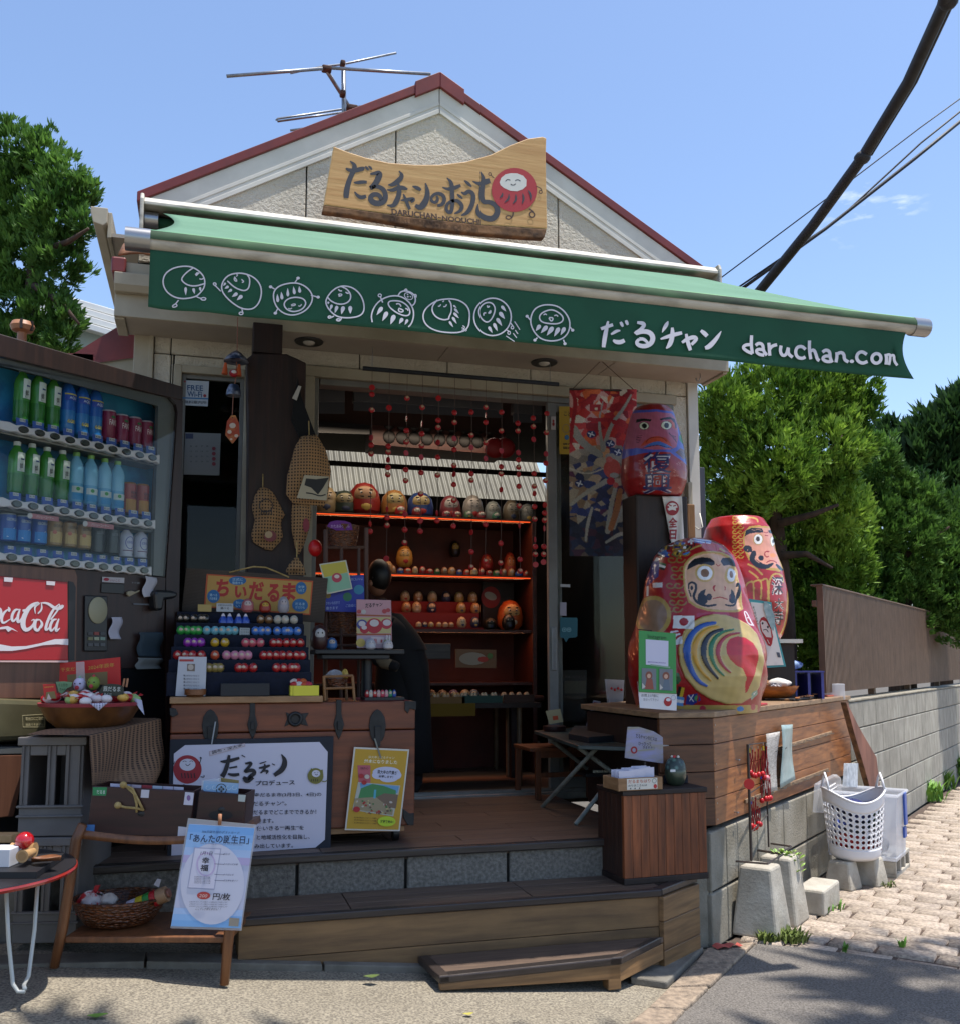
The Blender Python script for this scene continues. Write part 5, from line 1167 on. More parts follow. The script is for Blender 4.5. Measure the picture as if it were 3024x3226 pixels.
# bell rack
rk=thing('bell_rack','thin black metal rack hung with red bells, standing on the tall piers','rack',tuple(p1[1]+UPZ*.30))
ztp=-.06+.303;ironm=mat('black_iron','#2a231f','#3a2c24',scale=20,rough=.6)
fpx=[((2310,2714),(2416,2722),(2465,2692),(2365,2678)),((2366,2676),(2455,2690),(2492,2668),(2400,2655))]
for q in fpx:
 P=[atZ(u,v,ztp)for u,v in q];mb=MB()
 mb.tube([x_+UPZ*.002 for x_ in P],.0045,4,closed=True);mb.bld('foot_frame',ironm,rk)
d0=atZ(2365,2712,ztp);d1=atZ(2420,2668,ztp)
def upto(p,v):
 q=atpl(upx(p)[0],v,p,FH);return Vc((p.x,p.y,q.z))
h1,h2=upto(d0,2345).z,upto(d1,2338).z;zt3=max(h1,h2)
MB().tube([d0,Vc((d0.x,d0.y,h1))],.0065,8).bld('pole',ironm,rk);MB().tube([d1,Vc((d1.x,d1.y,h2))],.0045,8).bld('pole',ironm,rk)
mb=MB();mid=upto(d0,2500).z;mb.tube([Vc((d0.x,d0.y,h1-.002)),Vc((d1.x,d1.y,h2-.002))],.003,6);mb.bld('crossbar',ironm,rk)
mb=MB();mb.tube([Vc((d0.x,d0.y,mid)),Vc((d1.x,d1.y,mid+.01))],.003,6);mb.bld('crossbar',ironm,rk)
mb=MB();e_=upto(d1,2567).z;mb.tube([Vc((d1.x,d1.y,e_)),Vc((d0.x,d0.y,e_-.03))],.003,6);mb.bld('crossbar',ironm,rk)
redm=flat('#b01018',.35);redc=flat('#8f0f14',.7);blum=flat('#2a44b0',.5);yelm=flat('#c8b020',.5)
def bell(u,v0,v1,label,c=redm,cord=redc,tag_=None):
 d_=(d0+d1)/2+WN*.02;a=atpl(u,v0,d_,FH);b=atpl(u+3,v1,d_,FH)
 e=thing('bell_charm',label,'bell charm',tuple(b),'red bell charms on the rack')
 MB().tube([a,a*.5+b*.5+RT*.004,b],.0022,5).tube([a+RT*.004,a*.5+b*.5-RT*.005,b],.0022,5).bld('cord',cord,e)
 MB().tube([a+UPZ*.016,a+UPZ*.004],.0018,5).bld('hook',steel,e)
 MB().ball((b.x,b.y,b.z-.006),.0125,.0125,.014,12,8).bld('bell',c,e,smo='all')
 if tag_:MB().tube([a,a-UPZ*.02],.004,6).bld('tag',tag_,e)
for k,(u,v0,v1,tg)in enumerate([(2360,2358,2430,yelm),(2368,2362,2438,None),(2376,2368,2440,None),(2386,2360,2436,None),(2398,2366,2434,None),(2403,2350,2445,yelm),(2412,2352,2447,None),(2396,2440,2518,blum),(2408,2430,2512,None),(2416,2400,2512,None),(2422,2440,2510,None),(2364,2520,2598,blum),(2370,2525,2605,None),(2377,2512,2602,None),(2384,2540,2590,None),(2390,2545,2592,None)]):
 row=['upper row','right middle row','lower row'][0 if k<7 else 1 if k<11 else 2];i=k if k<7 else k-7 if k<11 else k-11
 bell(u,v0,v1,f"red bell charm, {['first','second','third','fourth','fifth','sixth','seventh'][i]} from left in the {row} of the rack",redm if k!=6 else flat('#d08088',.4),redc,tg)
a=atpl(2358,2470,d0-FH*.02,FH);MB().lth(a,[(.001,0),(.024,.0),(.024,.004),(.001,.004)],20,ax=-FH).bld('red_disc',redm,label='flat red disc tied to the front pole of the bell rack',cat='disc')
# redwood cabinet on the long step
cb=thing('redwood_cabinet','reddish brown wooden cabinet of vertical boards standing on the right end of the step','cabinet',tuple(atZ(2090,2775,.255)))
A_,B_=atZ(1967,2786,.255),atZ(2228,2764,.255);ca_=(B_-A_);La=ca_.length;ca_.normalize();cn_=Vc((-ca_.y,ca_.x,0));zca=atpl(1962,2492,A_,-cn_).z;dp=.24
def CBX(x,y,z):return A_+ca_*x+cn_*y+UPZ*(z-.255)
def cbox(x0,x1,y0,y1,z0,z1,name,m,par,bev=.003,**k):
 return MB().obox(CBX((x0+x1)/2,(y0+y1)/2,(z0+z1)/2),ca_*((x1-x0)/2),cn_*((y1-y0)/2),UPZ*((z1-z0)/2)).bld(name,m,par,bev=bev,**k)
nb_=10;
for k in range(nb_):cbox(k*La/nb_+.0006,(k+1)*La/nb_-.0006,0,.02,.276,zca-.021,'board',redwood,cb,bev=.001)
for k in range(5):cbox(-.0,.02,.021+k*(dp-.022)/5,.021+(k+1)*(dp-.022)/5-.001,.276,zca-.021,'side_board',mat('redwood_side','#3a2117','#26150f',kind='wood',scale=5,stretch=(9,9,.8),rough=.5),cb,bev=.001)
cbox(-.004,La+.004,-.004,dp,.2505,.2755,'base',darkwood,cb);cbox(-.006,La+.006,-.006,dp,zca-.0205,zca,'top',darkwood,cb)
cbox(.021,La-.001,.021,dp-.001,.2757,zca-.0208,'inside',darkwood,cb,bev=0)
cdw=mat('plain_wood','#9a7550','#7f5d3c',kind='wood',scale=5,stretch=(2,2,9),rough=.6)
def cpx(u,v,y):return atpl(u,v,CBX(0,y,0),-cn_)
def cx_(u,v,y):q=cpx(u,v,y)-A_;return q.dot(ca_),q.z+.255
xa,_=cx_(1946,2478,-.01);xb,_=cx_(2085,2478,-.01)
tb=thing('card_tray','wooden tray of clear envelopes with a handwritten label on the redwood cabinet','tray',tuple(CBX((xa+xb)/2,.05,zca)))
zq=zca+.001;zq1=zca+.052
cbox(xa,xb,-.012,-.003,zq,zq1,'front',cdw,tb,bev=.001);cbox(xa,xb,.12,.13,zq,zq1,'back',cdw,tb);cbox(xa,xa+.008,-.0025,.1195,zq,zq1,'side',cdw,tb);cbox(xb-.008,xb,-.0025,.1195,zq,zq1,'side',cdw,tb);cbox(xa+.0085,xb-.0085,-.0025,.1195,zq,zq+.006,'bottom',cdw,tb)
o=CBX(xa,-.012,zq);sh=Sheet(o,ca_,UPZ,first=.0004)
w_=xb-xa;sh.rect(w_*.19,.004,w_*.88,.048,'#cfc9bd');sh.lay();sh.text('だるまちはり',w_*.22,.030,.014,'#b04a1c',w=w_*.5);sh.text('のりきこさんは',w_*.22,.016,.009,'#3a3a3a',w=w_*.42);sh.ring(w_*.81,.036,w_*.045,.009,.0018,'#4a5a4a');sh.ell(w_*.83,.014,.008,.009,'#b02a2a');
for k in range(3):sh.ell(w_*(.27+k*.1),.009,.003,.003,'#3a3a3a')
sh.bld('label_print',tb)
for k in range(9):
 xo=xa+.014+(k%3)*.052;yo=.01+k*.011
 e=cbox(xo,xo+.072,yo,yo+.002,zq+.007,zq+.078+.004*(k%3),'envelope',flat('#c9c6d4',.3),None,bev=0,label=f"clear card envelope standing in the wooden tray, {['first','second','third','fourth','fifth','sixth','seventh','eighth','ninth'][k]} from the front",cat='envelope',group='card envelopes in the wooden tray')
P=[cpx(*q,.16)for q in((1967,2388),(1976,2290),(2012,2290),(2058,2304),(2107,2334),(2103,2408))]
hs_=thing('hand_lettered_sign','lavender painted sign with black handwriting and a red ring behind the envelopes','sign',tuple(CBX(.1,.16,zca)))
MB().prs(P,cn_*.006).bld('plate',mat('lavender','#8f8db0','#8f8878',scale=7,rough=.7,stretch=(1,1,5)),hs_,bev=.002)
sh=WS(lambda u,v,k:cpx(u,v,.16-k));sh.text('だるチャンのビスは',0,0,1,'#22222a',quad=[(2002,2325),(2068,2336),(2068,2324),(2002,2310)]);sh.text('ひっひって',0,0,1,'#22222a',quad=[(2010,2348),(2050,2350),(2050,2339),(2010,2337)]);sh.text('きますさい',0,0,1,'#22222a',quad=[(2024,2358),(2062,2362),(2062,2352),(2024,2350)])
sh.ring(1996,2363,8,9,5,'#8e1d28');sh.stroke([(2006,2365),(2060,2360)],5,'#8d8a7c',smo=0);sh.bld('handwriting',hs_)
MB().tube([cpx(2030,2400,.165),cpx(2030,2470,.165)],.005,6).bld('stake',ironm,hs_)
q=cpx(2127,2455,.10);vz_=thing('green_vase','small round dark green daruma vase with red topped pins on the cabinet','vase',(q.x,q.y,zca))
MB().lth((q.x,q.y,zca),[(.024,0),(.036,.01),(.045,.035),(.046,.055),(.044,.065)],24).bld('body',mat('olive_glaze','#3d4a38','#2e382b',scale=12,rough=.35,coat=.4),vz_,smo=True)
MB().lth((q.x,q.y,zca),[(.0445,.0652),(.042,.085),(.034,.105),(.02,.116),(.001,.118)],24).bld('upper_body',mat('teal_patches','#5f7d74','#2c3a38',kind='voronoi',scale=45,rough=.4,lo=.1,hi=.5),vz_,smo=True)
for k in range(5):a=k*1.3;c_=Vc((q.x+cos(a)*.014,q.y+sin(a)*.014,zca+.118));MB().ball((c_.x,c_.y,c_.z),.006,.006,.007,10,6).bld('pin_head',redm if k%2 else flat('#c9c0b4'),vz_,smo='all')
cc2=cpx(2118,2428,.053);MB().obox((cc2.x,cc2.y,cc2.z),ca_*.012,cn_*.001,UPZ*.005).bld('sticker',flat('#cfd0d0'),vz_)
cbox(La*.72,La*.99,.13,.22,zca+.001,zca+.035,'dark_tray',mat('dark_felt','#181c24',rough=.9),None,label='small dark tray behind the green vase on the cabinet',cat='tray')
# green notice
YN=Kc.y-.03
gs=thing('green_notice','green photo notice with blank white square and handwritten strip hung at the big daruma','notice',tuple(atY(2070,2238,YN)))
t=Tr(1980,1660,520/1667)
MB().prs([atY(*q,YN)for q in t(100,1045,472,1075,478,1685,100,1665)],(0,.004,0)).bld('green_sheet',flat('#2f8742',.4),gs)
MB().prs([atY(*q,YN+.006)for q in t(88,1560,100,1668,478,1688,482,1688,480,1855,110,1828)],(0,.003,0)).bld('white_sheet',flat('#cdcbcf',.5),gs)
sh=WS(lambda u,v,k:atY(u,v,YN-.0006-k))
sh.text('Instagram',0,0,1,'#123018',quad=t(190,1135,375,1150,375,1100,190,1085),bold=.0,shear=0);sh.poly(t(168,1135,398,1152,396,1408,170,1390),'#c3c1d4');sh.lay()
sh.text('@DARUCHAN_NOOUCHI',0,0,1,'#6a5a9a',quad=t(190,1372,370,1385,370,1368,190,1355));sh.stroke(t(215,1392,415,1420),5,'#7d9a86',smo=0)
for(x0_,y0_,x1_,y1_)in((128,1425,275,1645),(305,1430,442,1655)):
 sh.poly(t(x0_,y0_,x1_,y0_+8,x1_,y1_,x0_,y1_-8),'#6c7378');sh.lay();sh.ell(*t((x0_+x1_)/2,y0_+75)[0],11,13,'#7c4a3a');sh.poly(t(x0_+30,y1_-8,x0_+50,y0_+110,x1_-40,y0_+110,x1_-25,y1_-4),'#8a4b3c' if x0_<200 else '#5c6a78');sh.lay();sh.ell(*t((x0_+x1_)/2,y0_+80)[0],6,7,'#c09a84');sh.poly(t(x0_+5,y1_-8,x0_+5,y1_-70,x0_+40,y1_-30),'#b7b4ad')
sh.lay()
w2=WS(lambda u,v,k:atY(u,v,YN+.0055-k))
w2.text('お買上げ後に',0,0,1,'#2a2a2a',quad=t(125,1715,300,1722,300,1690,125,1685),bold=-.005);w2.text('かぶって下さい',0,0,1,'#2a2a2a',quad=t(145,1755,300,1760,300,1735,145,1728),bold=-.005)
w2.ell(*t(392,1765)[0],12.5,14.5,'#9e1c22');w2.lay();w2.ell(*t(397,1745)[0],7.5,5,'#cdc9cc');w2.ring(*t(448,1725)[0],7,7,1.2,'#8c98a4');w2.stroke(t(370,1810,362,1815),2,'#333',smo=0)if 0 else None
sh.bld('print',gs);w2.bld('print',gs)
MB().tube([atY(*t(90,1035)[0],YN-.002),atY(*t(230,1048)[0],YN-.002)],.002,5).bld('wire',blackm,gs)
# cloth poster, bowl and small wares on the counter
n_p=.0
ps=thing('daruma_poster','white poster edged in turquoise with a small red daruma, leaning behind the bowl','poster',tuple(Wc(1.1,-.1,zt2)))
pl_=EYE+FH*5.62;t=Tr(2200,1600,500/1506);PP=lambda u,v,k=0:atpl(u,v,pl_-FH*k,FH)
MB().prs([PP(*q)for q in t(465,860,690,895,700,1000,828,1505,620,1520,560,1200)],FH*.006).bld('turquoise_edge',flat('#3d8c94',.6),ps)
MB().prs([PP(*q,.003)for q in t(490,893,680,915,690,1010,805,1490,625,1497,570,1190)],FH*.0028).bld('sheet',flat('#d3d2d0',.6),ps)
sh=WS(lambda u,v,k:PP(u,v,.0035+k));sh.poly(t(575,1080,590,1045,615,1032,640,1050,680,1120,705,1220,695,1290,680,1315,655,1305,620,1240,585,1160),'#a82226');sh.lay()
sh.poly(t(583,1085,600,1065,640,1080,680,1150,690,1230,640,1225,600,1170),'#d9ccc6');sh.lay();sh.ell(*t(605,1095)[0],3,4,'#222'[0:1]+'222222')if 0 else sh.ell(*t(605,1095)[0],3,4,'#222222');sh.ell(*t(655,1130)[0],3,4,'#222222');sh.stroke(t(610,1160,640,1150,660,1180),2.5,'#222222');sh.stroke(t(620,1250,640,1290),2,'#d9ccc6',smo=0);sh.stroke(t(650,1250,670,1290),2,'#d9ccc6',smo=0)
for i,ch in enumerate('第六回だるま市'):q=t(510,935+i*26)[0];sh.text(ch,q[0]+i*.8,q[1]+6,7,'#444444',w=6,quad=[(q[0]+i*2.2,q[1]+7),(q[0]+6+i*2.2,q[1]+7),(q[0]+6+i*2.2,q[1]),(q[0]+i*2.2,q[1])])
sh.poly(t(735,1370,765,1372,778,1420,748,1418),'#4a5160');sh.bld('print',ps)
MB().prs([PP(*q,.012)for q in t(615,890,640,890,680,930,715,1010,725,1100,710,1165,685,1140,650,1060,620,970)],FH*.004).bld('paper_fan',mat('fan_paper','#9fb5b8','#6f8f96',scale=30,rough=.6),label='oval blue green paper fan leaning against the turquoise edged poster',cat='fan')
bwl=thing('wooden_bowl','carved brown wooden bowl full of folded cloths on the counter','bowl',tuple(Wc(.92,-.16,zt2)))
bc2=atZ(2428,2205,zt2);mb=MB();prof=[(.05,0),(.085,.008),(.13,.035),(.155,.075),(.16,.082),(.15,.08),(.12,.045),(.07,.02),(.001,.018)]
mb.lth(bc2,prof,36);mb.bld('shell',mat('bowl_wood','#b06a30','#7d431b',kind='wood',scale=5,stretch=(2,2,9),rough=.35,coat=.3),bwl,smo=True)
def lump(c,rx,ry,rz,m,label,name='folded_cloth',cat='cloth',seed=1,group=None,parent=None,fold=5):
 c=Vc(c);r=random.Random(seed);a1,a2,a3=r.uniform(0,6),r.uniform(0,6),r.uniform(2,4)
 def fn(s_,t_):
  an=2*pi*s_;th=pi*t_;k=1+.14*sin(fold*an+a1)*sin(3*th+a2)+.08*sin(9*an*.5+a2);return(c.x+cos(an)*sin(th)*rx*k,c.y+sin(an)*sin(th)*ry*k,c.z-cos(th)*rz*(1+.2*sin(a3*an)))
 return MB().grid(fn,24,10).bld(name,m,parent,smo='all',label=label,cat=cat,group=group)
lump(bc2+UPZ*.085+RT*-.06,.08,.07,.03,mat('brown_cloth','#8a6243','#6b4a31',scale=14,rough=.9),'brown folded cloth at the left in the wooden bowl',seed=1)
lump(bc2+UPZ*.095+RT*.045,.07,.05,.028,flat('#c2bcb6',.9),'white folded cloth on top at the right in the wooden bowl',seed=2)
lump(bc2+UPZ*.075+RT*.01-FH*.06,.04,.03,.02,mat('print_cloth','#3c3440','#b8b0ae',scale=90,rough=.9,lo=.5,hi=.52),'small dark printed cloth at the front in the wooden bowl',seed=3)
MB().prs([Wc(1.35,-.03,zt2+.002),Wc(1.85,-.02,zt2+.002),Wc(1.85,-.20,zt2+.002),Wc(1.35,-.2,zt2+.002)],UPZ*.012).bld('wooden_tags',mat('tag_pile','#8a6a48','#1f1c1c',kind='voronoi',scale=22,rough=.7,lo=.2,hi=.4),label='flat heap of wooden tags and dark cords on the counter beyond the bowl',cat='tags',bev=.004)
for k in range(5):q=Wc(1.42+k*.1,-.03-.02*(k%2),zt2+.016+.003*k);MB().obox(q,(WD+WN*(.3*(k%3-1)))*.045,WN*.012,UPZ*.002).bld('wooden_charm',mat('charm_wood','#b0784a','#96623a',scale=9,rough=.6),label=f"{['first','second','third','fourth','fifth'][k]} thin wooden charm from the bowl on the heap of tags",cat='charm',group='thin wooden charms on the counter')
bj=thing('blue_crate','blue violet plastic crate with slots behind the wooden bowl','crate',tuple(Wc(1.5,-.5,zt2)))
q0=atpl(2490,2195,EYE+FH*5.9,FH);q0.z=zt2;bcm=flat('#3c3f86',.5)
for k in range(5):MB().obox(q0+RT*(-.16+k*.08)+UPZ*.08,RT*.008,FH*.10,UPZ*.078).bld('rib',bcm,bj)
MB().obox(q0+UPZ*.162,RT*.17,FH*.11,UPZ*.004).bld('rim',bcm,bj);MB().obox(q0+FH*.08+UPZ*.08,RT*.151,FH*.003,UPZ*.07).bld('back',flat('#262a58',.6),bj)
lump(q0+UPZ*.20-RT*.02,.10,.07,.035,mat('blue_bag','#2c4078','#8fa6c8',scale=18,rough=.6,lo=.5,hi=.6),'crumpled blue and white bag lying on the blue crate','plastic_bag','bag',seed=6)
cn=thing('traffic_cone','small red and white banded cone end behind the far end of the counter','cone',tuple(Wc(2.25,-.5,zt2)))
q=atpl(2617,2195,Wc(2.3,-.45,.9),FH);MB().lth((q.x,q.y,.80),[(.05,0),(.042,.12)],16).bld('lower_body',flat('#b0543e',.5),cn,smo=True);MB().lth((q.x,q.y,.9202),[(.042,0),(.036,.08)],16).bld('band',flat('#cfc9c2',.5),cn,smo=True);MB().lth((q.x,q.y,1.0003),[(.036,0),(.03,.03)],16).bld('upper_body',flat('#b0543e',.5),cn,smo=True)
for k in range(5):q=atpl(2545+k*22,2190,EYE+FH*6.3,FH);q.z=.9;MB().obox(q+UPZ*.06,RT*.04,FH*.05,UPZ*.05).bld('clear_case',clr,label=f"{['nearest','second','third','fourth','farthest'][k]} cloudy clear plastic case in the row behind the counter",cat='case',group='clear cases behind the counter',bev=.004)
# patchwork hanging
YH=5.0;ht=thing('patchwork_hanging','long patchwork cloth, red above and navy below, hanging from the soffit','hanging',tuple(atY(1900,1750,YH)))
rs=np.random.RandomState(4);nU,nV=110,260;us=np.linspace(1793,2004,nU);vs2=np.linspace(1226,1752,nV);UU,VV=np.meshgrid(us,vs2);U_,V_=UU.ravel(),VV.ravel()
S=np.stack([rs.uniform(1785,2010,330),rs.uniform(1220,1760,330)],1);dd=((U_[:,None]-S[None,:,0])*1.0)**2+((V_[:,None]-S[None,:,1])*1.15)**2;idx=dd.argmin(1)
def pc(x,y):
 f=(y-1226)/526;
 if f<.35:L_=['#9a1a22','#8c1620','#b0383a','#b88a84','#c4b4a4','#a8241f','#c05a30','#7f1420']
 elif f<.5:L_=['#3a4270','#8a7a6a','#b0a494','#a03a2c','#6f685e','#2c3560','#c08a60','#b04430']if x>1900 else['#2c3560','#6f6a64','#8a8276','#3f4878','#9a7a60','#a09484']
 elif f<.78:L_=['#27305c','#6f5a48','#8c8274','#7d6654','#313a68','#a08c78','#4a2440','#202646']
 else:L_=['#1a1f38','#231a28','#14182a','#3a2030','#20283f','#54483f','#1c2334']
 return L_[rs.randint(len(L_))]
pal=np.array([lin(pc(*q))for q in S]);C=pal[idx]*(1+.12*rs.randn(len(idx),1));
pp=Paint('#000000');pp.t=Tr(1750,1200,270/547);pp.k=270/547
G1,G2='#8d8a82','#a09c93'
for c_,w_,q in((G1,(10,22,30),(480,90,430,180,350,280,300,440)),(G1,(6,14,30),(300,130,270,260,300,440)),(G1,(60,46,40),(110,310,170,400,280,470)),(G1,(30,60,70),(330,480,420,490,480,560,490,640)),(G1,(20,26,34),(95,790,180,720,320,640)),(G1,(24,28,34),(380,680,350,800,330,960)),(G1,(14,14,20),(450,690,430,800,370,940)),('#97603f',(30,40,36),(410,700,390,820,350,940)),(G1,(12,26,14),(320,1030,430,960,510,1010)),(G1,(14,22,10),(230,810,200,920,190,1020)),(G2,(14,10,8),(90,560,200,600,300,560))):pp.line(c_,w_,*q)
pp.ell('#a8453c',358,560,54,62);pp.ell('#b05a54',340,500,22,18);pp.ell('#9a1a22',350,640,26,24);pp.ell('#b0544c',380,665,18,18);pp.ell(G1,372,602,30,16)
pp.line('#8c1620',26,100,60,130,130,100,300,95,390);pp.poly('#931a20',215,150,285,150,285,195,215,195);pp.ell('#b8a890',257,178,10,10);pp.line('#931a20',28,370,262,505,300,smo=0);pp.line('#931a20',24,210,245,350,250,smo=0);pp.line('#931a20',30,170,160,240,110,smo=0)
for x,y in((150,655),(485,750),(225,340),(395,455),(345,400)):
 pp.ell('#232c5a',x,y,30,24)
 for a in range(4):t0=a*pi/2+.4;pp.ell('#c4c6cc',x+13*cos(t0),y+10*sin(t0),11,4,rot=t0)
pp.ell('#232c5a',0,0,1,1)
Cp,Dm=pp.eval(U_,V_);msk=Cp.sum(1)>0;C[msk]=Cp[msk]*(1+.10*rs.randn(msk.sum(),1));C=np.clip(C,.003,1)
Pv=[tuple(atY(u,v,YH+.012*sin(u*.05+v*.02)+.006*sin(v*.06)))for u,v in zip(U_,V_)]
fs_=[(j*nU+i,(j+1)*nU+i,(j+1)*nU+i+1,j*nU+i+1)for j in range(nV-1)for i in range(nU-1)]
o=color_mesh('cloth',Pv,fs_,C,vmat('patchwork',rough=.85,bump=.6,bscale=90),ht);sm_=o.modifiers.new('solid','SOLIDIFY');sm_.thickness=.004
MB().tube([atY(1793,1226,YH),atY(2006,1232,YH)],.006,8).bld('hanging_rod',darkwood,ht)
for(u0,u1)in((1888,1800),(1896,1995)):MB().tube([atZ(u0,1140,zs),atY(u1,1228,YH)],.0025,5).bld('string',mat('cord','#5a4436',rough=.9),ht)
YG=YW+.005
def on_glass(name,label,px,c,cat,th=.002):
 t_=thing(name,label,cat,tuple(atY(*px[0],YG)));MB().prs([atY(*q,YG-.004)for q in px],(0,th,0)).bld('sheet',flat(c,.5),t_);return t_
e=on_glass('yellow_poster','yellow poster on the glass half hidden by the patchwork hanging',[(1760,1280),(1812,1281),(1812,1432),(1761,1430)],'#b08f20','poster')
sh=WS(lambda u,v,k:atY(u,v,YG-.0046-k));sh.text('こども',1776,1310,-16,'#2c2418',w=30,quad=[(1775,1310),(1812,1312),(1812,1297),(1775,1295)]);sh.ring(1782,1350,11,13,2,'#8c7a5a');sh.ell(1784,1378,7,8,'#3f6f94');sh.text('調布',0,0,1,'#2c2418',quad=[(1772,1402),(1800,1403),(1800,1396),(1772,1395)]);sh.text('調布',0,0,1,'#2c2418',quad=[(1772,1415),(1800,1416),(1800,1408),(1772,1407)]);sh.bld('print',e)
e=on_glass('teal_sticker','teal speech bubble sticker with two round owl eyes on the glass',[(1763,1945),(1816,1946),(1818,1952),(1817,2004),(1812,2008),(1790,2010),(1782,2024),(1774,2010),(1763,2008)],'#1c5560','sticker')
sh=WS(lambda u,v,k:atY(u,v,YG-.0046-k));sh.ring(1776,1984,6,6,1.6,'#7fa8ac');sh.ring(1791,1984,6,6,1.6,'#7fa8ac');sh.ell(1776,1984,2,2,'#7fa8ac');sh.ell(1791,1984,2,2,'#7fa8ac');sh.bld('print',e)
e=on_glass('price_slip','small white slip on the glass at door handle height',[(1763,1897),(1783,1898),(1783,1940),(1763,1939)],'#8f8a94','slip')
e=on_glass('label_strip','thin white label strip on the glass above the door handle',[(1764,1840),(1795,1841),(1795,1850),(1764,1849)],'#9a9a9a','label')
e=on_glass('small_red_label','tiny white label with a red figure on the door stile',[(1735,1312),(1749,1312),(1749,1354),(1735,1353)],'#b0aaa6','label');sh=WS(lambda u,v,k:atY(u,v,YG-.0046-k));sh.ell(1742,1326,3,4,'#8c2020');sh.ell(1742,1336,4,6,'#8c2020');sh.bld('print',e)
# vending machine
VA,VB=atZ(578,1218,2.39),atZ(0,1050,2.39);VD=(VA-VB);VD.z=0;VD.normalize();VN=Vc((VD.y,-VD.x,0))
def V(u,v,n=0.):return atpl(u,v,VA+VN*n,VN)
vm=thing('vending_machine','brown wood grained drink vending machine with a red lettered panel, at the left edge','vending machine',(VA.x-.3,VA.y-.2,.2))
vwood=mat('vending_brown','#33201a','#231512',kind='wood',scale=6,stretch=(9,9,.6),rough=.45,bump=.1)
vwood2=mat('vending_walnut','#6a4736','#52362a',kind='wood',scale=5,stretch=(7,7,.35),rough=.4)
vdark=mat('vending_black','#101114',rough=.35);bez=mat('grey_bezel','#5a5c5c','#4f5151',scale=4,rough=.5)
def vp(px,n0,th,m,name,par=None,bev=0,ms=None):return MB().prs([V(u,v,n0)for u,v in px],VN*-th,0,ms).bld(name,m,par or vm,bev=bev)
c=lambda*a:Tr(0,950,600/1835)(*a);d=lambda*a:Tr(0,1550,600/1864)(*a)
L0,L1_=-260,-260
P0,P1=V(578,1218,-.14),V(-260,1100,-.14)
def vb(s0,s1,n0,n1,z0,z1,m,name,bev=.004):
 ce=Vc((VA.x,VA.y,0))+VD*((s0+s1)/2)+VN*((n0+n1)/2)+UPZ*((z0+z1)/2)
 return MB().obox(ce,VD*((s1-s0)/2),VN*((n1-n0)/2),UPZ*((z1-z0)/2)).bld(name,m,vm,bev=bev)
vb(-1.25,-.0,-.62,-.165,.28,2.388,vwood,'cabinet');vb(-1.2,-.05,-.55,-.14,.10,.279,vdark,'plinth')
top=[(-260,975),(0,1050),(578,1218),(552,1500),(541,1819),(523,1819),(557,1400),(560,1300),(556,1282),(545,1271),(536,1267),(0,1128),(-260,1060)]
vp([(-260,975),(578,1218),(577,1262),(0,1122),(-260,1056)],0,.16,vwood,'frame_top',bev=.004)
vp([(577.5,1263),(536,1252),(556,1275),(561,1300),(525,1819),(527,2900),(520,3000),(545,2990)],0,.16,vwood,'frame_side')
vp([(-260,1056.5),(0,1122.5),(536,1254),(552,1272),(556,1300),(522,1818),(-260,1748)],-.145,.018,mat('display_blue','#2f8cb8','#1d5f94',scale=5,rough=.5,lo=.4,hi=.6),'display_back')
vp([(500,1245),(538,1254),(553,1272),(558,1300),(523,1818),(484,1812),(497,1400)],-.02,.02,bez,'bezel')
vp([(-260,1100),(0,1124),(500,1246),(500,1279),(0,1150),(-260,1090)],-.02,.01,bez,'bezel')
wp=flat('#c9c2c6',.35);btn=mat('dark_button','#2b2a26','#1f1e1b',scale=20,rough=.35,coat=.5);blu=flat('#2a4f9c',.4)
R1=c(228,1235,385,1268,530,1300,677,1335,820,1363,957,1393,1090,1422,1220,1450,1347,1480,1470,1505)
R2=d(165,118,325,140,480,165,632,187,777,210,918,235,1055,258,1190,272,1322,292,1450,308)
R3=d(115,640,275,657,432,675,587,690,735,703,877,717,1015,733,1153,746,1285,758,1413,768)
price=[['¥170','¥120','¥130','¥180','¥180','¥180','¥140','¥140','¥140','¥140'],['¥170','¥170','¥170','¥170','¥130','¥130','¥130','¥130','¥140','¥140'],['¥120','¥120','¥120','¥130','¥120','¥130','¥140','¥140','¥160','¥150']]
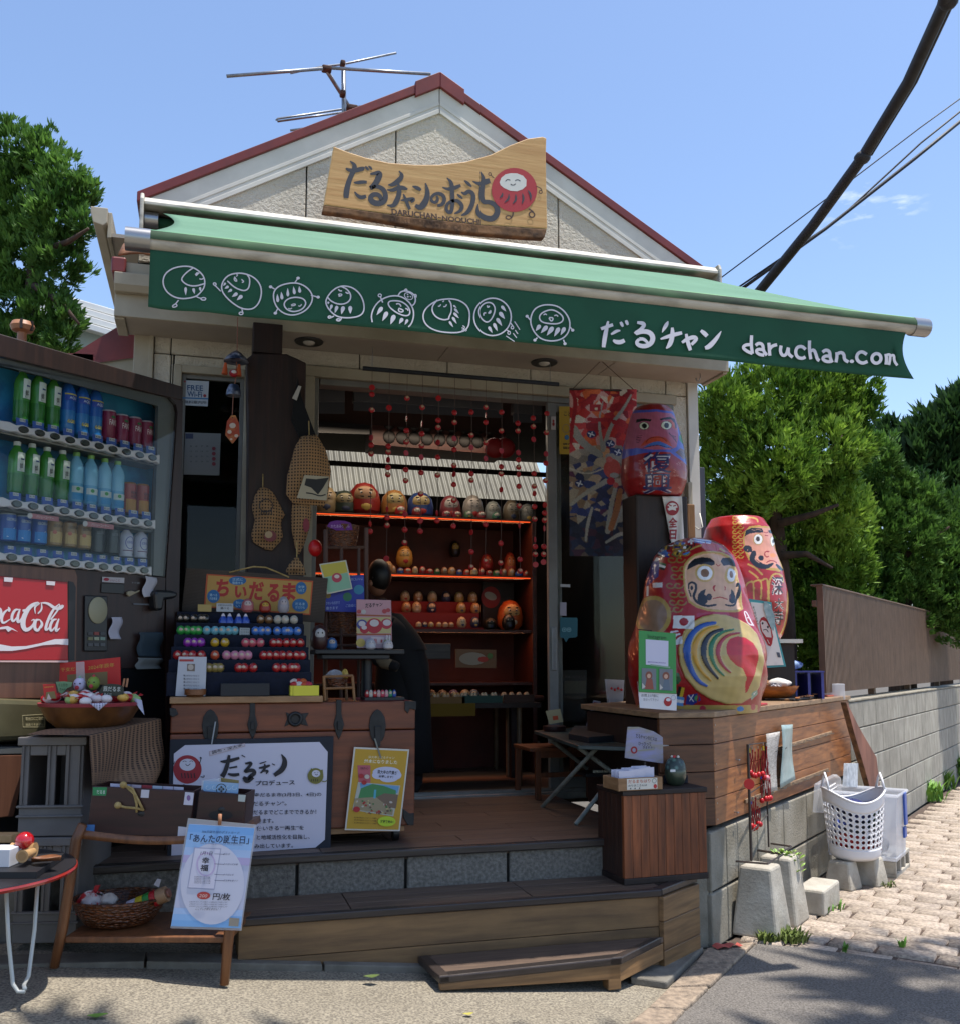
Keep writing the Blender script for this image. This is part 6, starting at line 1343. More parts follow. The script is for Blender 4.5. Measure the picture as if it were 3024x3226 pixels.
for ri,row in enumerate((R1,R2,R3)):
 a,b=row[0],row[-1];dx,dy=(b[0]-a[0])/9,(b[1]-a[1])/9
 ext=[(a[0]-dx*5,a[1]-dy*5)]+[(a[0]-dx*.9,a[1]-dy*.9)]+row+[(b[0]+dx*.55,b[1]+dy*.55)]
 up_=[(x,y-15+(3 if i%2 else 0))for i,(x,y)in enumerate(ext)];mid=[]
 for i,(x,y)in enumerate(ext):
  mid.append((x,y-16));
  if i<len(ext)-1:x2,y2=ext[i+1];mid.append(((x+x2)/2,(y+y2)/2-10))
 lo=[(x,2*((a[1]-5*dy)+(x-(a[0]-5*dx))*dy/dx)-y)if 0 else(x,y)for x,y in mid]
 bot=[]
 for i,(x,y)in enumerate(ext):
  bot.append((x,y+15))
  if i<len(ext)-1:x2,y2=ext[i+1];bot.append(((x+x2)/2,(y+y2)/2+10))
 vp(mid+bot[::-1],.012,.03,wp,'button_bar',bev=.004)
 vp([(ext[0][0],ext[0][1]+13),(ext[-1][0],ext[-1][1]+13),(ext[-1][0],ext[-1][1]+24),(ext[0][0],ext[0][1]+26)],-.03,.1,bez,'shelf_lip')
 q0,q1=V(ext[0][0],ext[0][1]+12,-.03),V(ext[-1][0],ext[-1][1]+12,-.03);MB().prs([q0,q1,q1-VN*.11,q0-VN*.11],UPZ*-.012).bld('shelf',bez,vm)
 for i,(x,y)in enumerate(row):
  q=V(x,y,.0125);MB().lth(q,[(.0205,0),(.0205,.006),(.017,.009)],18,ax=VN,sx=1,sy=.66).bld('button',btn,vm,smo=True)
  k=1-.02*i;sh=WS(lambda u,v,kk:V(u,v,-.004+kk))
  w_=18.5-.45*i;yy=y-27 if ri else y-26;sl_=dy/dx
  sh.poly([(x-w_-4,yy-9-sl_*w_),(x+w_-4,yy-9+sl_*w_),(x+w_-4,yy+14+sl_*w_),(x-w_-4,yy+14-sl_*w_)],'#2a4f9c');sh.lay();sh.poly([(x-11,yy-9-sl_*8),(x+7,yy-9+sl_*8),(x+7,yy+1+sl_*8),(x-11,yy+1-sl_*8)],'#b9bcc0');sh.lay()
  sh.text(price[ri][i],0,0,1,'#33343a',quad=[(x-10,yy-.5-sl_*8),(x+6,yy-.5+sl_*8),(x+6,yy-7+sl_*8),(x-10,yy-7-sl_*8)]);sh.bld('price_tag',vm)
gl=vp([(-260,1058),(0,1124),(500,1247),(536,1256),(552,1274),(557,1300),(521,1816),(-260,1746)],.034,.003,glassm,'glass')
ORD=['first','second','third','fourth','fifth','sixth','seventh','eighth','ninth','tenth','eleventh','twelfth']
def drk(u,vt,vb_,kind,label,group,cat='bottle',w=None):
 b=V(u,vb_,-.075);t=V(u,vt,-.075);H=t.z-b.z;r=w or.031
 M_={'tea':('#2e6a2a','#3f7d33','#cfd4cc'),'sport':('#2a6fb0','#2358a8','#2d66b8'),'water':('#5c9cc4','#79b0cf','#b9cdd6'),'blue':('#1f4796','#2a6cb4','#9a9da2'),'gold':('#8a6a3e','#b59055','#6a4326'),'dark':('#23262c','#2c2f36','#1b1d22'),'purple':('#7c1f46','#8c2450','#a9a3a8'),'redgold':('#7c1a1e','#c08a3c','#93642c'),'white':('#b3b4c4','#aeb0c4','#3c3f94')}[kind]
 e=thing('drink_bottle' if cat=='bottle' else 'drink_can',label,cat,tuple(b),group)
 if cat=='bottle':
  capc={'tea':'#c3c6c4','sport':'#2358a8','water':'#7fae5a','white':'#34379a','blue':'#2358a8'}[kind]
  MB().lth(b,[(r*.85,0),(r,H*.03),(r*.93,H*.12),(r,H*.2),(r,H*.38)],16).bld('lower_body',flat(M_[0],.25),e,smo=True)
  MB().lth(b,[(r,H*.381),(r*.98,H*.55),(r,H*.70),(r*.8,H*.8),(r*.42,H*.9),(r*.40,H*.92)],16).bld('upper_body',flat(M_[1],.25),e,smo=True)
  MB().lth(b,[(r*.45,H*.921),(r*.45,H*.995),(r*.4,H)],14).bld('cap',flat(capc,.4),e,smo=True)
 else:
  MB().lth(b,[(r*.86,0),(r,H*.04),(r,H*.94)],18).bld('body',flat(M_[0],.3)if kind!='redgold' else flat('#8a2a20',.3),e,smo=True)
  MB().lth(b,[(r,H*.9401),(r*.86,H),(r*.8,H*.99)],18).bld('rim',flat(M_[2],.3),e,smo=True)
 sh=Sheet(b,VD,UPZ,warp=None);fx=VN
 def wrap(x,y,k):
  a=x/r;return b+VD*(sin(a)*(r+k))+VN*(cos(a)*(r+k))+UPZ*y
 sh.warp=wrap
 def band(x0,x1,y0,y1,cc_,n=6):
  for i in range(n):xa,xb=x0+(x1-x0)*i/n,x0+(x1-x0)*(i+1)/n;sh.poly([(xa,y0),(xb,y0),(xb,y1),(xa,y1)],cc_)
  sh.lay()
 if kind=='tea':band(-.012,.022,H*.42,H*.78,'#c3c9c0');sh.text('綾',-.004,H*.50,.016,'#22242a',w=.014);sh.text('鷹',-.004,H*.435,.016,'#22242a',w=.014);band(.0,.016,H*.64,H*.67,'#243a6a',3)
 elif kind=='sport':band(-.03,.03,H*.56,H*.66,'#1f3f9c');band(-.03,.03,H*.66,H*.685,'#b0a23c');sh.text('AQU',-.012,H*.575,.013,'#c9d2e0',w=.03);sh.text('600',-.016,H*.14,.015,'#b8ac3c',w=.032)
 elif kind=='water':band(-.03,.03,H*.2,H*.32,'#b6c2c4');sh.ell(-.006,H*.27,.008,.008,'#3f8f4c',10);band(-.026,.026,H*.06,H*.18,'#2f86bc')
 elif kind=='purple':sh.text('FANTA',-.014,H*.48,.024,'#d0c8cc',w=.05);sh.ell(.004,H*.76,.012,.006,'#2c6a3a',10)
 elif kind=='redgold':band(-.03,.03,H*.03,H*.45,'#a8762e');sh.text('REAL',-.01,H*.62,.012,'#1c1418',w=.03);sh.text('GOLD',-.01,H*.5,.012,'#1c1418',w=.03)
 elif kind in('blue','gold','dark'):
  if kind=='blue':band(-.03,.03,H*.05,H*.45,'#2d7cc0');sh.poly([(-.018,H*.15),(-.012,H*.13),(.014,H*.5),(.008,H*.48)],'#c3cdd4')
  if kind=='gold':band(-.03,.03,H*.12,H*.55,'#b89a62');sh.ell(-.014,H*.52,.008,.008,'#b0604c',12)
  sh.text('GEORGIA',-.02,H*.72,.011,{'blue':'#b8c2cc','gold':'#3a2a1c','dark':'#6a6c72'}[kind],w=.042)
 elif kind=='white':sh.ring(.0,H*.48,.02,.026,.003,'#4a4d94');sh.text('紅茶花伝',-.014,H*.45,.012,'#4a4d94',w=.03);band(-.03,.03,H*.2,H*.23,'#6a4a6a')
 sh.bld('label_print',e);return e
for i,(x,yt,yb)in enumerate(((200,635,1165),(352,670,1195),(500,715,1225))):q=c(x,yt,x,yb);drk(q[0][0],q[0][1],q[1][1],'tea',f'green tea bottle, {ORD[i]} from the left on the top display shelf','tea bottles on the top shelf')
for i,(x,yt,yb)in enumerate(((645,730,1255),(780,770,1285),(908,805,1310))):q=c(x,yt,x,yb);drk(q[0][0],q[0][1],q[1][1],'sport',f'blue sports drink bottle, {ORD[i]} from the left on the top display shelf','blue bottles on the top shelf')
for i,(x,yt,yb)in enumerate(((1040,1050,1335),(1165,1092,1365),(1290,1118,1393),(1405,1155,1420))):q=c(x,yt,x,yb);drk(q[0][0],q[0][1],q[1][1],'purple',f'purple soft drink can, {ORD[i]} from the left on the top display shelf','purple cans on the top shelf','can')
for i,(x,yt,yb)in enumerate(((145,1345,1855),(290,1365,1880),(435,1400,1905),(585,1430,1925))):q=c(x,yt,x,yb);drk(q[0][0],q[0][1],q[1][1],'tea',f'green tea bottle, {ORD[i]} from the left on the middle display shelf','tea bottles on the middle shelf')
for i,(x,yt,yb)in enumerate(((720,1450,1945),(860,1478,1965),(995,1510,1990),(1120,1535,2015))):q=c(x,yt,x,yb);drk(q[0][0],q[0][1],q[1][1],'water',f'clear water bottle, {ORD[i]} from the left on the middle display shelf','water bottles on the middle shelf')
for i,(x,yt,yb)in enumerate(((1238,1745,2045),(1362,1762,2062))):q=c(x,yt,x,yb);drk(q[0][0],q[0][1],q[1][1],'redgold',f"red and gold drink can, {['left','right'][i]} one on the middle display shelf",'red and gold cans','can')
for i,(x,yt,yb,k_)in enumerate(((70,210,485,'blue'),(215,232,500,'blue'),(375,255,515,'blue'),(525,280,530,'gold'),(672,295,545,'gold'),(812,320,560,'gold'),(948,345,600,'dark'),(1095,365,610,'dark'))):q=d(x,yt,x,yb);drk(q[0][0],q[0][1],q[1][1],k_,f"{ {'blue':'blue','gold':'gold brown','dark':'black'}[k_]} coffee can, {ORD[i]} from the left on the bottom display shelf",'coffee cans on the bottom shelf','can')
for i,(x,yt,yb)in enumerate(((1230,350,640),(1372,365,650))):q=d(x,yt,x,yb);drk(q[0][0],q[0][1],q[1][1],'white',f"white milk tea bottle with blue cap, {['left','right'][i]} one on the bottom shelf",'white milk tea bottles')
for x,y in((300,232),(840,310)):
 sh=WS(lambda u,v,k:V(u,v,.0+k));sh.poly(d(x,y-25,x+280,y+12,x+278,y+58,x,y+25),'#a86a70');sh.lay();sh.ell(*d(x-2,y)[0],8,9,'#b8b4b4');sh.text('バリューコーナー',0,0,1,'#cbb8ba',quad=d(x+60,y+20,x+230,y+40,x+230,y+12,x+60,y-8));sh.bld('value_tag',vm)
vp([(-260,1749),(0,1773),(523,1819.5),(512,2105),(-260,2105)],-.002,.16,vwood,'middle_panel')
vp([(-260,1772),(0,1776),(238,1795),(245,1815),(240,2200),(-260,2200)],.004,.006,vwood2,'wood_panel',bev=.002)
rp_=vp([(-260,1810),(0,1815),(214,1834),(216,2080),(-260,2080)],.02,.015,flat('#a01420',.3),'red_panel',bev=.002)
vp([(217,1830),(232,1834),(240,1850),(236,2080),(217,2080)],.006,.005,flat('#17171c',.4),'panel_edge')
vp([(-260,2081),(0,2081),(216,2081),(216,2087),(-260,2085)],.021,.015,flat('#c9a8a4',.4),'panel_trim')
for x in(45,460):vp(d(x,830+x*.09,x+85,835+x*.09,x+80,878+x*.08,x,872+x*.08),.024,.003,wp,'clip')
sh=WS(lambda u,v,k:V(u,v,.0206+k));WC='#d3ccd0'
def cs(w,*p):sh.stroke(d(*p),w,WC,smo=2)
cs([3,9,10,5],-60,1240,0,1120,20,1200,-40,1290)
cs([3,8,9,7,2],95,1140,40,1180,15,1250,35,1290,110,1240);cs([3,8,6],85,1125,100,1150,88,1170)
cs([3,8,9,7,3],190,1150,150,1150,115,1220,130,1280,190,1200);cs([4,9,9,3],200,1145,175,1220,180,1290,235,1210)
cs([7,7],225,1162,255,1156)
cs([2,6,9,12,16,16,12,8,4,2],350,1190,340,1120,400,1080,300,1110,235,1220,225,1310,260,1360,330,1310,345,1240,310,1260)
cs([2,8,10,9,6,2],400,1085,470,1085,540,1140,600,1140,630,1105,560,1130);cs([3,6,4],410,1090,415,1150,375,1190)
cs([3,9,10,9,3],395,1250,350,1250,340,1340,380,1360,410,1290);cs([3,9,7],395,1250,420,1290,400,1330)
cs([2,8,9,8,2],585,1095,520,1150,455,1300,450,1365,510,1300);cs([2,5,5],585,1095,590,1130,500,1250)
cs([3,8,9,7,2],560,1245,520,1250,490,1320,505,1370,550,1310);cs([4,9,8,2],580,1240,555,1310,550,1370,590,1330)
sh.poly(d(-300,1480,-120,1460,0,1490,120,1512,260,1508,400,1480,540,1440,672,1438,672,1498,560,1490,420,1500,260,1535,120,1555,0,1555,-120,1540,-300,1560),WC)
sh.poly(d(-200,1310,-40,1345,20,1320,80,1312,130,1335,180,1368,120,1345,85,1370,60,1340,0,1345,-100,1370),WC);sh.bld('lettering',vm)
vp(d(1000,890,1225,900,1220,1000,995,985),.004,.005,vdark,'bill_slot',bev=.002);sh=WS(lambda u,v,k:V(u,v,.0015+k));sh.poly(d(1005,830,1222,840,1220,892,1003,880),'#a8a4a6');sh.lay();sh.ell(*d(1045,855)[0],9,5,'#8c2034');sh.text('いいこと',0,0,1,'#8c5a64',quad=d(1080,875,1180,880,1180,852,1080,848));
sh.text('おつり返却',0,0,1,'#7c7e80',quad=d(1295,895,1370,900,1370,882,1295,878));sh.poly(d(1310,1088,1480,1095,1480,1110,1310,1103),'#585c62');sh.bld('sticker',vm)
vp(d(838,1010,1060,1020,1058,1560,832,1560),.01,.012,flat('#16191e',.35),'control_panel',bev=.004)
q=V(*d(960,1158)[0],.0105);MB().lth(q,[(.043,0),(.043,.004),(.04,.006)],32,ax=VN,sx=1,sy=1.26).bld('reader_oval',flat('#8a866c',.5),vm,smo=True)
for j,y in enumerate((1385,1435,1495)):
 for i,x in enumerate((892,952,1012)):vp(d(x-24,y-17,x+24,y-15,x+24,y+17,x-24,y+15),.014,.005,flat([['#3c3e40','#7c3a34','#3c3e40'],['#6c6a4c','#8a9078','#6f8478'],['#4a4c4e','#4a4c4e','#4a4c4e']][j][i],.5),'key',bev=.001)
q=d(1255,975,1290,965,1330,975,1378,958,1370,975,1320,1000,1275,1025,1252,1005);vp(q,.016,.012,flat('#8a8068',.5),'return_lever',bev=.003)
vp(d(1520,1000,1545,955,1700,965,1755,985,1740,1030,1700,1045,1620,1055,1600,1160,1530,1160),.05,.05,vdark,'handle_box',bev=.012)
def slip(px,c_,label):
 a,b,e,f=[V(*q_,.02)for q_ in px]
 MB().grid(lambda s_,t_:a*(1-s_)*(1-t_)+b*s_*(1-t_)+e*s_*t_+f*(1-s_)*t_+VD*(.006*sin(t_*7))+VN*(.004*sin(t_*5+1)),4,14).bld('paper_slip',flat(c_,.8),smo='all',solid=.0006,label=label,cat='paper')
slip(d(1090,1225,1190,1225,1185,1440,1080,1440),'#9d9ca8','white wavy paper slip beside the keypad of the vending machine');slip(d(1420,822,1530,840,1520,1015,1408,1030),'#a3a2aa','white paper slip with creases near the top right of the vending controls')
slip(d(1360,1375,1590,1372,1585,1615,1358,1610),'#22323c','dark teal sheet taped on the lower right of the vending machine');slip(d(1345,1622,1585,1625,1582,1730,1340,1735),'#6f7270','grey sheet taped below the dark teal sheet')
vp([(-260,2205),(0,2200),(160,2206),(150,2330),(-260,2352)],.03,.04,mat('brass_tray','#7d7658','#5f5a44',scale=3,rough=.3,metal=.5),'delivery_flap',bev=.02)
sh=WS(lambda u,v,k:V(u,v,.0305+k));sh.stroke([(72,2254),(142,2250),(142,2290),(74,2290)],2,'#b9ad84',closed=True,smo=0);sh.text('取出口にご注意',0,0,1,'#b9ad84',quad=[(82,2270),(138,2268),(138,2258),(82,2259)]);sh.text('返品できません',0,0,1,'#b9ad84',quad=[(82,2287),(138,2286),(138,2278),(82,2279)]);sh.bld('flap_print',vm)
vp([(-260,2353),(150,2331),(520,2331),(520,2106),(240,2106),(240,2201),(-260,2201)],-.004,.15,vdark,'lower_front')
vp([(-260,2356),(100,2352),(98,2375),(-260,2382)],.02,.03,bez,'grey_strip',bev=.003)
vp([(-260,2384),(92,2378),(45,2572),(-260,2600)],.02,.03,vwood2,'lower_panel',bev=.003)
vp([(-260,2354),(520,2332),(520,2750),(-260,2850)],-.006,.1,vdark,'base_front')
q=V(70,1068,-.2);orn=thing('wooden_ornament','round segmented wooden kendama top standing on the vending machine','ornament',tuple(q));tp=V(70,1006,-.2)
lw_=mat('light_turned_wood','#b07c58','#8d5b3d',scale=9,rough=.5);r_=.045
MB().lth((q.x,q.y,2.389),[(.028,0),(.02,.02),(.018,tp.z-2.389-.055)],16).bld('stem',lw_,orn,smo=True)
MB().lth((q.x,q.y,tp.z-.03),[(.02,-.024),(.04,-.018),(.048,0),(.04,.018),(.02,.024),(.001,.025)],24).bld('head',lw_,orn,smo=True)
for a in(.5,1.5,3.7):MB().obox((q.x+cos(a-2)*.043,q.y+sin(a-2)*.043,tp.z-.03),(.005*sin(a-2),-.005*cos(a-2),0),(.006*cos(a-2),.006*sin(a-2),0),(0,0,.02)).bld('band',darkwood,orn)
# crates, dotted cloth, sweets bowl
def SPd(dep):
 o_=EYE+FH*dep;return lambda u,v,k=0:atpl(u,v,o_-FH*k,FH)
crm=mat('grey_crate','#6b6663','#5c5754',scale=6,rough=.6,bump=.15,dirt=.15)
zc_=.885;c0=atZ(268,2321,zc_);e2=Vc((.98,-.2,0));e1=Vc((.2,.98,0))
def crate(z1,h,label):
 cr_=thing('beer_crate',label,'crate',(c0.x-.1,c0.y+.15,z1-h),'grey crates stacked by the vending machine')
 wx,wy=.215,.38;O=Vc((c0.x,c0.y,0))
 def bb(x0,x1,y0,y1,z0,z1_,name='wall',bev=.003):return MB().obox(O+e2*((x0+x1)/2)+e1*((y0+y1)/2)+UPZ*((z0+z1_)/2),e2*((x1-x0)/2),e1*((y1-y0)/2),UPZ*((z1_-z0)/2)).bld(name,crm,cr_,bev=bev)
 zb=z1-h
 for(x,w_)in((-.215,.028),(-.125,.03),(-.062,.062)):bb(x,x+w_,0,.012,zb+.10,z1-.03,'rib')
 bb(-.186,-.1255,.002,.01,z1-.065,z1-.03,'arch');bb(-.0945,-.0625,.002,.01,z1-.065,z1-.03,'arch')
 bb(-.215,0,.001,.013,zb+.001,zb+.0985,'lower_wall');bb(-.226,.011,-.011,.012,z1-.029,z1,'rim');bb(-.222,.008,-.009,.011,zb+.099,zb+.108,'band');bb(-.222,.008,-.009,.011,zb+.066,zb+.074,'band')
 for x in(-.205,-.115,-.05,-.012):bb(x-.003,x+.003,-.008,-.0005,zb+.1085,z1-.0295,'rib')
 bb(-.012,0,.0135,wy,zb+.001,z1-.001,'side_wall');bb(-.215,-.203,.0135,wy,zb+.001,z1-.001,'side_wall');bb(-.202,-.013,wy-.012,wy,zb+.001,z1-.001,'back_wall');bb(-.2,-.014,.014,wy-.013,zb+.002,zb+.01,'bottom')
crate(zc_,.345,'upper grey plastic crate with two arched slots, under the dotted cloth');crate(zc_-.347,.36,'lower grey plastic crate carrying the one with the dotted cloth')
ca0,ca1=SPd(3.38)(273,2318),SPd(3.92)(500,2264)
nU,nV=150,120;Pv=[];Cv=[];base=lin('#7d5f47');dot=lin('#241a18')
LL=(ca1-ca0).length;bk_=(ca1-ca0).normalized();out_=Vc((bk_.y,-bk_.x,0))
for j in range(nV):
 t=j/(nV-1)
 for i in range(nU):
  s_=i/(nU-1);
  if t<.3:k=1-t/.3;p_=ca0+(ca1-ca0)*s_-out_*(.22*k)+UPZ*(.002+.004*sin(9*s_)*(k))
  else:
   k=(t-.3)/.7;bot=atpl(286+s_*224,2474,ca0+(ca1-ca0)*s_,FH);top_=ca0+(ca1-ca0)*s_;dz=(top_.z-bot.z)
   p_=top_-UPZ*dz*k+out_*(.012+.018*k*sin(s_*8+2*k)+.03*max(0,sin((s_*1.0+k*.9)*5.2))*k*s_)+bk_*(.0)
  Pv.append(tuple(p_));g_=1;x_,y_=s_*LL*.9/.0265,(t*.74)/.0185
  Cv.append(dot if(abs(x_-round(x_))<.27 and abs(y_-round(y_))<.27)else base)
fs_=[(j*nU+i,(j+1)*nU+i,(j+1)*nU+i+1,j*nU+i+1)for j in range(nV-1)for i in range(nU-1)]
color_mesh('dotted_cloth',Pv,fs_,np.array(Cv),matte,label='brown cloth with rows of dark dots draped over the crates under the sweets bowl',cat='cloth')
q=SPd(3.70)(284,2285);q.z=zc_;sb=thing('sweets_bowl','wide brown wooden bowl with red rim heaped with wrapped sweets on the dotted cloth','bowl',(q.x,q.y,zc_+.01))
rb_=150/F_PX*(q-EYE).dot(FH);hz_=.105
MB().lth((q.x,q.y,zc_+.008),[(rb_*.45,0),(rb_*.62,.01),(rb_*.82,.04),(rb_*.97,hz_-.02),(rb_,hz_-.012)],40).bld('body',mat('bowl_brown','#7c4f26','#4a2c14',scale=7,rough=.4,coat=.25,bump=.2),sb,smo=True)
MB().lth((q.x,q.y,zc_+.008),[(rb_*1.0,hz_-.0115),(rb_*1.02,hz_),(rb_*.97,hz_+.002),(rb_*.8,hz_-.03),(.001,hz_-.04)],40).bld('rim',flat('#8c3038',.5),sb,smo=True)
rr=random.Random(12);cols_=['#c9c2c4','#b01e26','#d0c8c8','#c4b8bc','#a8202a','#c9a04a','#cfcaca','#8fae6a']
for k in range(46):
 a,r=rr.uniform(0,6.28),rb_*.9*sqrt(rr.random());x,y=q.x+cos(a)*r,q.y+sin(a)*r;z=zc_+hz_+.012+.02*(1-(r/rb_)**2)+rr.uniform(0,.01)
 cc_=cols_[k%8];e=thing('wrapped_sweet',f"small {dict(zip(cols_, ['grey pink','red','white','pale mauve','crimson','yellow','silver','green']))[cc_]} wrapped sweet in the red rimmed bowl",'sweet',(x,y,z),'wrapped sweets in the bowl')
 MB().ball((x,y,z),.022,.018,.016,10,6).bld('wrapper',flat(cc_,.4),e,smo='all')
 a2=rr.uniform(0,6.28);dx_,dy_=cos(a2)*.02,sin(a2)*.02;cw_=flat('#b01e26' if cc_!='#b01e26' else '#cfcaca',.4)
 MB().prs([(x+dx_,y+dy_,z+.004),(x+dx_*1.9-dy_*.5,y+dy_*1.9+dx_*.5,z+.014),(x+dx_*1.9+dy_*.5,y+dy_*1.9-dx_*.5,z+.008)],(0,0,.002)).bld('twist',cw_,e)
t3=Tr(0,2050,600/1835)
def SP(dep):
 o_=EYE+FH*dep;return lambda u,v,k=0:atpl(u,v,o_-FH*k,FH)
def card(name,label,cat,px,dep,th,m,tr_=None,prints=None,par=None):
 f_=SP(dep);e=thing(name,label,cat,tuple(f_(*px[0])))if par is None else par
 MB().prs([f_(*p_)for p_ in px],FH*th).bld('sheet',m,e,bev=.0008)
 if prints:sh=WS(lambda u,v,k:f_(u,v,k));prints(sh);sh.bld('print',e)
 return e
dq=(q-EYE).dot(FH)
def pr1(sh):
 sh.poly(t3(650,232,1040,200,1040,330,655,310),'#6e5c38');sh.text('干支だるま',0,0,1,'#b99a3c',quad=t3(590,205,815,182,815,150,590,165),bold=.0);sh.text('2024年辰年',0,0,1,'#b99a3c',quad=t3(855,185,1105,155,1105,115,855,145),bold=.0)
card('red_board','red board with gold lettering standing up behind the sweets in the bowl','sign',t3(525,125,1160,62,1165,330,525,300),dq+.12,.006,flat('#b01a16',.5),prints=pr1)
card('clear_tube','clear plastic strip standing in front of the red board with gold lettering','strip',t3(735,110,815,105,828,400,740,400),dq+.08,.002,clr)
for(x,y,cc_,l)in((770,325,'#b9b6d0','white'),(905,312,'#6f8a34','green')):
 p_=SP(dq+.03)(*t3(x,y)[0]);rx_=58*.327/F_PX*dq;e=thing('zodiac_doll',f'round {l} dragon doll standing in the sweets bowl before the red board','doll',tuple(p_))
 MB().ball(p_,rx_,rx_,rx_*1.15,18,12).bld('body',flat(cc_,.6),e,smo='all');b_=p_-FH*rx_
 MB().ball((b_.x,b_.y,b_.z-rx_*.5),rx_*.34,.003,rx_*.34,14,8).bld('mouth',flat('#a8303a',.6),e,smo='all')
 for s_ in(-1,1):e_=b_+RT*(s_*rx_*.4)+UPZ*(rx_*.15)-FH*0;MB().ball(e_+FH*.004,.0035,.003,.0035,8,6).bld('eye',blackm,e,smo='all')
 MB().ball(p_+UPZ*rx_*1.1,.006,.01,.008,8,6).bld('crest',flat('#a8303a' if l=='green' else '#6fa08a',.6),e,smo='all')
card('red_card','small red card with a cone picture at the left in the sweets bowl','card',t3(415,325,535,318,555,460,432,470),dq-.10,.003,flat('#b0201c',.5),prints=lambda s_:(s_.text('2024年',0,0,1,'#c99a3c',quad=t3(430,360,525,352,522,338,430,345)),s_.poly(t3(450,400,530,390,545,460,440,465),'#7a6b40'),s_.lay(),s_.poly(t3(470,410,500,470,455,470),'#cbb9b0')))
card('green_label','pale green handwritten label standing between red card and white doll','label',t3(540,300,620,295,700,305,690,345,650,360,600,420,570,400),dq-.02,.002,flat('#6a9068',.6),prints=lambda s_:(s_.text('くじ引き',0,0,1,'#1e3a22',quad=t3(570,345,655,345,655,315,570,315)),s_.text('ちゃん',0,0,1,'#1e3a22',quad=t3(580,385,640,385,640,360,580,360))))
card('green_plaque','dark green plaque with white brush lettering at the right in the bowl','plaque',t3(955,400,990,335,1060,318,1150,325,1195,350,1195,420,1120,440,960,430),dq-.06,.004,flat('#23291c',.5),prints=lambda s_:(s_.text('辰だるま',0,0,1,'#bfc2b8',quad=t3(1000,392,1165,396,1165,348,1000,344)),s_.text('みくじ',0,0,1,'#bfc2b8',quad=t3(1005,430,1080,432,1080,408,1005,405))))
for x in(1190,1222):p_,p2_=SP(dq)(*t3(x,350)[0]),SP(dq)(*t3(x+14,268)[0]);MB().tube([p_,p2_],.004,6).bld('wooden_stick',lw_,label=f"thin wooden stick standing at the bowl's right edge, {'left' if x < 1200 else 'right'} one of two",cat='stick')
nn=26;Pv=[];Cv=[]
f_=SP(dq-rb_-.005)
for j in range(nn):
 for i in range(nn):
  s_,t_=i/(nn-1),j/(nn-1);x=875+s_*180;y=508-s_*8+t_*72*(1-abs(s_-.45)*2.0 if 1-abs(s_-.45)*2.0>0 else 0);Pv.append(tuple(f_(*t3(x,y)[0],.004*sin(t_*3))));a_,b_=s_*7,t_*4;Cv.append(lin('#22264a')if(a_%1-.5)**2+(b_%1-.5)**2<.09 else lin('#c0c0d2'))
color_mesh('spotted_cloth',Pv,[(j*nn+i,(j+1)*nn+i,(j+1)*nn+i+1,j*nn+i+1)for j in range(nn-1)for i in range(nn-1)],np.array(Cv),matte,label='corner of a white cloth with navy dots hanging over the bowl front',cat='cloth')
f_=SP(dq-.02);MB().grid(lambda s_,t_:f_(*t3(1290+s_*80+t_*25,455+20*s_+t_*(60+85*s_))[0],.004*sin(5*s_)),8,10).bld('spotted_cloth',flat('#a9abc0',.9),smo='all',label='grey white cloth corner hanging from the right rim of the sweets bowl',cat='cloth')
# bent wood rack, boxes, laminated sheet
t6=Tr(0,2200,1000/1864);rk_w=mat('bent_wood','#7c5030','#5c3820',kind='wood',scale=5,stretch=(8,8,.8),rough=.45,bump=.2)
br_=thing('bent_wood_rack','bent wood two tier rack holding dark boxes above and a woven basket below','rack',tuple(gpt(400,3060)))
dF=(gpt(172,3058)-EYE).dot(FH);G=SP(dF+.02);Gb=SP(dF+.34)
def lim(f,pts,w0,w1,name='leg',m=rk_w,r=.017):
 P=[f(*p_)for p_ in pts];mb=MB().tube(P,[w0]+[w1]*(len(P)-2)+[w0],8);return mb.bld(name,m,br_,smo='all')
a_,b_=G(*t6(318,1618)[0]),G(*t6(1322,1618)[0]);a_.z=gz(a_.x)+.004;b_.z=gz(b_.x)+.004
lim(lambda*p:p[0]if len(p)==1 else Vc(p),[tuple(a_),tuple(G(*t6(370,1350)[0])),tuple(G(*t6(425,1000)[0])),tuple(G(*t6(450,830)[0])),tuple(G(*t6(490,740)[0]))],.015,.017)
lim(lambda*p:Vc(p),[tuple(b_),tuple(G(*t6(1345,1400)[0])),tuple(G(*t6(1390,1100)[0])),tuple(G(*t6(1420,830)[0]))],.015,.017)
for(x0_,x1_)in((290,440),(1250,1330)):
 p_=Gb(*t6(x0_+70,1480)[0]);p_.z=gz(p_.x)+.002;lim(lambda*p:Vc(p),[tuple(p_),tuple(Gb(*t6(x1_,1000)[0])),tuple(Gb(*t6(x1_+10,830)[0]))],.013,.015)
def shelf(y0,x0_,x1_,th,name):
 A1_,B1_=G(*t6(x0_,y0)[0]),G(*t6(x1_,y0+4)[0]);z=(A1_.z+B1_.z)/2
 MB().prs([z_(A1_,z),z_(B1_,z),z_(B1_+FH*.32,z),z_(A1_+FH*.32,z)],UPZ*-th).bld(name,rk_w,br_,bev=.004);return z
zsh=shelf(1398,382,1345,.02,'lower_shelf')
A1_,B1_=G(*t6(455,800)[0]),G(*t6(1400,815)[0]);zs2=A1_.z
def seat(s_,t_):p_=A1_*(1-s_)+B1_*s_+FH*(.33*t_);p_.z=zs2-.022*sin(pi*s_);return p_
MB().grid(seat,20,3).bld('seat',rk_w,br_,smo='all',solid=.022)
bxm=mat('dark_lacquer','#381a16','#26110f',kind='wood',scale=4,stretch=(1,1,9),rough=.4)
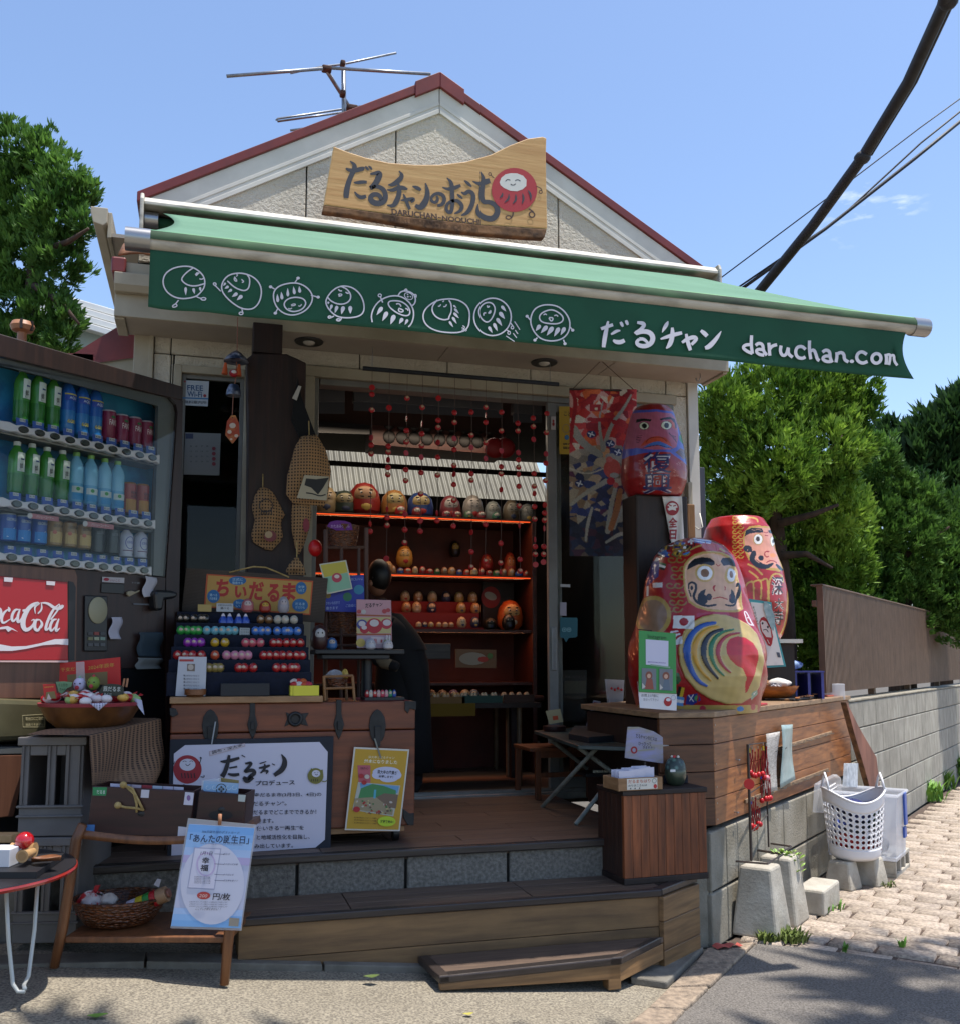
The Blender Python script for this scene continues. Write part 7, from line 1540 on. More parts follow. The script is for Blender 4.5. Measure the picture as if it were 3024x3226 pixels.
def darkbox(px,label,dep,dback):
 f_=SP(dep);e=thing('dark_wooden_box',label,'box',tuple(f_(*px[3])),'dark boxes on the bent wood rack');P=[f_(*p_)for p_ in px]
 MB().prs(P,FH*.012).bld('front',bxm,e,bev=.003)
 for(i,j)in((0,3),(1,2)):MB().prs([P[i]+FH*.0125,P[i]+FH*dback,P[j]+FH*dback,P[j]+FH*.0125],RT*(.008 if i==0 else-.008)).bld('side',bxm,e)
 MB().prs([p_+FH*(dback+.001)for p_ in P],FH*.01).bld('back',bxm,e);MB().prs([P[3]+FH*.013,P[2]+FH*.013,P[2]+FH*dback,P[3]+FH*dback],UPZ*.006).bld('bottom',bxm,e)
 q_=[(P[3]+P[2])/2*.5+(P[0]+P[1])/2*.5][0];MB().ball((q_.x+.02,q_.y,q_.z-.005),.030,.004,.012,16,8).bld('plate',blackm,e,smo='all');return e,f_,P
dG=dF+.05
e,f_,P=darkbox(t6(545,515,1145,545,1112,818,510,800),'wide dark wooden card box with a knotted cord, left on the rack',dG,.13)
sh=WS(lambda u,v,k:f_(u,v,k));sh.poly(t6(548,522,632,522,625,572,546,570),'#2c7c48');sh.lay();sh.text('だるま',0,0,1,'#c9d2c4',quad=t6(570,560,620,562,620,540,570,538));sh.poly(t6(833,536,880,538,875,585,828,583),'#b9b6bc');sh.poly(t6(1090,550,1142,555,1133,628,1080,625),'#bdb9c4');sh.lay();sh.ell(*t6(1110,585)[0],6,9,'#7a5a8a');sh.poly(t6(510,742,560,742,555,795,508,792),'#3f6fa4');sh.poly(t6(1050,752,1112,758,1105,815,1045,812),'#c3bfc6');sh.bld('sticker',e)
cordm=mat('straw_cord','#a88f5c','#86703f',scale=50,rough=.8)
for pts in(((690,628),(740,640),(800,645),(845,655)),((805,670),(805,620),(790,560),(740,515)),((845,660),(815,600),(780,530),(725,508))):MB().tube([f_(*t6(*p_)[0],.008)for p_ in pts],.0045,6).bld('cord',cordm,e,smo='all')
for x,y in((695,628),(727,508)):q_=f_(*t6(x,y)[0],.01);MB().ball(q_,.012,.010,.012,10,7).bld('knot',cordm,e,smo='all')
for k in range(7):
 x=650+k*62;P4=t6(x,500+k*3.2,x+58,503+k*3.2,x+56,560,x,560);g_=SP(dG+.03+.012*(k%4))
 MB().prs([g_(*p_)for p_ in P4],FH*.002).bld('picture_card',flat(['#b6b2c6','#8c8a9c','#b9a8b0','#a03a40','#9aa6b8','#b5b0c4','#c0bccb'][k],.4),label=f'picture card edge, {ORD[k]} from the left in the wide dark box',cat='card',group='cards in the wide dark box')
e,f_,P=darkbox(t6(1170,545,1448,565,1432,745,1150,728),'narrow dark wooden card box with an oval black plate, right on the rack',dG+.01,.12)
sh=WS(lambda u,v,k:f_(u,v,k));sh.poly(t6(1403,565,1446,568,1440,608,1400,605),'#a9aea8');sh.ell(*t6(1298,686)[0],38,15,'#0c0c0e');sh.bld('sticker',e)
def pr2(s_):s_.poly(t6(1198,500,1405,510,1398,560,1192,555),'#86a8c8');s_.lay();s_.ring(*t6(1302,533)[0],16,16,2.5,'#14161c');s_.poly([(698.5,2474),(710,2486),(698.5,2498),(687,2486)],'#14161c');s_.lay();[s_.stroke([(a1+5,b1),(a1,b1+5),(a1-5,b1),(a1,b1-5)],1.3,'#9ab0c4',closed=True,smo=0)for a1,b1 in((698.5,2479.5),(698.5,2492.5),(692,2486),(705,2486))];[s_.ring(*t6(x,525)[0],7,6,1.5,'#b9cad6',a0=0,a1=270)for x in(1225,1262,1345,1378)]
card('pattern_card','blue cloud patterned card with a round crest in the narrow dark box','card',t6(1198,485,1405,500,1398,570,1192,560),dG+.04,.004,flat('#8fa9c4',.5),prints=pr2)
card('white_card_stack','stack of white card edges behind the blue cloud patterned card','cards',t6(1188,483,1290,470,1300,560,1182,560),dG+.06,.02,flat('#bfc0c8',.5));card('kraft_card','tan kraft paper card at the back of the narrow dark box','card',t6(1290,465,1405,482,1400,560,1300,560),dG+.09,.003,flat('#8f7d4c',.7))
dP=dG-.05;f_=SP(dP);po=thing('birthday_poster','laminated pale blue poster with brush lettering hung on the front of the rack','poster',tuple(f_(*t6(1200,1360)[0])))
MB().prs([f_(*p_)for p_ in t6(1107,704,1505,742,1500,800,1420,1364,1003,1350,1100,740)],FH*.0015).bld('clear_sleeve',clr,po)
MB().prs([f_(*p_,.0012)for p_ in t6(1112,738,1497,762,1415,1350,1006,1338)],FH*.001).bld('sheet',flat('#b5b9cf',.25),po)
sh=WS(lambda u,v,k:f_(u,v,.0012+k));
for k,cc_ in enumerate(('#6f9fd4','#7ea8d8','#8fb2da','#9fb6d8','#a99fc4')):a0,a1=k*.075,(k+1)*.075;q_=lambda s_,t_:(t6(1112+(1497-1112)*s_,738+24*s_)[0],t6(1006+(1415-1006)*s_,1338+12*s_)[0]);PQ=lambda s_,t_:tuple(np.array(q_(s_,0)[0])*(1-t_)+np.array(q_(s_,0)[1])*t_);sh.poly([PQ(0,a0),PQ(1,a0),PQ(1,a1),PQ(0,a1)],cc_)
for a0,a1,cc_ in((.82,.88,'#9db6da'),(.88,.94,'#86aeda'),(.94,1,'#74a4d6')):sh.poly([PQ(0,a0),PQ(1,a0),PQ(1,a1),PQ(0,a1)],cc_)
sh.lay();sh.ell(*t6(1250,1090)[0],100,128,'#bfc0d0',40,rot=.05);sh.lay()
def TX(s_,x0_,y0_,x1_,y1_,c_='#2b3550',b=.0,sl_=.035):sh.text(s_,0,0,1,c_,quad=t6(x0_-6,y1_,x1_-6,y1_+(x1_-x0_)*sl_,x1_,y0_+(x1_-x0_)*sl_,x0_,y0_),bold=b)
TX('366日誕生日のポストカード',1192,775,1412,790);TX('「あんたの誕生日」',1120,796,1468,845,b=.015);TX('366 birthday postcard Your birthday',1180,845,1430,858,'#7c88a8')
sh.poly(t6(1143,875,1302,882,1262,1125,1102,1115),'#9c9fb8');sh.lay();sh.poly(t6(1148,880,1296,887,1258,1118,1108,1110),'#c6c4d4');sh.lay();sh.ring(*t6(1212,975)[0],28,36,5,'#b7a8c8');sh.lay()
TX('1月1日',1184,898,1252,920,'#3a3a4a');TX('幸',1192,932,1234,970,'#1e1e28',.02);TX('福',1182,976,1228,1014,'#1e1e28',.02)
for k in range(5):TX('花言葉を受けて書いた言葉',1146,1044+k*9,1240,1050+k*9,'#4a4a58')
for y,s_ in((913,'誕生日'),(972,'その日の花言葉'),(1034,'その日の花'),(1068,'花言葉を受けて')):sh.stroke(t6(1262,y,1318,y+3),1.2,'#3a4460',smo=0);TX(s_,1318,y-4,1318+len(s_)*12,y+6,'#3a4460')
sh.ell(*t6(1198,1158)[0],21,12,'#a83c38');sh.lay();TX('200',1176,1150,1222,1168,'#d2b8b0');TX('円/枚',1256,1142,1358,1184,'#1e1e28',.015)
for k in range(3):TX('心を込めてひとつずつ手書きした言葉を添えてお届けします',1118,1190+k*13,1340,1198+k*13,'#3a3f58',sl_=.02)
TX('ここでしか買えません！！',1155,1228,1300,1243,'#1e1e28',sl_=.02);sh.poly(t6(1350,1288,1408,1292,1402,1340,1345,1336),'#8c8478');sh.bld('print',po)
MB().tube([f_(*t6(1295,680)[0],.01),f_(*t6(1292,742)[0],.008)],.006,8).bld('clip',lw_,po,smo='all')
q_=SP(dF+.17)(375,2938);wk=thing('woven_basket','oval woven brown basket holding wrapped toys on the lower shelf','basket',(q_.x,q_.y,zsh));rx_=138/F_PX*(dF+.17)
wvm=mat('wicker','#84491f','#4c2810',kind='voronoi',scale=60,rough=.45,bump=2.5,lo=.1,hi=.5,stretch=(1,1,2.2),coat=.2)
MB().lth((q_.x,q_.y,zsh+.001),[(rx_*.55,0),(rx_*.72,.012),(rx_*.9,.05),(rx_,.088),(rx_*.96,.088),(rx_*.8,.03),(.001,.014)],36,sy=.8).bld('body',wvm,wk,smo=True)
MB().tube([(q_.x+cos(a*.2618)*rx_,q_.y+sin(a*.2618)*rx_*.8,zsh+.09)for a in range(24)],.006,8,closed=True).bld('rim',wvm,wk,smo='all')
f_=SP(dF+.15)
def toy(pts,segs,label,name='wooden_toy',cat='toy'):
 A1_,B1_=f_(*t6(*pts[0])[0]),f_(*t6(*pts[1])[0]);e=thing(name,label,cat,tuple(A1_));ax=(B1_-A1_);Ln=ax.length;z=0
 for(l0,l1,r,cc_,nm)in segs:MB().lth(A1_,[(r*.96,Ln*l0),(r,Ln*(l0+.01)),(r,Ln*(l1-.01)),(r*.96,Ln*l1-.0005)],16,ax=ax).bld(nm,flat(cc_,.4),e,smo=True)
toy(((760,1235),(1000,1140)),((0,.22,.026,'#c9c0cc','white_ring'),(.22,.40,.027,'#c9b020','yellow_ring'),(.40,.56,.028,'#2c8438','green_ring'),(.56,.70,.028,'#a81c22','red_ring'),(.70,.94,.027,'#9a7a5c','wood_ring'),(.94,1,.016,'#8a5a4a','knob')),'striped wooden cylinder toy in yellow green and red leaning in the basket')
lump(f_(*t6(540,1200)[0]),.045,.04,.035,mat('red_white_wrap','#b8aeac','#a31c24',scale=24,rough=.4,lo=.48,hi=.52),'red and white wrapped bundle at the left in the woven basket','wrapped_bundle','bundle',seed=4)
lump(f_(*t6(640,1185)[0]),.03,.03,.02,flat('#bdb2a8',.6),'small pale block beside the red and white bundle in the basket','pale_block','block',seed=9,fold=4)
MB().prs([f_(*p_)for p_ in t6(560,1100,588,1098,560,1160,530,1180)],FH*.01).prs([f_(*p_)for p_ in t6(500,1180,535,1185,470,1280,445,1270)],FH*.01).bld('red_bow',flat('#a01c26',.4),label='red ribbon bow hanging over the left rim of the woven basket',cat='bow')
MB().prs([f_(*p_)for p_ in t6(905,1095,925,1060,948,1065,935,1110)],FH*.004).bld('paper_tag',flat('#a9a6ae',.6),label='small white tag at the tip of the striped wooden toy',cat='tag')
# red edged round table with kendama
dT=.99*F_PX/(3125-2085);zt4=EZ-(2722-2085)/F_PX*(dT+.1);rt=thing('round_table','low round table with a red rim and white wire legs, cut by the left edge','table',tuple(gpt(60,3125)))
er=SP(dT+.12)(218,2722);rT=.36;cT=er-RT*rT
MB().lth((cT.x,cT.y,zt4-.022),[(rT*.93,0),(rT*.985,.004),(rT,.012),(rT*.995,.018)],64).bld('rim',mat('red_rim','#9a2a20',rough=.3,coat=.5),rt,smo=True)
MB().lth((cT.x,cT.y,zt4-.0035),[(rT*.99,0),(rT*.985,.0035)],64).bld('top',mat('table_top','#1f1d20',rough=.4),rt,smo=True)
f_=SP(dT);wl=mat('white_tube','#b8b9b2',rough=.35,coat=.3)
p_=[f_(20,2775),f_(28,2960),f_(42,3105),f_(56,3122),f_(80,3122)];dz=gz(p_[-1].x)+.006-p_[-1].z
for off in(0,.14):
 P=[f_(20+(34 if off else 0),2775),f_(28+(30 if off else 0),2960),f_(42+(14 if off else 0),3100),f_(58+(0 if off else 0),3120),f_(80,3116 if off else 3124)]
 P=[x_+FH*off*(1-k/4)for k,x_ in enumerate(P)];P[-1].z=P[-2].z=max(gz(P[-1].x)+.006,P[-1].z);MB().tube(P,.0058,10).bld('leg',wl,rt,smo='all')
MB().obox(f_(30,2782),RT*.04,FH*.03,UPZ*.012).bld('bracket',steel,rt,bev=.003)
MB().prs([z_(SP(dT+.0)(u,2700),zt4+.001)for u in(-60,120)]+[z_(SP(dT+.28)(u,2700),zt4+.001)for u in(205,-60)],UPZ*.018).bld('black_tray',flat('#16161a',.5),label='flat black tray under the kendama on the red edged table',cat='tray')
zk=zt4+.0195;kd=thing('kendama','pale wooden kendama with a glossy red ball lying on the black tray','toy',tuple(z_(f_(80,2690),zk)))
f2=SP(dT+.14);kw=mat('kendama_wood','#b08d62','#97744a',kind='wood',scale=6,stretch=(3,3,3),rough=.5)
q1=f2(*t6(147,838)[0]);MB().ball(q1,.028,.028,.028,20,12).bld('ball',mat('red_gloss','#9c1018',rough=.15,coat=.8),kd,smo='all')
q2=f2(*t6(140,890)[0]);MB().lth(q2-RT*.036,[(.022,0),(.018,.012),(.014,.036),(.018,.06),(.023,.072)],18,ax=RT).bld('cross_piece',kw,kd,smo=True)
q3=SP(dT+.06)(*t6(132,928)[0]);MB().lth(q3,[(.019,0),(.014,.02),(.012,.07)],18,ax=FH).bld('handle',kw,kd,smo=True);q3b=q3-FH*.0006;MB().lth(q3b,[(.013,-.0005),(.001,.003)],16,ax=FH).bld('cup_hollow',flat('#8a6a44',.6),kd,smo=True)
MB().tube([q1+RT*.01,q1-FH*.02-UPZ*.02,q2-RT*.04-UPZ*.015,q2-RT*.05-UPZ*.03],.0015,5).bld('string',wp,kd)
f3=SP(dT+.1);MB().grid(lambda s_,t_:z_(f3(*t6(190+170*s_,930)[0])+FH*(-.03+.06*t_)*sin(pi*min(.98,max(.03,s_))),zk+.008+.012*abs(t_-.5)*2+.006*s_),16,6).bld('wooden_dish',mat('leaf_dish','#7a4a28','#54301a',kind='wood',scale=6,stretch=(3,3,9),rough=.5),smo='all',solid=.003,label='leaf shaped brown wooden dish beside the kendama',cat='dish')
q_=z_(f3(*t6(10,900)[0]),zk+.0);MB().obox(q_+UPZ*.026,RT*.045,FH*.04,UPZ*.026).bld('white_box',flat('#b9bac0',.5),label='small white box at the left edge on the table',cat='box',bev=.002)
q_=z_(SP(dT+.3)(*t6(5,800)[0]),zk);MB().obox(q_+UPZ*.045,RT*.05,FH*.03,UPZ*.012).bld('wooden_bar',kw,label='short light wooden bar behind the white box at the left edge',cat='bar',bev=.002)
# timber pillar, bags, wind chime
t2=Tr(0,1000,1000/1864);YP=4.92
plr=thing('timber_pillar','thick dark timber pillar left of the doorway','pillar',(.33,YP,.4))
pil=mat('pillar_wood','#2e1811','#1c0f0b',kind='wood',scale=5,stretch=(8,8,.7),rough=.6,bump=.4)
MB().prs([atY(u,v,YP)for u,v in((770,2700),(782,1400),(778,1130),(800,1112),(905,1114),(966,1142),(962,1400),(950,2700))],(0,.16,0)).bld('shaft',pil,plr,bev=.008)
MB().box(X(798,1080,YP),X(892,1080,YP),YP+.02,YP+.14,atY(850,1108,YP).z,zs-.001).bld('neck',pil,plr,bev=.004)
def dots(name,c1,c2,sc=(72,72,62)):
 m=mat(name,c1,rough=.9);n=m.node_tree.nodes;L=m.node_tree.links;t=n.new('ShaderNodeTexCoord');mp=n.new('ShaderNodeMapping');mp.inputs['Scale'].default_value=sc;fr=n.new('ShaderNodeVectorMath');fr.operation='FRACTION';su_=n.new('ShaderNodeVectorMath');su_.operation='SUBTRACT';su_.inputs[1].default_value=(.5,0,.5);mu=n.new('ShaderNodeVectorMath');mu.operation='MULTIPLY';mu.inputs[1].default_value=(1,0,1);ln=n.new('ShaderNodeVectorMath');ln.operation='LENGTH';lt=n.new('ShaderNodeMath');lt.operation='LESS_THAN';lt.inputs[1].default_value=.28;mx_=n.new('ShaderNodeMixRGB');mx_.inputs[1].default_value=(*srgb(c1),1);mx_.inputs[2].default_value=(*srgb(c2),1)
 for a,b in((t.outputs['Object'],mp.inputs[0]),(mp.outputs[0],fr.inputs[0]),(fr.outputs[0],su_.inputs[0]),(su_.outputs[0],mu.inputs[0]),(mu.outputs[0],ln.inputs[0]),(ln.outputs['Value'],lt.inputs[0]),(lt.outputs[0],mx_.inputs[0]),(mx_.outputs[0],n['Principled BSDF'].inputs['Base Color'])):L.new(a,b)
 return m
fab=dots('dotted_fabric','#96744f','#2c1f1a')
def bag(px,Y,label,name='drawstring_bag'):
 """gathered cloth bag: outline in the plane Y, bulging towards the street"""
 P=[atY(u,v,Y)for u,v in px];n=len(P)//2;L_,R_=P[:n],P[n:][::-1];e=thing(name,label,'bag',tuple(P[n-1]))
 def fn(s_,t_):
  f=t_*(n-1);i=min(n-2,int(f));k=f-i;a=L_[i]*(1-k)+L_[i+1]*k;b=R_[i]*(1-k)+R_[i+1]*k;p=a*(1-s_)+b*s_;w_=(b-a).length
  return p+Vc((0,-sin(pi*s_)*min(.05,w_*.35)*sin(pi*min(1,t_*1.0+.12))+.004*sin(s_*24)*(1-t_),0))
 MB().grid(fn,20,16).bld('cloth',fab,e,smo='all',solid=.003);MB().tube([fn(.5,0),fn(.5,0)+Vc((0,.03,.08))],.003,6).bld('string',cordm,e);return e,fn
e,fn=bag(t2(1770,700,1735,760,1690,930,1682,1040,1720,1090,1905,1110,1930,1030,1945,900,1915,780,1862,690),4.84,'largest dotted drawstring bag with black brush print, right side of the pillar')
sh=WS(lambda u,v,k:atY(u,v,4.785-k));sh.poly(t2(1790,925,1935,935,1920,1075,1745,1060),'#a39a84');sh.lay();sh.poly(t2(1800,945,1860,950,1935,940,1900,1000,1870,1040,1830,1000,1790,985),'#17191d');sh.stroke(t2(1800,1030,1840,1035,1880,1050,1915,1040),4,'#17191d');sh.bld('print',e)
e,fn=bag(t2(1720,1095,1712,1160,1715,1250,1735,1350,1750,1390,1760,1390,1790,1330,1820,1230,1830,1150,1822,1095),4.86,'long narrow dotted bag with a red print below the largest bag');sh=WS(lambda u,v,k:atY(u,v,4.826-k));sh.ell(*t2(1800,1220)[0],10,22,'#7c2430');sh.bld('print',e)
e,fn=bag(t2(1530,1000,1500,1040,1480,1120,1500,1190,1478,1270,1485,1320,1560,1362,1600,1368,1665,1300,1650,1200,1675,1160,1640,1090,1600,1020,1560,1000),4.90,'double lobed dotted bag with two figure prints on the pillar front')
sh=WS(lambda u,v,k:atY(u,v,4.846-k));sh.ring(*t2(1565,1105)[0],21,20,3,'#1d1b20');[sh.stroke(t2(1540+k*14,1130,1535+k*16,1160),3,'#1d1b20',smo=0)for k in range(5)];sh.ell(*t2(1590,1285)[0],20,17,'#6c2a2a');sh.lay();sh.ell(*t2(1580,1275)[0],12,11,'#a38a66');sh.bld('print',e)
bag(t2(1735,1412,1700,1450,1680,1490,1700,1512,1800,1515,1790,1470,1770,1440,1755,1412),4.70,'smallest dotted pouch just above the corrugated sign')
MB().prs([atY(u,v,4.88)for u,v in t2(1750,350,1770,460,1860,700,1760,700,1715,600)],(0,.02,0)).bld('black_strap',mat('black_cloth','#0c0d10',rough=.95),label='black cloth strap with a paper tag hanging on the pillar edge',cat='strap')
MB().prs([atY(u,v,4.87)for u,v in t2(1755,400,1772,405,1745,488,1718,475)],(0,.002,0)).bld('paper_tag',flat('#a8a49c',.8),label='small white tag on the black strap at the pillar',cat='tag')
wc=thing('wind_chime','hanging chain of wind chimes with blue bells, red daruma and orange plaque','wind chime',tuple(atY(735,1400,4.86)))
f_=PY(4.86);MB().tube([atZ(750,1000,zs),f_(748,1110),f_(744,1190),f_(740,1215)],.0025,5).tube([f_(736,1245),f_(733,1310)],.002,5).bld('string',flat('#8a5a44'),wc)
a=f_(745,1140);MB().lth(a,[(.062,0),(.05,.02),(.025,.045),(.001,.06)],20).bld('upper_bell',mat('blue_ceramic','#1f2a44','#7d8290',scale=14,rough=.3,coat=.6,lo=.5,hi=.6),wc,smo=True)
a=f_(737,1247);MB().lth(a,[(.038,0),(.034,.03),(.024,.055),(.001,.062)],20).bld('lower_bell',_M['blue_ceramic'],wc,smo=True)
a=f_(738,1176);MB().ball(a,.024,.02,.02,14,9).bld('red_daruma',flat('#9c1a28',.4),wc,smo='all');MB().ball(a-Vc((0,.015,-.003)),.013,.009,.010,12,8).bld('face',flat('#c9c2bc',.5),wc,smo='all')
for x,y in((712,1165),(755,1170)):MB().tube([f_(x,y-22),f_(x-3,y+14)],[.006,.016],8).bld('tassel',flat('#b04c1c',.8),wc)
MB().prs([f_(*q_)for q_ in t2(1360,575,1385,575,1405,620,1410,690,1368,742,1325,690,1335,610)],(0,.006,0)).bld('plaque',mat('orange_plaque','#c08a4c','#a8452c',scale=9,rough=.5,lo=.4,hi=.5),wc)
sh=WS(lambda u,v,k:atY(u,v,4.859-k));[sh.ell(*t2(x,y)[0],r_,r_*.85,'#cfc0b0')for x,y,r_ in((1368,635,10),(1350,672,7),(1390,695,6),(1360,715,4))];sh.ell(734,1316,2,2,'#33241c');sh.bld('print',wc)
e=on_glass('wifi_sign','white and blue free wifi sticker on the left window',t2(1075,368,1230,375,1222,522,1072,515),'#a9b2ba','sticker')
sh=WS(lambda u,v,k:atY(u,v,YG-.0046-k));sh.text('FREE',0,0,1,'#2a4c74',quad=t2(1102,428,1195,432,1195,400,1102,396),bold=.02);sh.text('Wi-Fi',0,0,1,'#2a4c74',quad=t2(1102,464,1188,470,1188,436,1102,432),bold=.02);sh.poly(t2(1076,468,1226,474,1225,482,1075,476),'#2a6a9c');sh.ell(*t2(1205,460)[0],5,5,'#8c2430');sh.ell(*t2(1088,376)[0],3,3,'#8c2430');sh.text('無料案内所',0,0,1,'#3a4450',quad=t2(1085,505,1215,510,1215,490,1085,486));sh.bld('print',e)
e=on_glass('wall_calendar','pale wall calendar with red circled days on the left window',t2(1090,675,1300,682,1290,928,1080,922),'#6a6d6c','calendar')
sh=WS(lambda u,v,k:atY(u,v,YG-.0046-k));sh.rect(586,1366,610,1382,'#26304c');[sh.text(str(5+r*7+c_),0,0,1,'#3c3f40',quad=t2(1118+c_*32,760+r*30,1130+c_*32,760+r*30,1130+c_*32,752+r*30,1118+c_*32,752+r*30))for r in range(4)for c_ in range(4)];[sh.ell(*t2(1258,770+k*30)[0],6,6,'#6c2230')for k in range(4)];sh.bld('print',e)
# travelling trunk on casters
YK=4.08;t5=Tr(500,2150,850/1864);t4=Tr(500,1750,800/1864);K_=PY(YK)
tk=thing('travel_chest','large reddish brown travelling trunk with black iron fittings on casters','trunk',(.37,YK+.2,.4))
tkm=mat('trunk_wood','#7a4024','#592d19',kind='wood',scale=4,stretch=(.8,3,8),rough=.5,bump=.3,dirt=.35);iron=mat('iron_fitting','#1f2022','#2b2c2e',scale=20,rough=.5,metal=.4,bump=.4)
xa,xb=K_(534,2400).x,K_(1308,2400).x;za,zm,zt5=K_(1300,2600).z,K_(1300,2298).z,K_(1300,2209).z
MB().box(xa,xb,YK,YK+.46,za,zm-.0015).bld('body',tkm,tk,bev=.006);MB().box(xa,xb,YK,YK+.46,zm+.0015,zt5).bld('lid',tkm,tk,bev=.006)
MB().box(xa+.02,xb-.04,YK+.012,YK+.45,za-.024,za-.001).bld('base_board',cdw,tk,bev=.002)
for x in(xa+.1,xb-.07):
 MB().lth((x-.012,YK+.06,.432),[(.031,0),(.031,.024)],18,ax=(1,0,0)).bld('wheel',blackm,tk,smo=True);MB().box(x-.018,x+.018,YK+.045,YK+.075,.445,za-.0245).bld('caster_fork',steel,tk,bev=.003)
def fit(px,th=.008,name='fitting'):MB().prs([K_(*q_)-Vc((0,th,0))for q_ in px],(0,th-.0005,0)).bld(name,iron,tk,bev=.002)
for cx_0,w_ in((360,58),(1512,58)):
 fit(t5(cx_0-25,200,cx_0,185,cx_0+25,200,cx_0+50,240,cx_0+w_,300,cx_0+48,370,cx_0+30,405,cx_0-30,405,cx_0-48,370,cx_0-w_,300,cx_0-50,240));fit(t5(cx_0-22,300,cx_0+22,300,cx_0+18,440,cx_0-18,440),.016,'hasp')
for cx_0 in(650,1246):fit(t5(cx_0-18,120,cx_0+18,120,cx_0+18,220,cx_0+36,290,cx_0+20,350,cx_0,395,cx_0-20,350,cx_0-36,290,cx_0-18,220));fit(t5(cx_0-12,270,cx_0+12,270,cx_0+12,325,cx_0-12,325),.018,'latch')
q_=K_(*t5(945,252)[0]);MB().tube([(q_.x+cos(a*.3142)*.024,YK-.008,q_.z+sin(a*.3142)*.024)for a in range(20)],.007,8,closed=True).bld('iron_ring',iron,tk,smo='all');fit(t5(880,205,905,215,985,215,1040,210,1015,250,1035,300,985,290,905,290,870,305,890,250),.004)
fit(t5(1700,128,1778,130,1778,190,1735,180,1720,215,1700,190));fit(t5(1685,870,1735,905,1765,900,1762,985,1720,985,1690,930));fit(t5(78,175,120,180,140,220,100,240,78,225))
YQ=YK-.03;Q_=PY(YQ)
wb_=thing('explanation_board','big white notice with black brush heading on a navy board leaning on the trunk','notice board',tuple(Q_(800,2690)))
MB().prs([Q_(*q_)for q_ in t5(80,395,700,388,1212,372,1190,1165,640,1208,60,1230)],(0,.014,0)).bld('navy_board',mat('navy_board','#161d2c','#10151f',scale=9,rough=.7),wb_,bev=.002)
MB().prs([Q_(*q_)-Vc((0,.003,0))for q_ in t5(108,492,185,433,1113,411,1170,480,1150,1085,1085,1140,650,1168,90,1195)],(0,.0028,0)).bld('white_panel',flat('#bfbccb',.5),wb_)
sh=WS(lambda u,v,k:Q_(u,v)-Vc((0,.0032+k,0)))
sh.ell(*t5(202,600)[0],44.5,45,'#92202a',32);sh.lay();sh.ell(*t5(202,568)[0],25,19,'#c4c1cc',24);sh.lay();BK='#1d1b22'
def q5(w,*p,c=BK):sh.stroke(t5(*p),w,c,smo=2)
q5(1.5,168,548,182,540,196,548);q5(1.5,215,548,228,538,240,548);q5(2,188,562,202,578,222,560);[q5(3,160+k*22,625,165+k*22,660)for k in range(5)];q5(2.5,285,560,298,520);sh.ell(*t5(293,520)[0],3,3,BK);q5(2.5,292,650,318,655,316,640);q5(3,178,700,178,718);q5(2,108,565,112,545)
sh.poly(t5(352,475,598,418,600,440,355,508),'#a9888c');sh.lay();sh.poly(t5(355,477,596,421,597,438,358,505),'#b9b1b8');sh.lay();sh.text('調布・深大寺',0,0,1,BK,quad=t5(372,495,582,440,578,424,368,470))
q5([5,14,13,8],430,545,480,545,560,520);q5([8,13,14,16],490,500,480,560,460,620,440,650);q5([3,8,3],575,500,600,515);q5([5,11,6],490,590,545,580);q5([5,12,8],480,630,520,640,560,632)
q5([6,11,8,12,13,12,8,12,16],600,560,650,550,620,590,590,620,650,600,670,625,630,650,620,670,585,650,610,690,650,650)
q5([3,9,4],745,545,700,560);q5([5,10,5],695,590,750,580,770,570);q5([4,10,4],735,560,735,600,705,625);q5([3,8,4],720,615,760,605,745,630);q5([3,8,3],785,560,805,570);q5([3,16,18,12],850,495,878,540,860,600,800,640)
sh.text('プロデュース',0,0,1,BK,quad=t5(672,712,942,705,942,670,672,677),bold=.02)
for i,(s_,x0_,x1_,y)in enumerate((('深大寺だるま市(3月3日、4日)の',585,1125,775),('た“だるチャン”。',595,885,835),('り、だるまでどこまでできるか！',590,1090,893),('していきます。',590,795,955),('使いきる““再生”を',678,1005,1003),('と地域活性化を目指し、',680,1045,1065),('み出しています。',665,930,1125))):sh.text(s_,0,0,1,'#26262e',quad=t5(x0_,y+19,x1_,y+14,x1_,y-18,x0_,y-13))
sh.ell(*t5(1085,645)[0],25,25,'#6e6a2c',24);sh.poly(t5(1045,620,1055,590,1075,605),'#6e6a2c');sh.poly(t5(1115,605,1135,600,1138,635),'#6e6a2c');q5(3,1130,680,1150,685,1165,675,c='#6e6a2c');sh.lay();sh.ell(*t5(1088,628)[0],13,11,'#c4c1cc');sh.lay();q5(1.5,1075,622,1085,622);q5(1.5,1095,618,1105,618);q5(1.8,1082,632,1092,640,1100,630);[q5(2,1055+k*14,665,1058+k*14,682)for k in range(4)]
sh.stroke(t5(395,270,368,430),4,'#8f9296',smo=0);sh.bld('lettering',wb_)
ye=thing('yellow_picture_poster','yellow picture book poster with white border hung on the trunk right end','poster',tuple(Q_(1200,2610)))
MB().prs([Q_(*q_)for q_ in t5(1352,446,1733,463,1668,1028,1288,1020)],(0,.004,0)).bld('sheet',flat('#bdb9b0',.3),ye)
sh=WS(lambda u,v,k:Q_(u,v)-Vc((0,k,0)));sh.poly(t5(1362,458,1722,474,1659,1018,1299,1010),'#b08a24');sh.lay()
sh.text('深大寺とだるチャン',0,0,1,'#cfc6a4',quad=t5(1450,524,1630,530,1632,512,1452,506));sh.text('絵本になりました',0,0,1,'#d6cfb4',quad=t5(1420,556,1648,566,1652,538,1424,528),bold=.02)
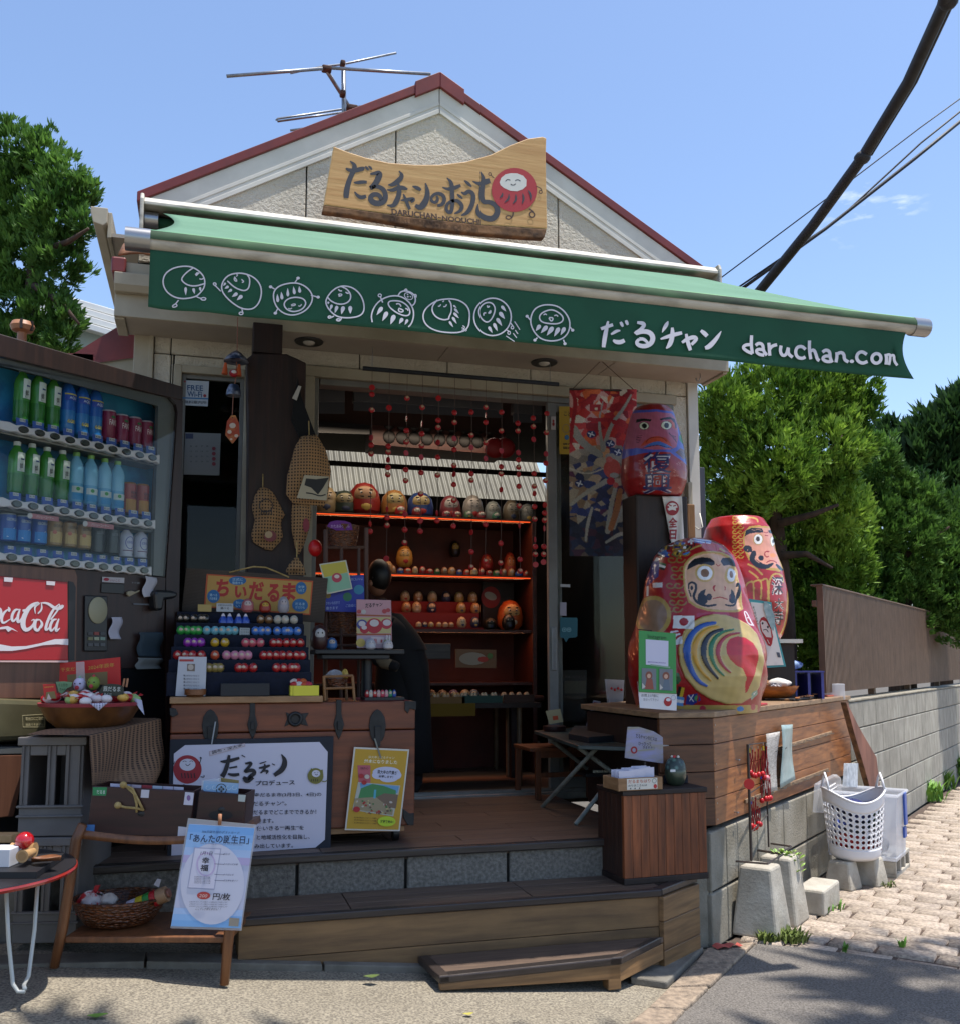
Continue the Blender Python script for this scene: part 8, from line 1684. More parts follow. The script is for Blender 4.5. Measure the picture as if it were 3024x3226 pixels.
for x,y,rx_,ry_ in((1575,620,95,38),(1520,640,44,28),(1635,640,44,32),(1590,665,60,24)):sh.ell(*t5(x,y)[0],rx_*.456,ry_*.456,'#b5b6cc')
sh.lay();sh.text('深大寺の風景が',0,0,1,'#1f1f2a',quad=t5(1512,630,1650,640,1652,612,1514,602),bold=.02);sh.text('登場します！',0,0,1,'#1f1f2a',quad=t5(1520,655,1620,663,1622,645,1522,637),bold=.02)
sh.poly(t5(1375,572,1465,572,1465,715,1385,708),'#a8525c');sh.poly(t5(1380,688,1672,712,1622,925,1340,880),'#a5a79c');sh.lay();sh.poly(t5(1392,694,1662,716,1650,765,1400,770),'#5f8fb4');sh.poly(t5(1400,730,1480,700,1560,715,1640,745,1640,790,1380,800),'#3c7a48');sh.lay()
sh.poly(t5(1510,790,1560,765,1655,775,1640,870,1520,850),'#6c5a4a');sh.poly(t5(1355,800,1500,790,1620,880,1615,915,1350,875),'#8d8064');sh.poly(t5(1490,740,1505,740,1500,800,1485,800),'#4a9ab0');sh.lay();rr=random.Random(31)
for k in range(40):sh.ell(*t5(rr.uniform(1365,1610),rr.uniform(815,905))[0],rr.uniform(2,4.5),rr.uniform(2,4),rr.choice(['#9c2a2a','#b0a070','#7c3a30','#3a6a3c','#b5aca0','#5a4a3c']),8)
sh.lay();sh.ell(*t5(1368,875)[0],11,9,'#9c2028');[sh.ell(*t5(x,y)[0],8,7,c_)for x,y,c_ in((1400,645,'#9c2028'),(1440,650,'#b5a89c'),(1420,690,'#9c2028'))];sh.text('だるチャン',0,0,1,'#1f1f2a',quad=t5(1395,600,1450,602,1450,585,1395,583));sh.ell(*t5(1575,958)[0],28,16,'#a8c028');sh.lay();sh.text('好評発売中！',0,0,1,'#24300c',quad=t5(1532,968,1620,974,1622,952,1534,946),bold=.02);[sh.text('深大寺の街を歩くだるチャンの物語',0,0,1,'#5c4410',quad=t5(1350,935+k*18,1505,942+k*18,1505,932+k*18,1350,925+k*18))for k in range(3)]
sh.stroke(t5(1492,385,1535,522),5,'#6f7068',smo=0);sh.bld('print',ye)
ztk=zt5+.001;sd=thing('shelf_board','thin brown board lying on the left of the trunk under the stepped display','board',(0,YK,ztk));MB().box(K_(536,2210).x,K_(1017,2210).x,YK-.02,YK+.44,ztk,ztk+.026).bld('plank',cdw,sd,bev=.003)
ZB=ztk+.027;st_=thing('stepped_display','stepped navy cloth display holding rows of thumb sized darumas on the trunk','display',(.1,YK+.2,ZB));navy=mat('navy_velvet','#0e1428','#0a0f1e',scale=60,rough=.95)
rowY=[YK+.37,YK+.30,YK+.23,YK+.16,YK+.09];rowV=[500,585,672,765,857];rowz=[atY(*t4(600,v_)[0],y_).z for v_,y_ in zip(rowV,rowY)]
xw=[(130,1062),(118,1080),(100,1098),(85,1112),(75,1122)]
for(y_,z__,(x0_,x1_))in zip(rowY,rowz,xw):MB().box(atY(*t4(x0_,600)[0],y_).x,atY(*t4(x1_,600)[0],y_).x,y_-.045,y_+.0245,ZB,z__).bld('tier',navy,st_,bev=.004)
MB().box(atY(*t4(135,500)[0],YK+.4).x,atY(*t4(1060,500)[0],YK+.4).x,YK+.395,YK+.42,ZB,atY(*t4(600,418)[0],YK+.4).z).bld('back_tier',navy,st_,bev=.003)
rows=[[(160,'k'),(203,'k'),(262,'k'),(310,'k'),(345,'k'),(475,'f'),(522,'f'),(588,'f'),(640,'f'),(750,'n'),(810,'n'),(875,'w'),(930,'w'),(995,'w')],[(165,'g'),(213,'g'),(260,'g'),(294,'g'),(355,'t'),(415,'t'),(470,'t'),(518,'t'),(560,'t'),(712,'b'),(755,'b'),(800,'b'),(872,'b'),(930,'b'),(962,'b'),(1020,'b')],[(215,'v'),(265,'v'),(312,'v'),(415,'y'),(488,'y'),(640,'p'),(690,'p'),(748,'p'),(845,'r'),(885,'r'),(938,'r'),(988,'r'),(1042,'r')],[(140,'r'),(200,'r'),(250,'r'),(315,'r'),(415,'o'),(500,'i'),(560,'i'),(612,'i'),(658,'i'),(772,'r'),(815,'r'),(865,'r'),(910,'r'),(960,'r'),(1015,'r'),(1055,'r')],[(370,'d'),(415,'d'),(450,'d'),(590,'r'),(630,'r'),(695,'r'),(868,'r'),(920,'r'),(975,'r'),(1012,'r')]]
CN={'k':('black','#1c1a16'),'f':('blue mountain shaped','#26469c'),'n':('brown','#6a4a2c'),'w':('cream white','#a8a294'),'g':('bright green','#2c8a3c'),'t':('pale turquoise','#5f9aa8'),'b':('blue','#3a6ab0'),'v':('purple','#7c2490'),'y':('yellow','#b08c20'),'p':('rose pink','#b04a58'),'r':('red','#981a1c'),'o':('orange','#b0482c'),'i':('light pink','#b8748a'),'d':('gold','#7d6c38')}
RN=['top','second','third','fourth','lowest display'];protos_={}
glow=lambda k:mat('lacquer_'+k,CN[k][1],rough=.3,coat=.5);facem=flat('#b5a08c',.5)
for r_,row in enumerate(rows):
 for i,(x,k)in enumerate(row):
  p_=atY(*t4(x,rowV[r_])[0],rowY[r_]-.025);p_.z=rowz[r_]+.0005
  if k not in protos_:
   e=thing('small_daruma','','small daruma',tuple(p_),'thumb sized darumas on the stepped display')
   if k=='f':MB().lth(p_,[(.020,0),(.019,.012),(.009,.03)],14).bld('body',glow(k),e,smo=True);MB().lth(p_,[(.0095,.0301),(.004,.042),(.001,.043)],14).bld('snow_cap',wp,e,smo=True)
   else:MB().lth(p_,[(.008,0),(.0165,.007),(.019,.017),(.0165,.028),(.009,.036),(.001,.038)],16).bld('body',glow(k),e,smo=True);MB().ball(p_+Vc((0,-.014,.021)),.009,.006,.008,10,7).bld('face',facem,e,smo='all')
   protos_[k]=e
  else:e=copy_tree(protos_[k]);e.location=p_;e.rotation_euler=(0,0,R.uniform(-.5,.5))
  nth=sum(1 for q_ in row[:i+1]if q_[1]==k);xs_=[q_[0]for q_ in row if q_[1]==k]
  lab=(ORD[nth-1]+' such from the left')if len(xs_)>1 else 'only one of its colour'
  e['label']=f'{CN[k][0]} thumb sized daruma, {lab}, in the {RN[r_]} row'
YA_=lambda y:PY(y)
def pcard(name,label,cat,px,Y,m,th=.004,pr=None,tr=t4):
 P=PY(Y);e=thing(name,label,cat,tuple(P(*px[-1])));MB().prs([P(*q_)for q_ in px],(0,th,0)).bld('sheet',m,e,bev=.0006)
 if pr:s_=WS(lambda u,v,k:P(u,v)-Vc((0,k,0)));pr(s_);s_.bld('print',e)
 return e
corr=mat('corrugated_card','#5a5049','#332d29',kind='noise',scale=1,rough=.9)
e=pcard('corrugated_sign','grey corrugated sign board with orange panel and red lettering hung on the pillar','sign',t4(205,90,1245,167,1215,497,172,407),YK+.52,mat('card_grey','#5f554d','#4c433c',scale=9,rough=.9),.012)
P=PY(YK+.515)
for k in range(30):f0,f1=k/30,(k+.55)/30;q_=t4(205-33*f0,90+317*f0,1245-30*f0,167+330*f0,1245-30*f1,167+330*f1,205-33*f1,90+317*f1);MB().prs([P(*z__)for z__ in q_],(0,.0045,0)).bld('rib',mat('card_dark','#463e38',rough=.9),e)
def prc(s_):
 s_.poly(t4(355,135,1137,187,1115,438,335,380),'#a8481c');s_.lay();s_.poly(t4(366,146,1126,198,1106,427,347,371),'#a8803a');s_.lay()
 for ch,x0_,x1_,y0_,y1_ in(('ち',425,520,172,300),('い',560,650,225,310),('だ',665,775,190,330),('る',800,890,205,340),('ま',910,1010,200,330)):s_.text(ch,0,0,1,'#9c2018',bold=.045,quad=t4(x0_-4,y1_,x1_-4,y1_+3,x1_+4,y0_+3,x0_+4,y0_))
 for x,y,rx_,ry_,l_ in((582,185,64,32,('正式に','製造する')),(405,300,46,48,('選べる','内容豊富')),(1048,240,40,46,('文字','入れて')),(1040,365,58,48,('だるま','オリジナル')),(600,355,52,34,('色もいろ','いろ'))):s_.ell(*t4(x,y)[0],rx_*.429,ry_*.429,'#1a5a8c',20);s_.lay();[s_.text(w_,0,0,1,'#9ab4c4',quad=t4(x-rx_*.6,y+j*26,x+rx_*.6,y+2+j*26,x+rx_*.6,y-18+j*26,x-rx_*.6,y-20+j*26))for j,w_ in enumerate(l_)]
s_=WS(lambda u,v,k:P(u,v)-Vc((0,.001+k,0)));prc(s_);s_.bld('lettering',e)
MB().tube([P(*q_)for q_ in t4(520,125,620,100,700,82,790,88,880,125,960,160)],.004,6).bld('cord',cordm,e,smo='all')
yT=YK+.38;zT=atY(*t4(600,418)[0],YK+.4).z
pcard('small_tan_box','small tan cardboard box on top of the navy display','box',t4(290,358,392,362,390,413,290,411),yT,flat('#a08a54',.8),.04)
pcard('price_card','white handwritten price card on top of the navy display','card',t4(428,350,550,353,550,414,426,412),yT,flat('#a4a7aa',.7),.003,lambda s_:(s_.text('お好きなものを',0,0,1,'#333',quad=t4(440,372,540,374,540,358,440,356))if 0 else s_.text('お好きなものを',0,0,1,'#333333',quad=t4(440,372,540,374,540,358,440,356)),s_.text('選べる',0,0,1,'#333333',quad=t4(455,395,520,397,520,380,455,378))))
LAST=[None]
def doll(px,Y,r,h,cols,label,name='daruma_figure',cat='figure',group=None,zb=None):
 p_=atY(*px,Y);
 if zb is not None:p_.z=zb
 e=thing(name,label,cat,tuple(p_),group);LAST[0]=e;MB().lth(p_,[(r*.6,0),(r*.95,h*.15),(r,h*.4),(r*.88,h*.7),(r*.5,h*.93),(.001,h)],18).bld('body',flat(cols[0],.4),e,smo=True)
 b_=p_+Vc((0,-r*.72,h*.6));MB().ball(b_,r*.58,r*.3,h*.23,14,9).bld('face',flat(cols[1],.5),e,smo='all')
 for s_ in(-1,1):MB().ball(b_+Vc((s_*r*.24,-r*.26,h*.05)),r*.09,r*.06,h*.04,8,6).bld('eye',blackm,e,smo='all')
 return e
doll(t4(655,412)[0],yT,.028,.062,('#a05a5c','#b5a39c'),'pink daruma figure in a bag on top of the display, left of three',zb=zT);doll(t4(783,410)[0],yT,.027,.055,('#8c2a1c','#b08a30'),'red and yellow daruma figure on top of the display, middle of three',zb=zT);doll(t4(918,415)[0],yT,.026,.075,('#8f8a90','#a89c9c'),'white bagged daruma figure on top of the display, right of three',zb=zT)
pcard('display_price_card','white label card standing in the second row of the display','card',t4(597,530,672,532,670,588,595,586),rowY[1]-.04,flat('#8f979a',.7),.002,lambda s_:[s_.text('ちいだるま',0,0,1,'#333333',quad=t4(605,548+k*18,665,549+k*18,665,540+k*18,605,539+k*18))for k in range(3)])
pcard('product_sign','white acrylic sign with red header at the left of the trunk top','sign',t4(150,742,356,744,345,1035,125,1032),YK+.03,flat('#a9abb2',.4),.004,lambda s_:(s_.poly(t4(155,762,260,762,260,778,154,778),'#9c3434'),s_.poly(t4(212,795,270,796,268,850,210,849),'#6f6258'),s_.lay(),s_.ell(*t4(238,820)[0],9,9,'#a89c90'),[s_.text('職人がひとつひとつ',0,0,1,'#3f4248',quad=t4(185,888+k*24,300,890+k*24,300,876+k*24,185,874+k*24))for k in range(5)]))
q_=atY(*t4(270,1042)[0],YK+.0);MB().lth((q_.x,q_.y,ZB),[(.03,0),(.034,.006),(.042,.008),(.042,.03),(.038,.03),(.036,.012),(.001,.011)],26).bld('wooden_cup',mat('cup_wood','#7a4a24','#5a3418',kind='wood',scale=8,stretch=(1,1,9),rough=.5),smo=True,label='small round turned wooden cup in front of the white acrylic sign',cat='cup')
a,b=atY(*t4(455,1040)[0],YK),atY(*t4(815,1040)[0],YK);MB().box(a.x,b.x,YK-.012,YK+.04,ZB,ZB+.052).bld('black_box',mat('black_box','#15181d',rough=.6),label='low black box with a pen slot on the trunk before the display',cat='box',bev=.003)
a,b=atY(*t4(988,1045)[0],YK),atY(*t4(1175,1045)[0],YK);yb_=thing('yellow_box','bright yellow open box heaped with red and white packets on the trunk','box',(a.x,YK,ZB));zy=atY(*t4(1080,955)[0],YK).z;ym=flat('#c9c030',.5)
MB().box(a.x,b.x,YK-.015,YK-.012,ZB,zy).bld('front',ym,yb_);MB().box(a.x-.012,a.x-.0005,YK-.0115,YK+.05,ZB,zy).bld('side',ym,yb_);MB().box(b.x-.003,b.x,YK-.0115,YK+.05,ZB,zy).bld('side',ym,yb_);MB().box(a.x,b.x-.004,YK+.05,YK+.053,ZB,zy).bld('back',ym,yb_);MB().box(a.x,b.x-.004,YK-.011,YK+.049,ZB,ZB+.02).bld('bottom',ym,yb_)
for k in range(7):lump((a.x+.006+k%4*.018,YK+.004+.02*(k//4),zy+.004+.012*(k//4)),.018,.012,.011,flat(['#a81f20','#c0b4ac','#b0401c','#a8303c','#b8a8a0','#a81f20','#b0521c'][k],.5),f'small {["red","white","orange","rose","pale","dark red","rust"][k]} packet heaped in the yellow box','packet','packet',seed=k+40,group='packets in the yellow box')
zK=ztk+.001;bsx=lambda x,y:atY(*t4(x,y)[0],YK+.06);bs=thing('basket_stool','small cane stool carrying a woven basket of bags on the trunk','basket',tuple(bsx(1320,1075)));bam=mat('bamboo','#8a5f34','#6b4826',scale=9,rough=.5)
for x0_,x1_,dy in((1222,1215,0),(1440,1425,0),(1255,1250,.09),(1405,1395,.09)):p0,p1_=bsx(x0_,1072),bsx(x1_,885);p0.z=zK;MB().tube([p0+Vc((0,dy,0)),p1_+Vc((0,dy,0))],.0065,8).bld('leg',bam,bs)
for y in(978,890):MB().tube([bsx(1215,y),bsx(1430,y-8)],.006,8).bld('rail',bam,bs)
a=bsx(1320,965)+Vc((0,.045,0));MB().lth(a,[(.032,0),(.044,.02),(.048,.036),(.04,.03),(.001,.01)],24,sy=.8).bld('basket_body',wvm,bs,smo=True)
lump(a+Vc((-.01,0,.045)),.036,.03,.024,clr,'crumpled clear plastic bag in the basket of the cane stool','plastic_bag','bag',seed=7);lump(a+Vc((.034,0,.05)),.014,.02,.022,flat('#a88a3c',.5),'small yellow packet behind the clear bag in the cane stool basket','packet','packet',seed=8)
a,b=atY(*t4(1510,1060)[0],YK+.05),atY(*t4(1800,1050)[0],YK+.05);MB().box(a.x,b.x,YK+.03,YK+.15,zK,zK+.014).bld('black_tray',mat('tray_black','#121316',rough=.5),label='thin black tray of little kokeshi dolls at the right end of the trunk',cat='tray',bev=.002)
rr=random.Random(2)
for k in range(16):
 j=k//8;x=a.x+.012+(k%8)*(b.x-a.x-.05)/7.2+(.008 if j else 0);cc_=['#8c1a24','#b08a8c','#2c7a54','#a8a49c','#b0384c','#2a4a8c','#9c1c20','#b07884'][(k*3)%8]
 doll((0,0),1,.0095,.030,(cc_,'#b8a090'),f'tiny kokeshi doll, {ORD[k % 8]} from the left in the {"back" if j else "front"} row of the black tray','kokeshi_doll','kokeshi doll','tiny kokeshi dolls on the black tray');e=LAST[0];e.location=(x,YK+.05+.045*j,zK+.0145)
MB().box(a.x-.01,xb-.02,YK+.02,YK+.44,zK-.0005,zK+.0005).bld('red_cloth',flat('#6c1620',.9),label='dark red cloth covering the right part of the trunk lid',cat='cloth')
YD=YK+.42;D_=PY(YD);bt=thing('black_side_table','black pedestal table with a round top behind the trunk','table',tuple(D_(*t4(1560,1050)[0])));zD=D_(*t4(1500,690)[0]).z
MB().box(D_(*t4(1150,700)[0]).x,D_(*t4(1800,700)[0]).x,YD-.02,YD+.22,zD-.022,zD).bld('top',blackm,bt,bev=.004);MB().box(D_(*t4(1200,740)[0]).x,D_(*t4(1698,740)[0]).x,YD,YD+.2,zD-.045,zD-.0225).bld('under_top',blackm,bt,bev=.004);q_=D_(*t4(1555,900)[0]);MB().lth((q_.x,YD+.1,.4),[(.14,0),(.14,.012),(.03,.03),(.026,zD-.45)],20).bld('stem',blackm,bt,smo=True)
e=pcard('picture_book','pink picture book with round daruma drawings standing on the black table','book',t4(1455,322,1708,328,1716,682,1462,678),YD+.02,flat('#a87c84',.4),.015)
s_=WS(lambda u,v,k:D_(u,v)+Vc((0,.02-k,0)));s_.text('だるチャン',0,0,1,'#1e1a22',quad=t4(1525,385,1650,372,1650,342,1525,350),bold=.03);s_.poly(t4(1460,430,1710,438,1710,448,1460,442),'#8c4a2c');s_.poly(t4(1461,455,1712,450,1714,570,1461,570),'#a89c6c');s_.poly(t4(1461,572,1714,574,1714,584,1461,584),'#8c4a2c');s_.poly(t4(1461,588,1715,588,1716,678,1462,676),'#9c8a98');s_.lay()
for x,y,r_,cc_ in((1500,505,40,'#3a3f7c'),(1680,500,42,'#9c2c3a'),(1590,515,60,'#9c2430'),(1518,540,34,'#9c2430'),(1478,410,16,'#9c3a40'),(1512,412,18,'#a8a4a0'),(1665,408,18,'#9c3a40'),(1692,400,16,'#9c3a40'),(1490,640,34,'#b09a50'),(1690,640,30,'#7c9a50')):s_.ell(*t4(x,y)[0],r_*.429,r_*.4,cc_,20)
s_.lay();[s_.ell(*t4(x,y)[0],r_*.429,r_*.33,'#b8b0b0',16)for x,y,r_ in((1500,500,26),(1683,492,30),(1590,495,34),(1516,528,20))];s_.poly(t4(1565,595,1662,600,1655,648,1570,645),'#b5a8ac');s_.lay();s_.text('見',0,0,1,'#9c3038',quad=t4(1585,642,1612,643,1612,612,1585,610));s_.text('本',0,0,1,'#9c3038',quad=t4(1630,644,1655,644,1655,612,1630,612));s_.bld('print',e)
doll(t4(1180,700)[0],YD,.040,.115,('#3a1f1c','#b0aca8'),'brown maned kokeshi doll with white face and navy dress on the black table','maned_doll','doll',zb=zD);doll(t4(1272,696)[0],YD,.026,.055,('#2a5a8c','#a89c94'),'blue bird like figure beside the maned doll on the black table',zb=zD);doll(t4(1558,690)[0],YD-.01,.025,.052,('#a5a6ae','#b5b2b4'),'round white figure in front of the picture book',zb=zD);e=doll(t4(1686,690)[0],YD-.01,.024,.045,('#b5b0b2','#c0bab8'),'white rabbit figure with long ears in front of the picture book',zb=zD)
for s_ in(-1,1):p_=Vc(e.location)+Vc((s_*.006,0,.042));MB().ball(p_+Vc((0,0,.012)),.0045,.003,.015,8,6).bld('ear',flat('#b5b0b2',.4),e,smo='all')
YL=YK+.62;l3=Tr(900,1100,1000/1864);L_=PY(YL);ld=thing('bamboo_ladder_stand','tall brown wooden stand with shelves of baskets behind the corrugated sign','stand',tuple(L_(1100,2500)));lm=mat('stand_wood','#4c2f20','#38221a',kind='wood',scale=6,stretch=(8,8,.8),rough=.6)
for x,y0_ in((238,1060),(475,1050),(330,1170),(432,1165)):p0=L_(*l3(x,y0_)[0]);p1_=L_(*l3(x+4,2300)[0]);MB().tube([p0,Vc((p1_.x,p1_.y,.402))],.0115 if y0_<1100 else.008,8).bld('post',lm,ld)
for y in(1165,1400,1680,1740):MB().tube([L_(*l3(240,y)[0]),L_(*l3(478,y)[0])],.008,8).bld('rung',lm,ld)
for(y,rx_,label)in((1165,100,'dark round basket at the top of the wooden stand under a purple note'),(1680,95,'dark round basket low on the wooden stand behind the book')):q_=L_(*l3(345,y)[0])+Vc((0,.06,.005));r_=rx_*.5365/F_PX*4.7;MB().lth(q_,[(r_*.8,0),(r_*.95,.06),(r_,.11),(r_*.93,.11),(r_*.75,.01),(.001,.008)],28).bld('stand_basket',wvm,smo=True,label=label,cat='basket')
pcard('purple_note','purple cloud shaped handwritten note standing in the upper basket','note',l3(245,1040,262,1015,300,1005,350,1008,385,1020,396,1062,300,1065),YL-.02,flat('#5c1f74',.7),.003,lambda s_:s_.text('かたあみりぼん',0,0,1,'#a88cb4',quad=l3(268,1050,378,1048,378,1028,268,1030)))
pcard('blue_board','bright blue handwritten board behind the tilted picture card','board',l3(240,1340,462,1325,466,1545,235,1540),YL-.05,flat('#14288c',.5),.005,lambda s_:(s_.ell(*l3(432,1412)[0],16,15,'#2f7a9c'),s_.ell(*l3(365,1455)[0],14,14,'#2c6a4c'),s_.ell(*l3(250,1445)[0],10,10,'#7c6a34'),[s_.text(w_,0,0,1,'#8c9cc8',quad=l3(x,y+16,x+w2,y+12,x+w2,y-6,x,y-2))for w_,x,y,w2 in(('体にもいいよ',385,1345,70),('きれいな文字で',240,1485,80),('書きます',240,1515,70),('ご自由に',355,1500,60))]))
pcard('tilted_picture_card','tilted pastel picture card in a clear sleeve clipped to the stand','card',l3(200,1262,358,1238,395,1408,245,1440),YL-.09,flat('#b0ae9c',.3),.002,lambda s_:(s_.poly(l3(207,1268,352,1246,366,1310,230,1340),'#b0a23c'),s_.poly(l3(232,1340,366,1312,388,1402,250,1430),'#7ca88c'),s_.lay(),s_.ell(*l3(303,1342)[0],16,15,'#a8384c'),s_.lay(),s_.ell(*l3(303,1335)[0],8,6,'#c4bcb0')))
q_=PY(4.80)(*l3(176,1168)[0]);MB().ball(q_,.034,.03,.043,20,12).bld('red_balloon_ornament',flat('#c01418',.35),smo='all',label='glossy bright red egg shaped ornament hanging right of the pillar',cat='ornament')
# shop interior
rm=thing('shop_interior','dark interior of the shop behind the open doorway','interior',(1.2,6.4,.4))
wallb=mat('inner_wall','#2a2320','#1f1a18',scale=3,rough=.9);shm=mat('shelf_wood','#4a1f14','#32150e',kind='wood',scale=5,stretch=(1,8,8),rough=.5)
zo=[PY(7.45)(1300,v_).z for v_ in(1395,1560)]
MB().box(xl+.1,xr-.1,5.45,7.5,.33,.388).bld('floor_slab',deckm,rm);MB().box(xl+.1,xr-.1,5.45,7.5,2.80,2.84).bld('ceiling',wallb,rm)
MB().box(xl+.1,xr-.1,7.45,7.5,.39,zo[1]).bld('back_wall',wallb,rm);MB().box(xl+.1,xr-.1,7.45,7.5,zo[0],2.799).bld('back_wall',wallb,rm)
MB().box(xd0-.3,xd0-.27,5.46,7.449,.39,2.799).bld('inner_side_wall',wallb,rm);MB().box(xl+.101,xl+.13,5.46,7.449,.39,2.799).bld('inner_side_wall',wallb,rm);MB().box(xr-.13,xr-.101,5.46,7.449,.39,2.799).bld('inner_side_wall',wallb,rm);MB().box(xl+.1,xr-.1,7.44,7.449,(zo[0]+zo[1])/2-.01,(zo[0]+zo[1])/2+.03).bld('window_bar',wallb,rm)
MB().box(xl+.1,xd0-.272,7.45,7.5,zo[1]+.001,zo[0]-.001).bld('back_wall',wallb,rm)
co_=thing('corrugated_screen','pale corrugated panel lit by daylight beyond the rear window','panel',(1.2,7.9,2.2))
MB().grid(lambda a,b:(-.3+3.2*a,7.62+1.0*b+.0,zo[1]-.25+1.15*b+.012*sin(a*420)),420,2).bld('corrugated_sheet',mat('pale_sheet','#6b6757','#565244',scale=3,rough=.6),co_,smo='all')
tc_=Tr(1000,1500,800/1864);YSf=6.45;S_=PY(YSf)
su=thing('display_shelves','dark red wooden shelf unit with orange light strips inside the shop','shelves',(1.3,YSf,.4))
led=mat('led_strip','#ff5a22',emit=.6)
xsl,xsr=xd0-.24,S_(1672,1640).x;zsv=[S_(1400,v_).z for v_ in(1628,1809,1982,2150)]
for i,z in enumerate(zsv):MB().box(xsl,xsr,YSf,YSf+.42,z-.022,z).bld('shelf',shm,su,bev=.002)
for z in zsv[:2]:MB().box(xsl+.02,xsr-.01,YSf-.006,YSf-.001,z-.018,z-.012).bld('light_strip',led,su)
MB().box(xsr+.0005,xsr+.03,YSf-.02,YSf+.42,.39,zsv[0]+.0).bld('side_panel',shm,su);MB().box(xsl,xsr,YSf+.421,YSf+.44,.39,zsv[0]).bld('back_panel',mat('shelf_back','#5a2415','#431a10',scale=3,rough=.7),su)
def strip_and_fill_lamp(x,y,z,sx,w,par,c=(1,.36,.16),rx=0):
 l_=bpy.data.lights.new('strip_and_fill_lamp','AREA');l_.shape='RECTANGLE';l_.size=sx;l_.size_y=.02;l_.energy=w;l_.color=c;o=bpy.data.objects.new('strip_and_fill_lamp',l_);col.objects.link(o);o.parent=par;p_=PO(par);o.location=(x-p_.x,y-p_.y,z-p_.z);o.rotation_euler=(rx,0,0)
for z in zsv[:3]:strip_and_fill_lamp((xsl+xsr)/2,YSf+.03,z-.026,xsr-xsl-.1,1.3,su,rx=-.35)
strip_and_fill_lamp((xsl+xsr)/2,YSf+.0,zsv[0]+.62,1.4,3,su,(1,.8,.6));strip_and_fill_lamp(1.35,5.95,2.7,.9,2.2,rm,(1,.85,.7))  # added fill lamps without a fixture, brightening the top row of dolls and room
def sdoll(x,y,r,h,c0_,c1_,label,Y=YSf+.10,name='daruma_doll',cat='daruma doll',z=None,group='darumas on the inside shelves'):
 """crop coordinates of the base centre, radius and height in crop pixels"""
 q_=PY(Y)(*tc_(x,y)[0]);k=.4292/F_PX*(q_-EYE).dot(FW)
 if z is not None:q_.z=z
 return doll((0,0),1,1,1,(),'',zb=0)if 0 else mkd(q_,r*k,h*k,c0_,c1_,label,name,cat,group)
def mkd(p_,r,h,c0_,c1_,label,name,cat,group):
 e=thing(name,label,cat,tuple(p_),group);MB().lth(p_,[(r*.6,0),(r*.95,h*.16),(r,h*.42),(r*.86,h*.72),(r*.5,h*.93),(.001,h)],18).bld('body',flat(c0_,.4),e,smo=True)
 b_=p_+Vc((-r*.05,-r*.70,h*.60));MB().ball(b_,r*.66,r*.34,h*.24,14,9).bld('face',flat(c1_,.5),e,smo='all')
 if r>.03:
  MB().ball(p_+Vc((0,-r*.86,h*.26)),r*.34,r*.14,h*.13,12,8).bld('belly_mark',flat(R.choice(['#a88a40','#b0a898','#8c1a1c','#26304c'])),e,smo='all')
  for s_ in(-1,1):MB().tube([b_+Vc((s_*r*.12,-r*.3,-h*.08)),b_+Vc((s_*r*.4,-r*.2,-h*.06)),b_+Vc((s_*r*.5,-r*.1,h*.02))],r*.05,6).bld('moustache',blackm,e,smo='all')
  for s_ in(-1,1):MB().ball(b_+Vc((s_*r*.25,-r*.25,h*.03)),r*.13,r*.07,h*.05,10,7).bld('eye',flat('#c0bab0'),e,smo='all');MB().ball(b_+Vc((s_*r*.25,-r*.31,h*.03)),r*.06,r*.03,h*.025,8,6).bld('pupil',blackm,e,smo='all');MB().ball(b_+Vc((s_*r*.27,-r*.22,h*.12)),r*.2,r*.06,h*.022,10,6).bld('eyebrow',blackm,e,smo='all')
 return e
z1_=zsv[0]+.0005
for x,r,h,c0_,c1_,l in((60,95,220,'#8c7a5a','#a08c70','pale brown daruma at the far left behind the bags'),(200,98,195,'#2c3830','#8f8464','dark green daruma with drawn eyebrows'),(345,122,260,'#7c1a16','#a07a5a','biggest red daruma with round white eyes'),(565,100,215,'#8c6030','#a09060','red and ochre daruma with a bow'),(755,100,205,'#1c3468','#a08c60','blue daruma with pale face'),(975,78,190,'#6c2a30','#9c9490','bagged red and white daruma'),(1140,78,200,'#7c7670','#a8a09a','bagged striped daruma with dark beard'),(1285,62,160,'#7c807c','#95948c','bagged grey daruma'),(1420,66,175,'#5c5040','#8a8478','bagged brown figure'),(1535,60,150,'#6c6c68','#8c8c86','bagged pale figure beside the door stile')):sdoll(x,230,r,h,c0_,c1_,l+', on the top shelf inside',z=z1_,Y=YSf+.18)
for i,(x,r,h,c0_)in enumerate(((612,42,78,'#8c1a1c'),(732,38,72,'#6c1a20'),(950,34,55,'#7c2a30'),(1028,34,55,'#7c2a30'),(1110,34,60,'#3c5a40'),(1205,34,60,'#6c2a2c'),(1312,34,58,'#2c5a44'))):sdoll(x,232,r,h,c0_,'#b0aaa0',f'small daruma, {ORD[i]} from the left in front on the top shelf inside',Y=YSf+.05,z=z1_)
z2_=zsv[1]+.0005;C2s=['#8c1a1c','#a07a50','#b09a70','#2c6a40','#2c4a8c','#8c2a30','#7c5a40','#a03a30']
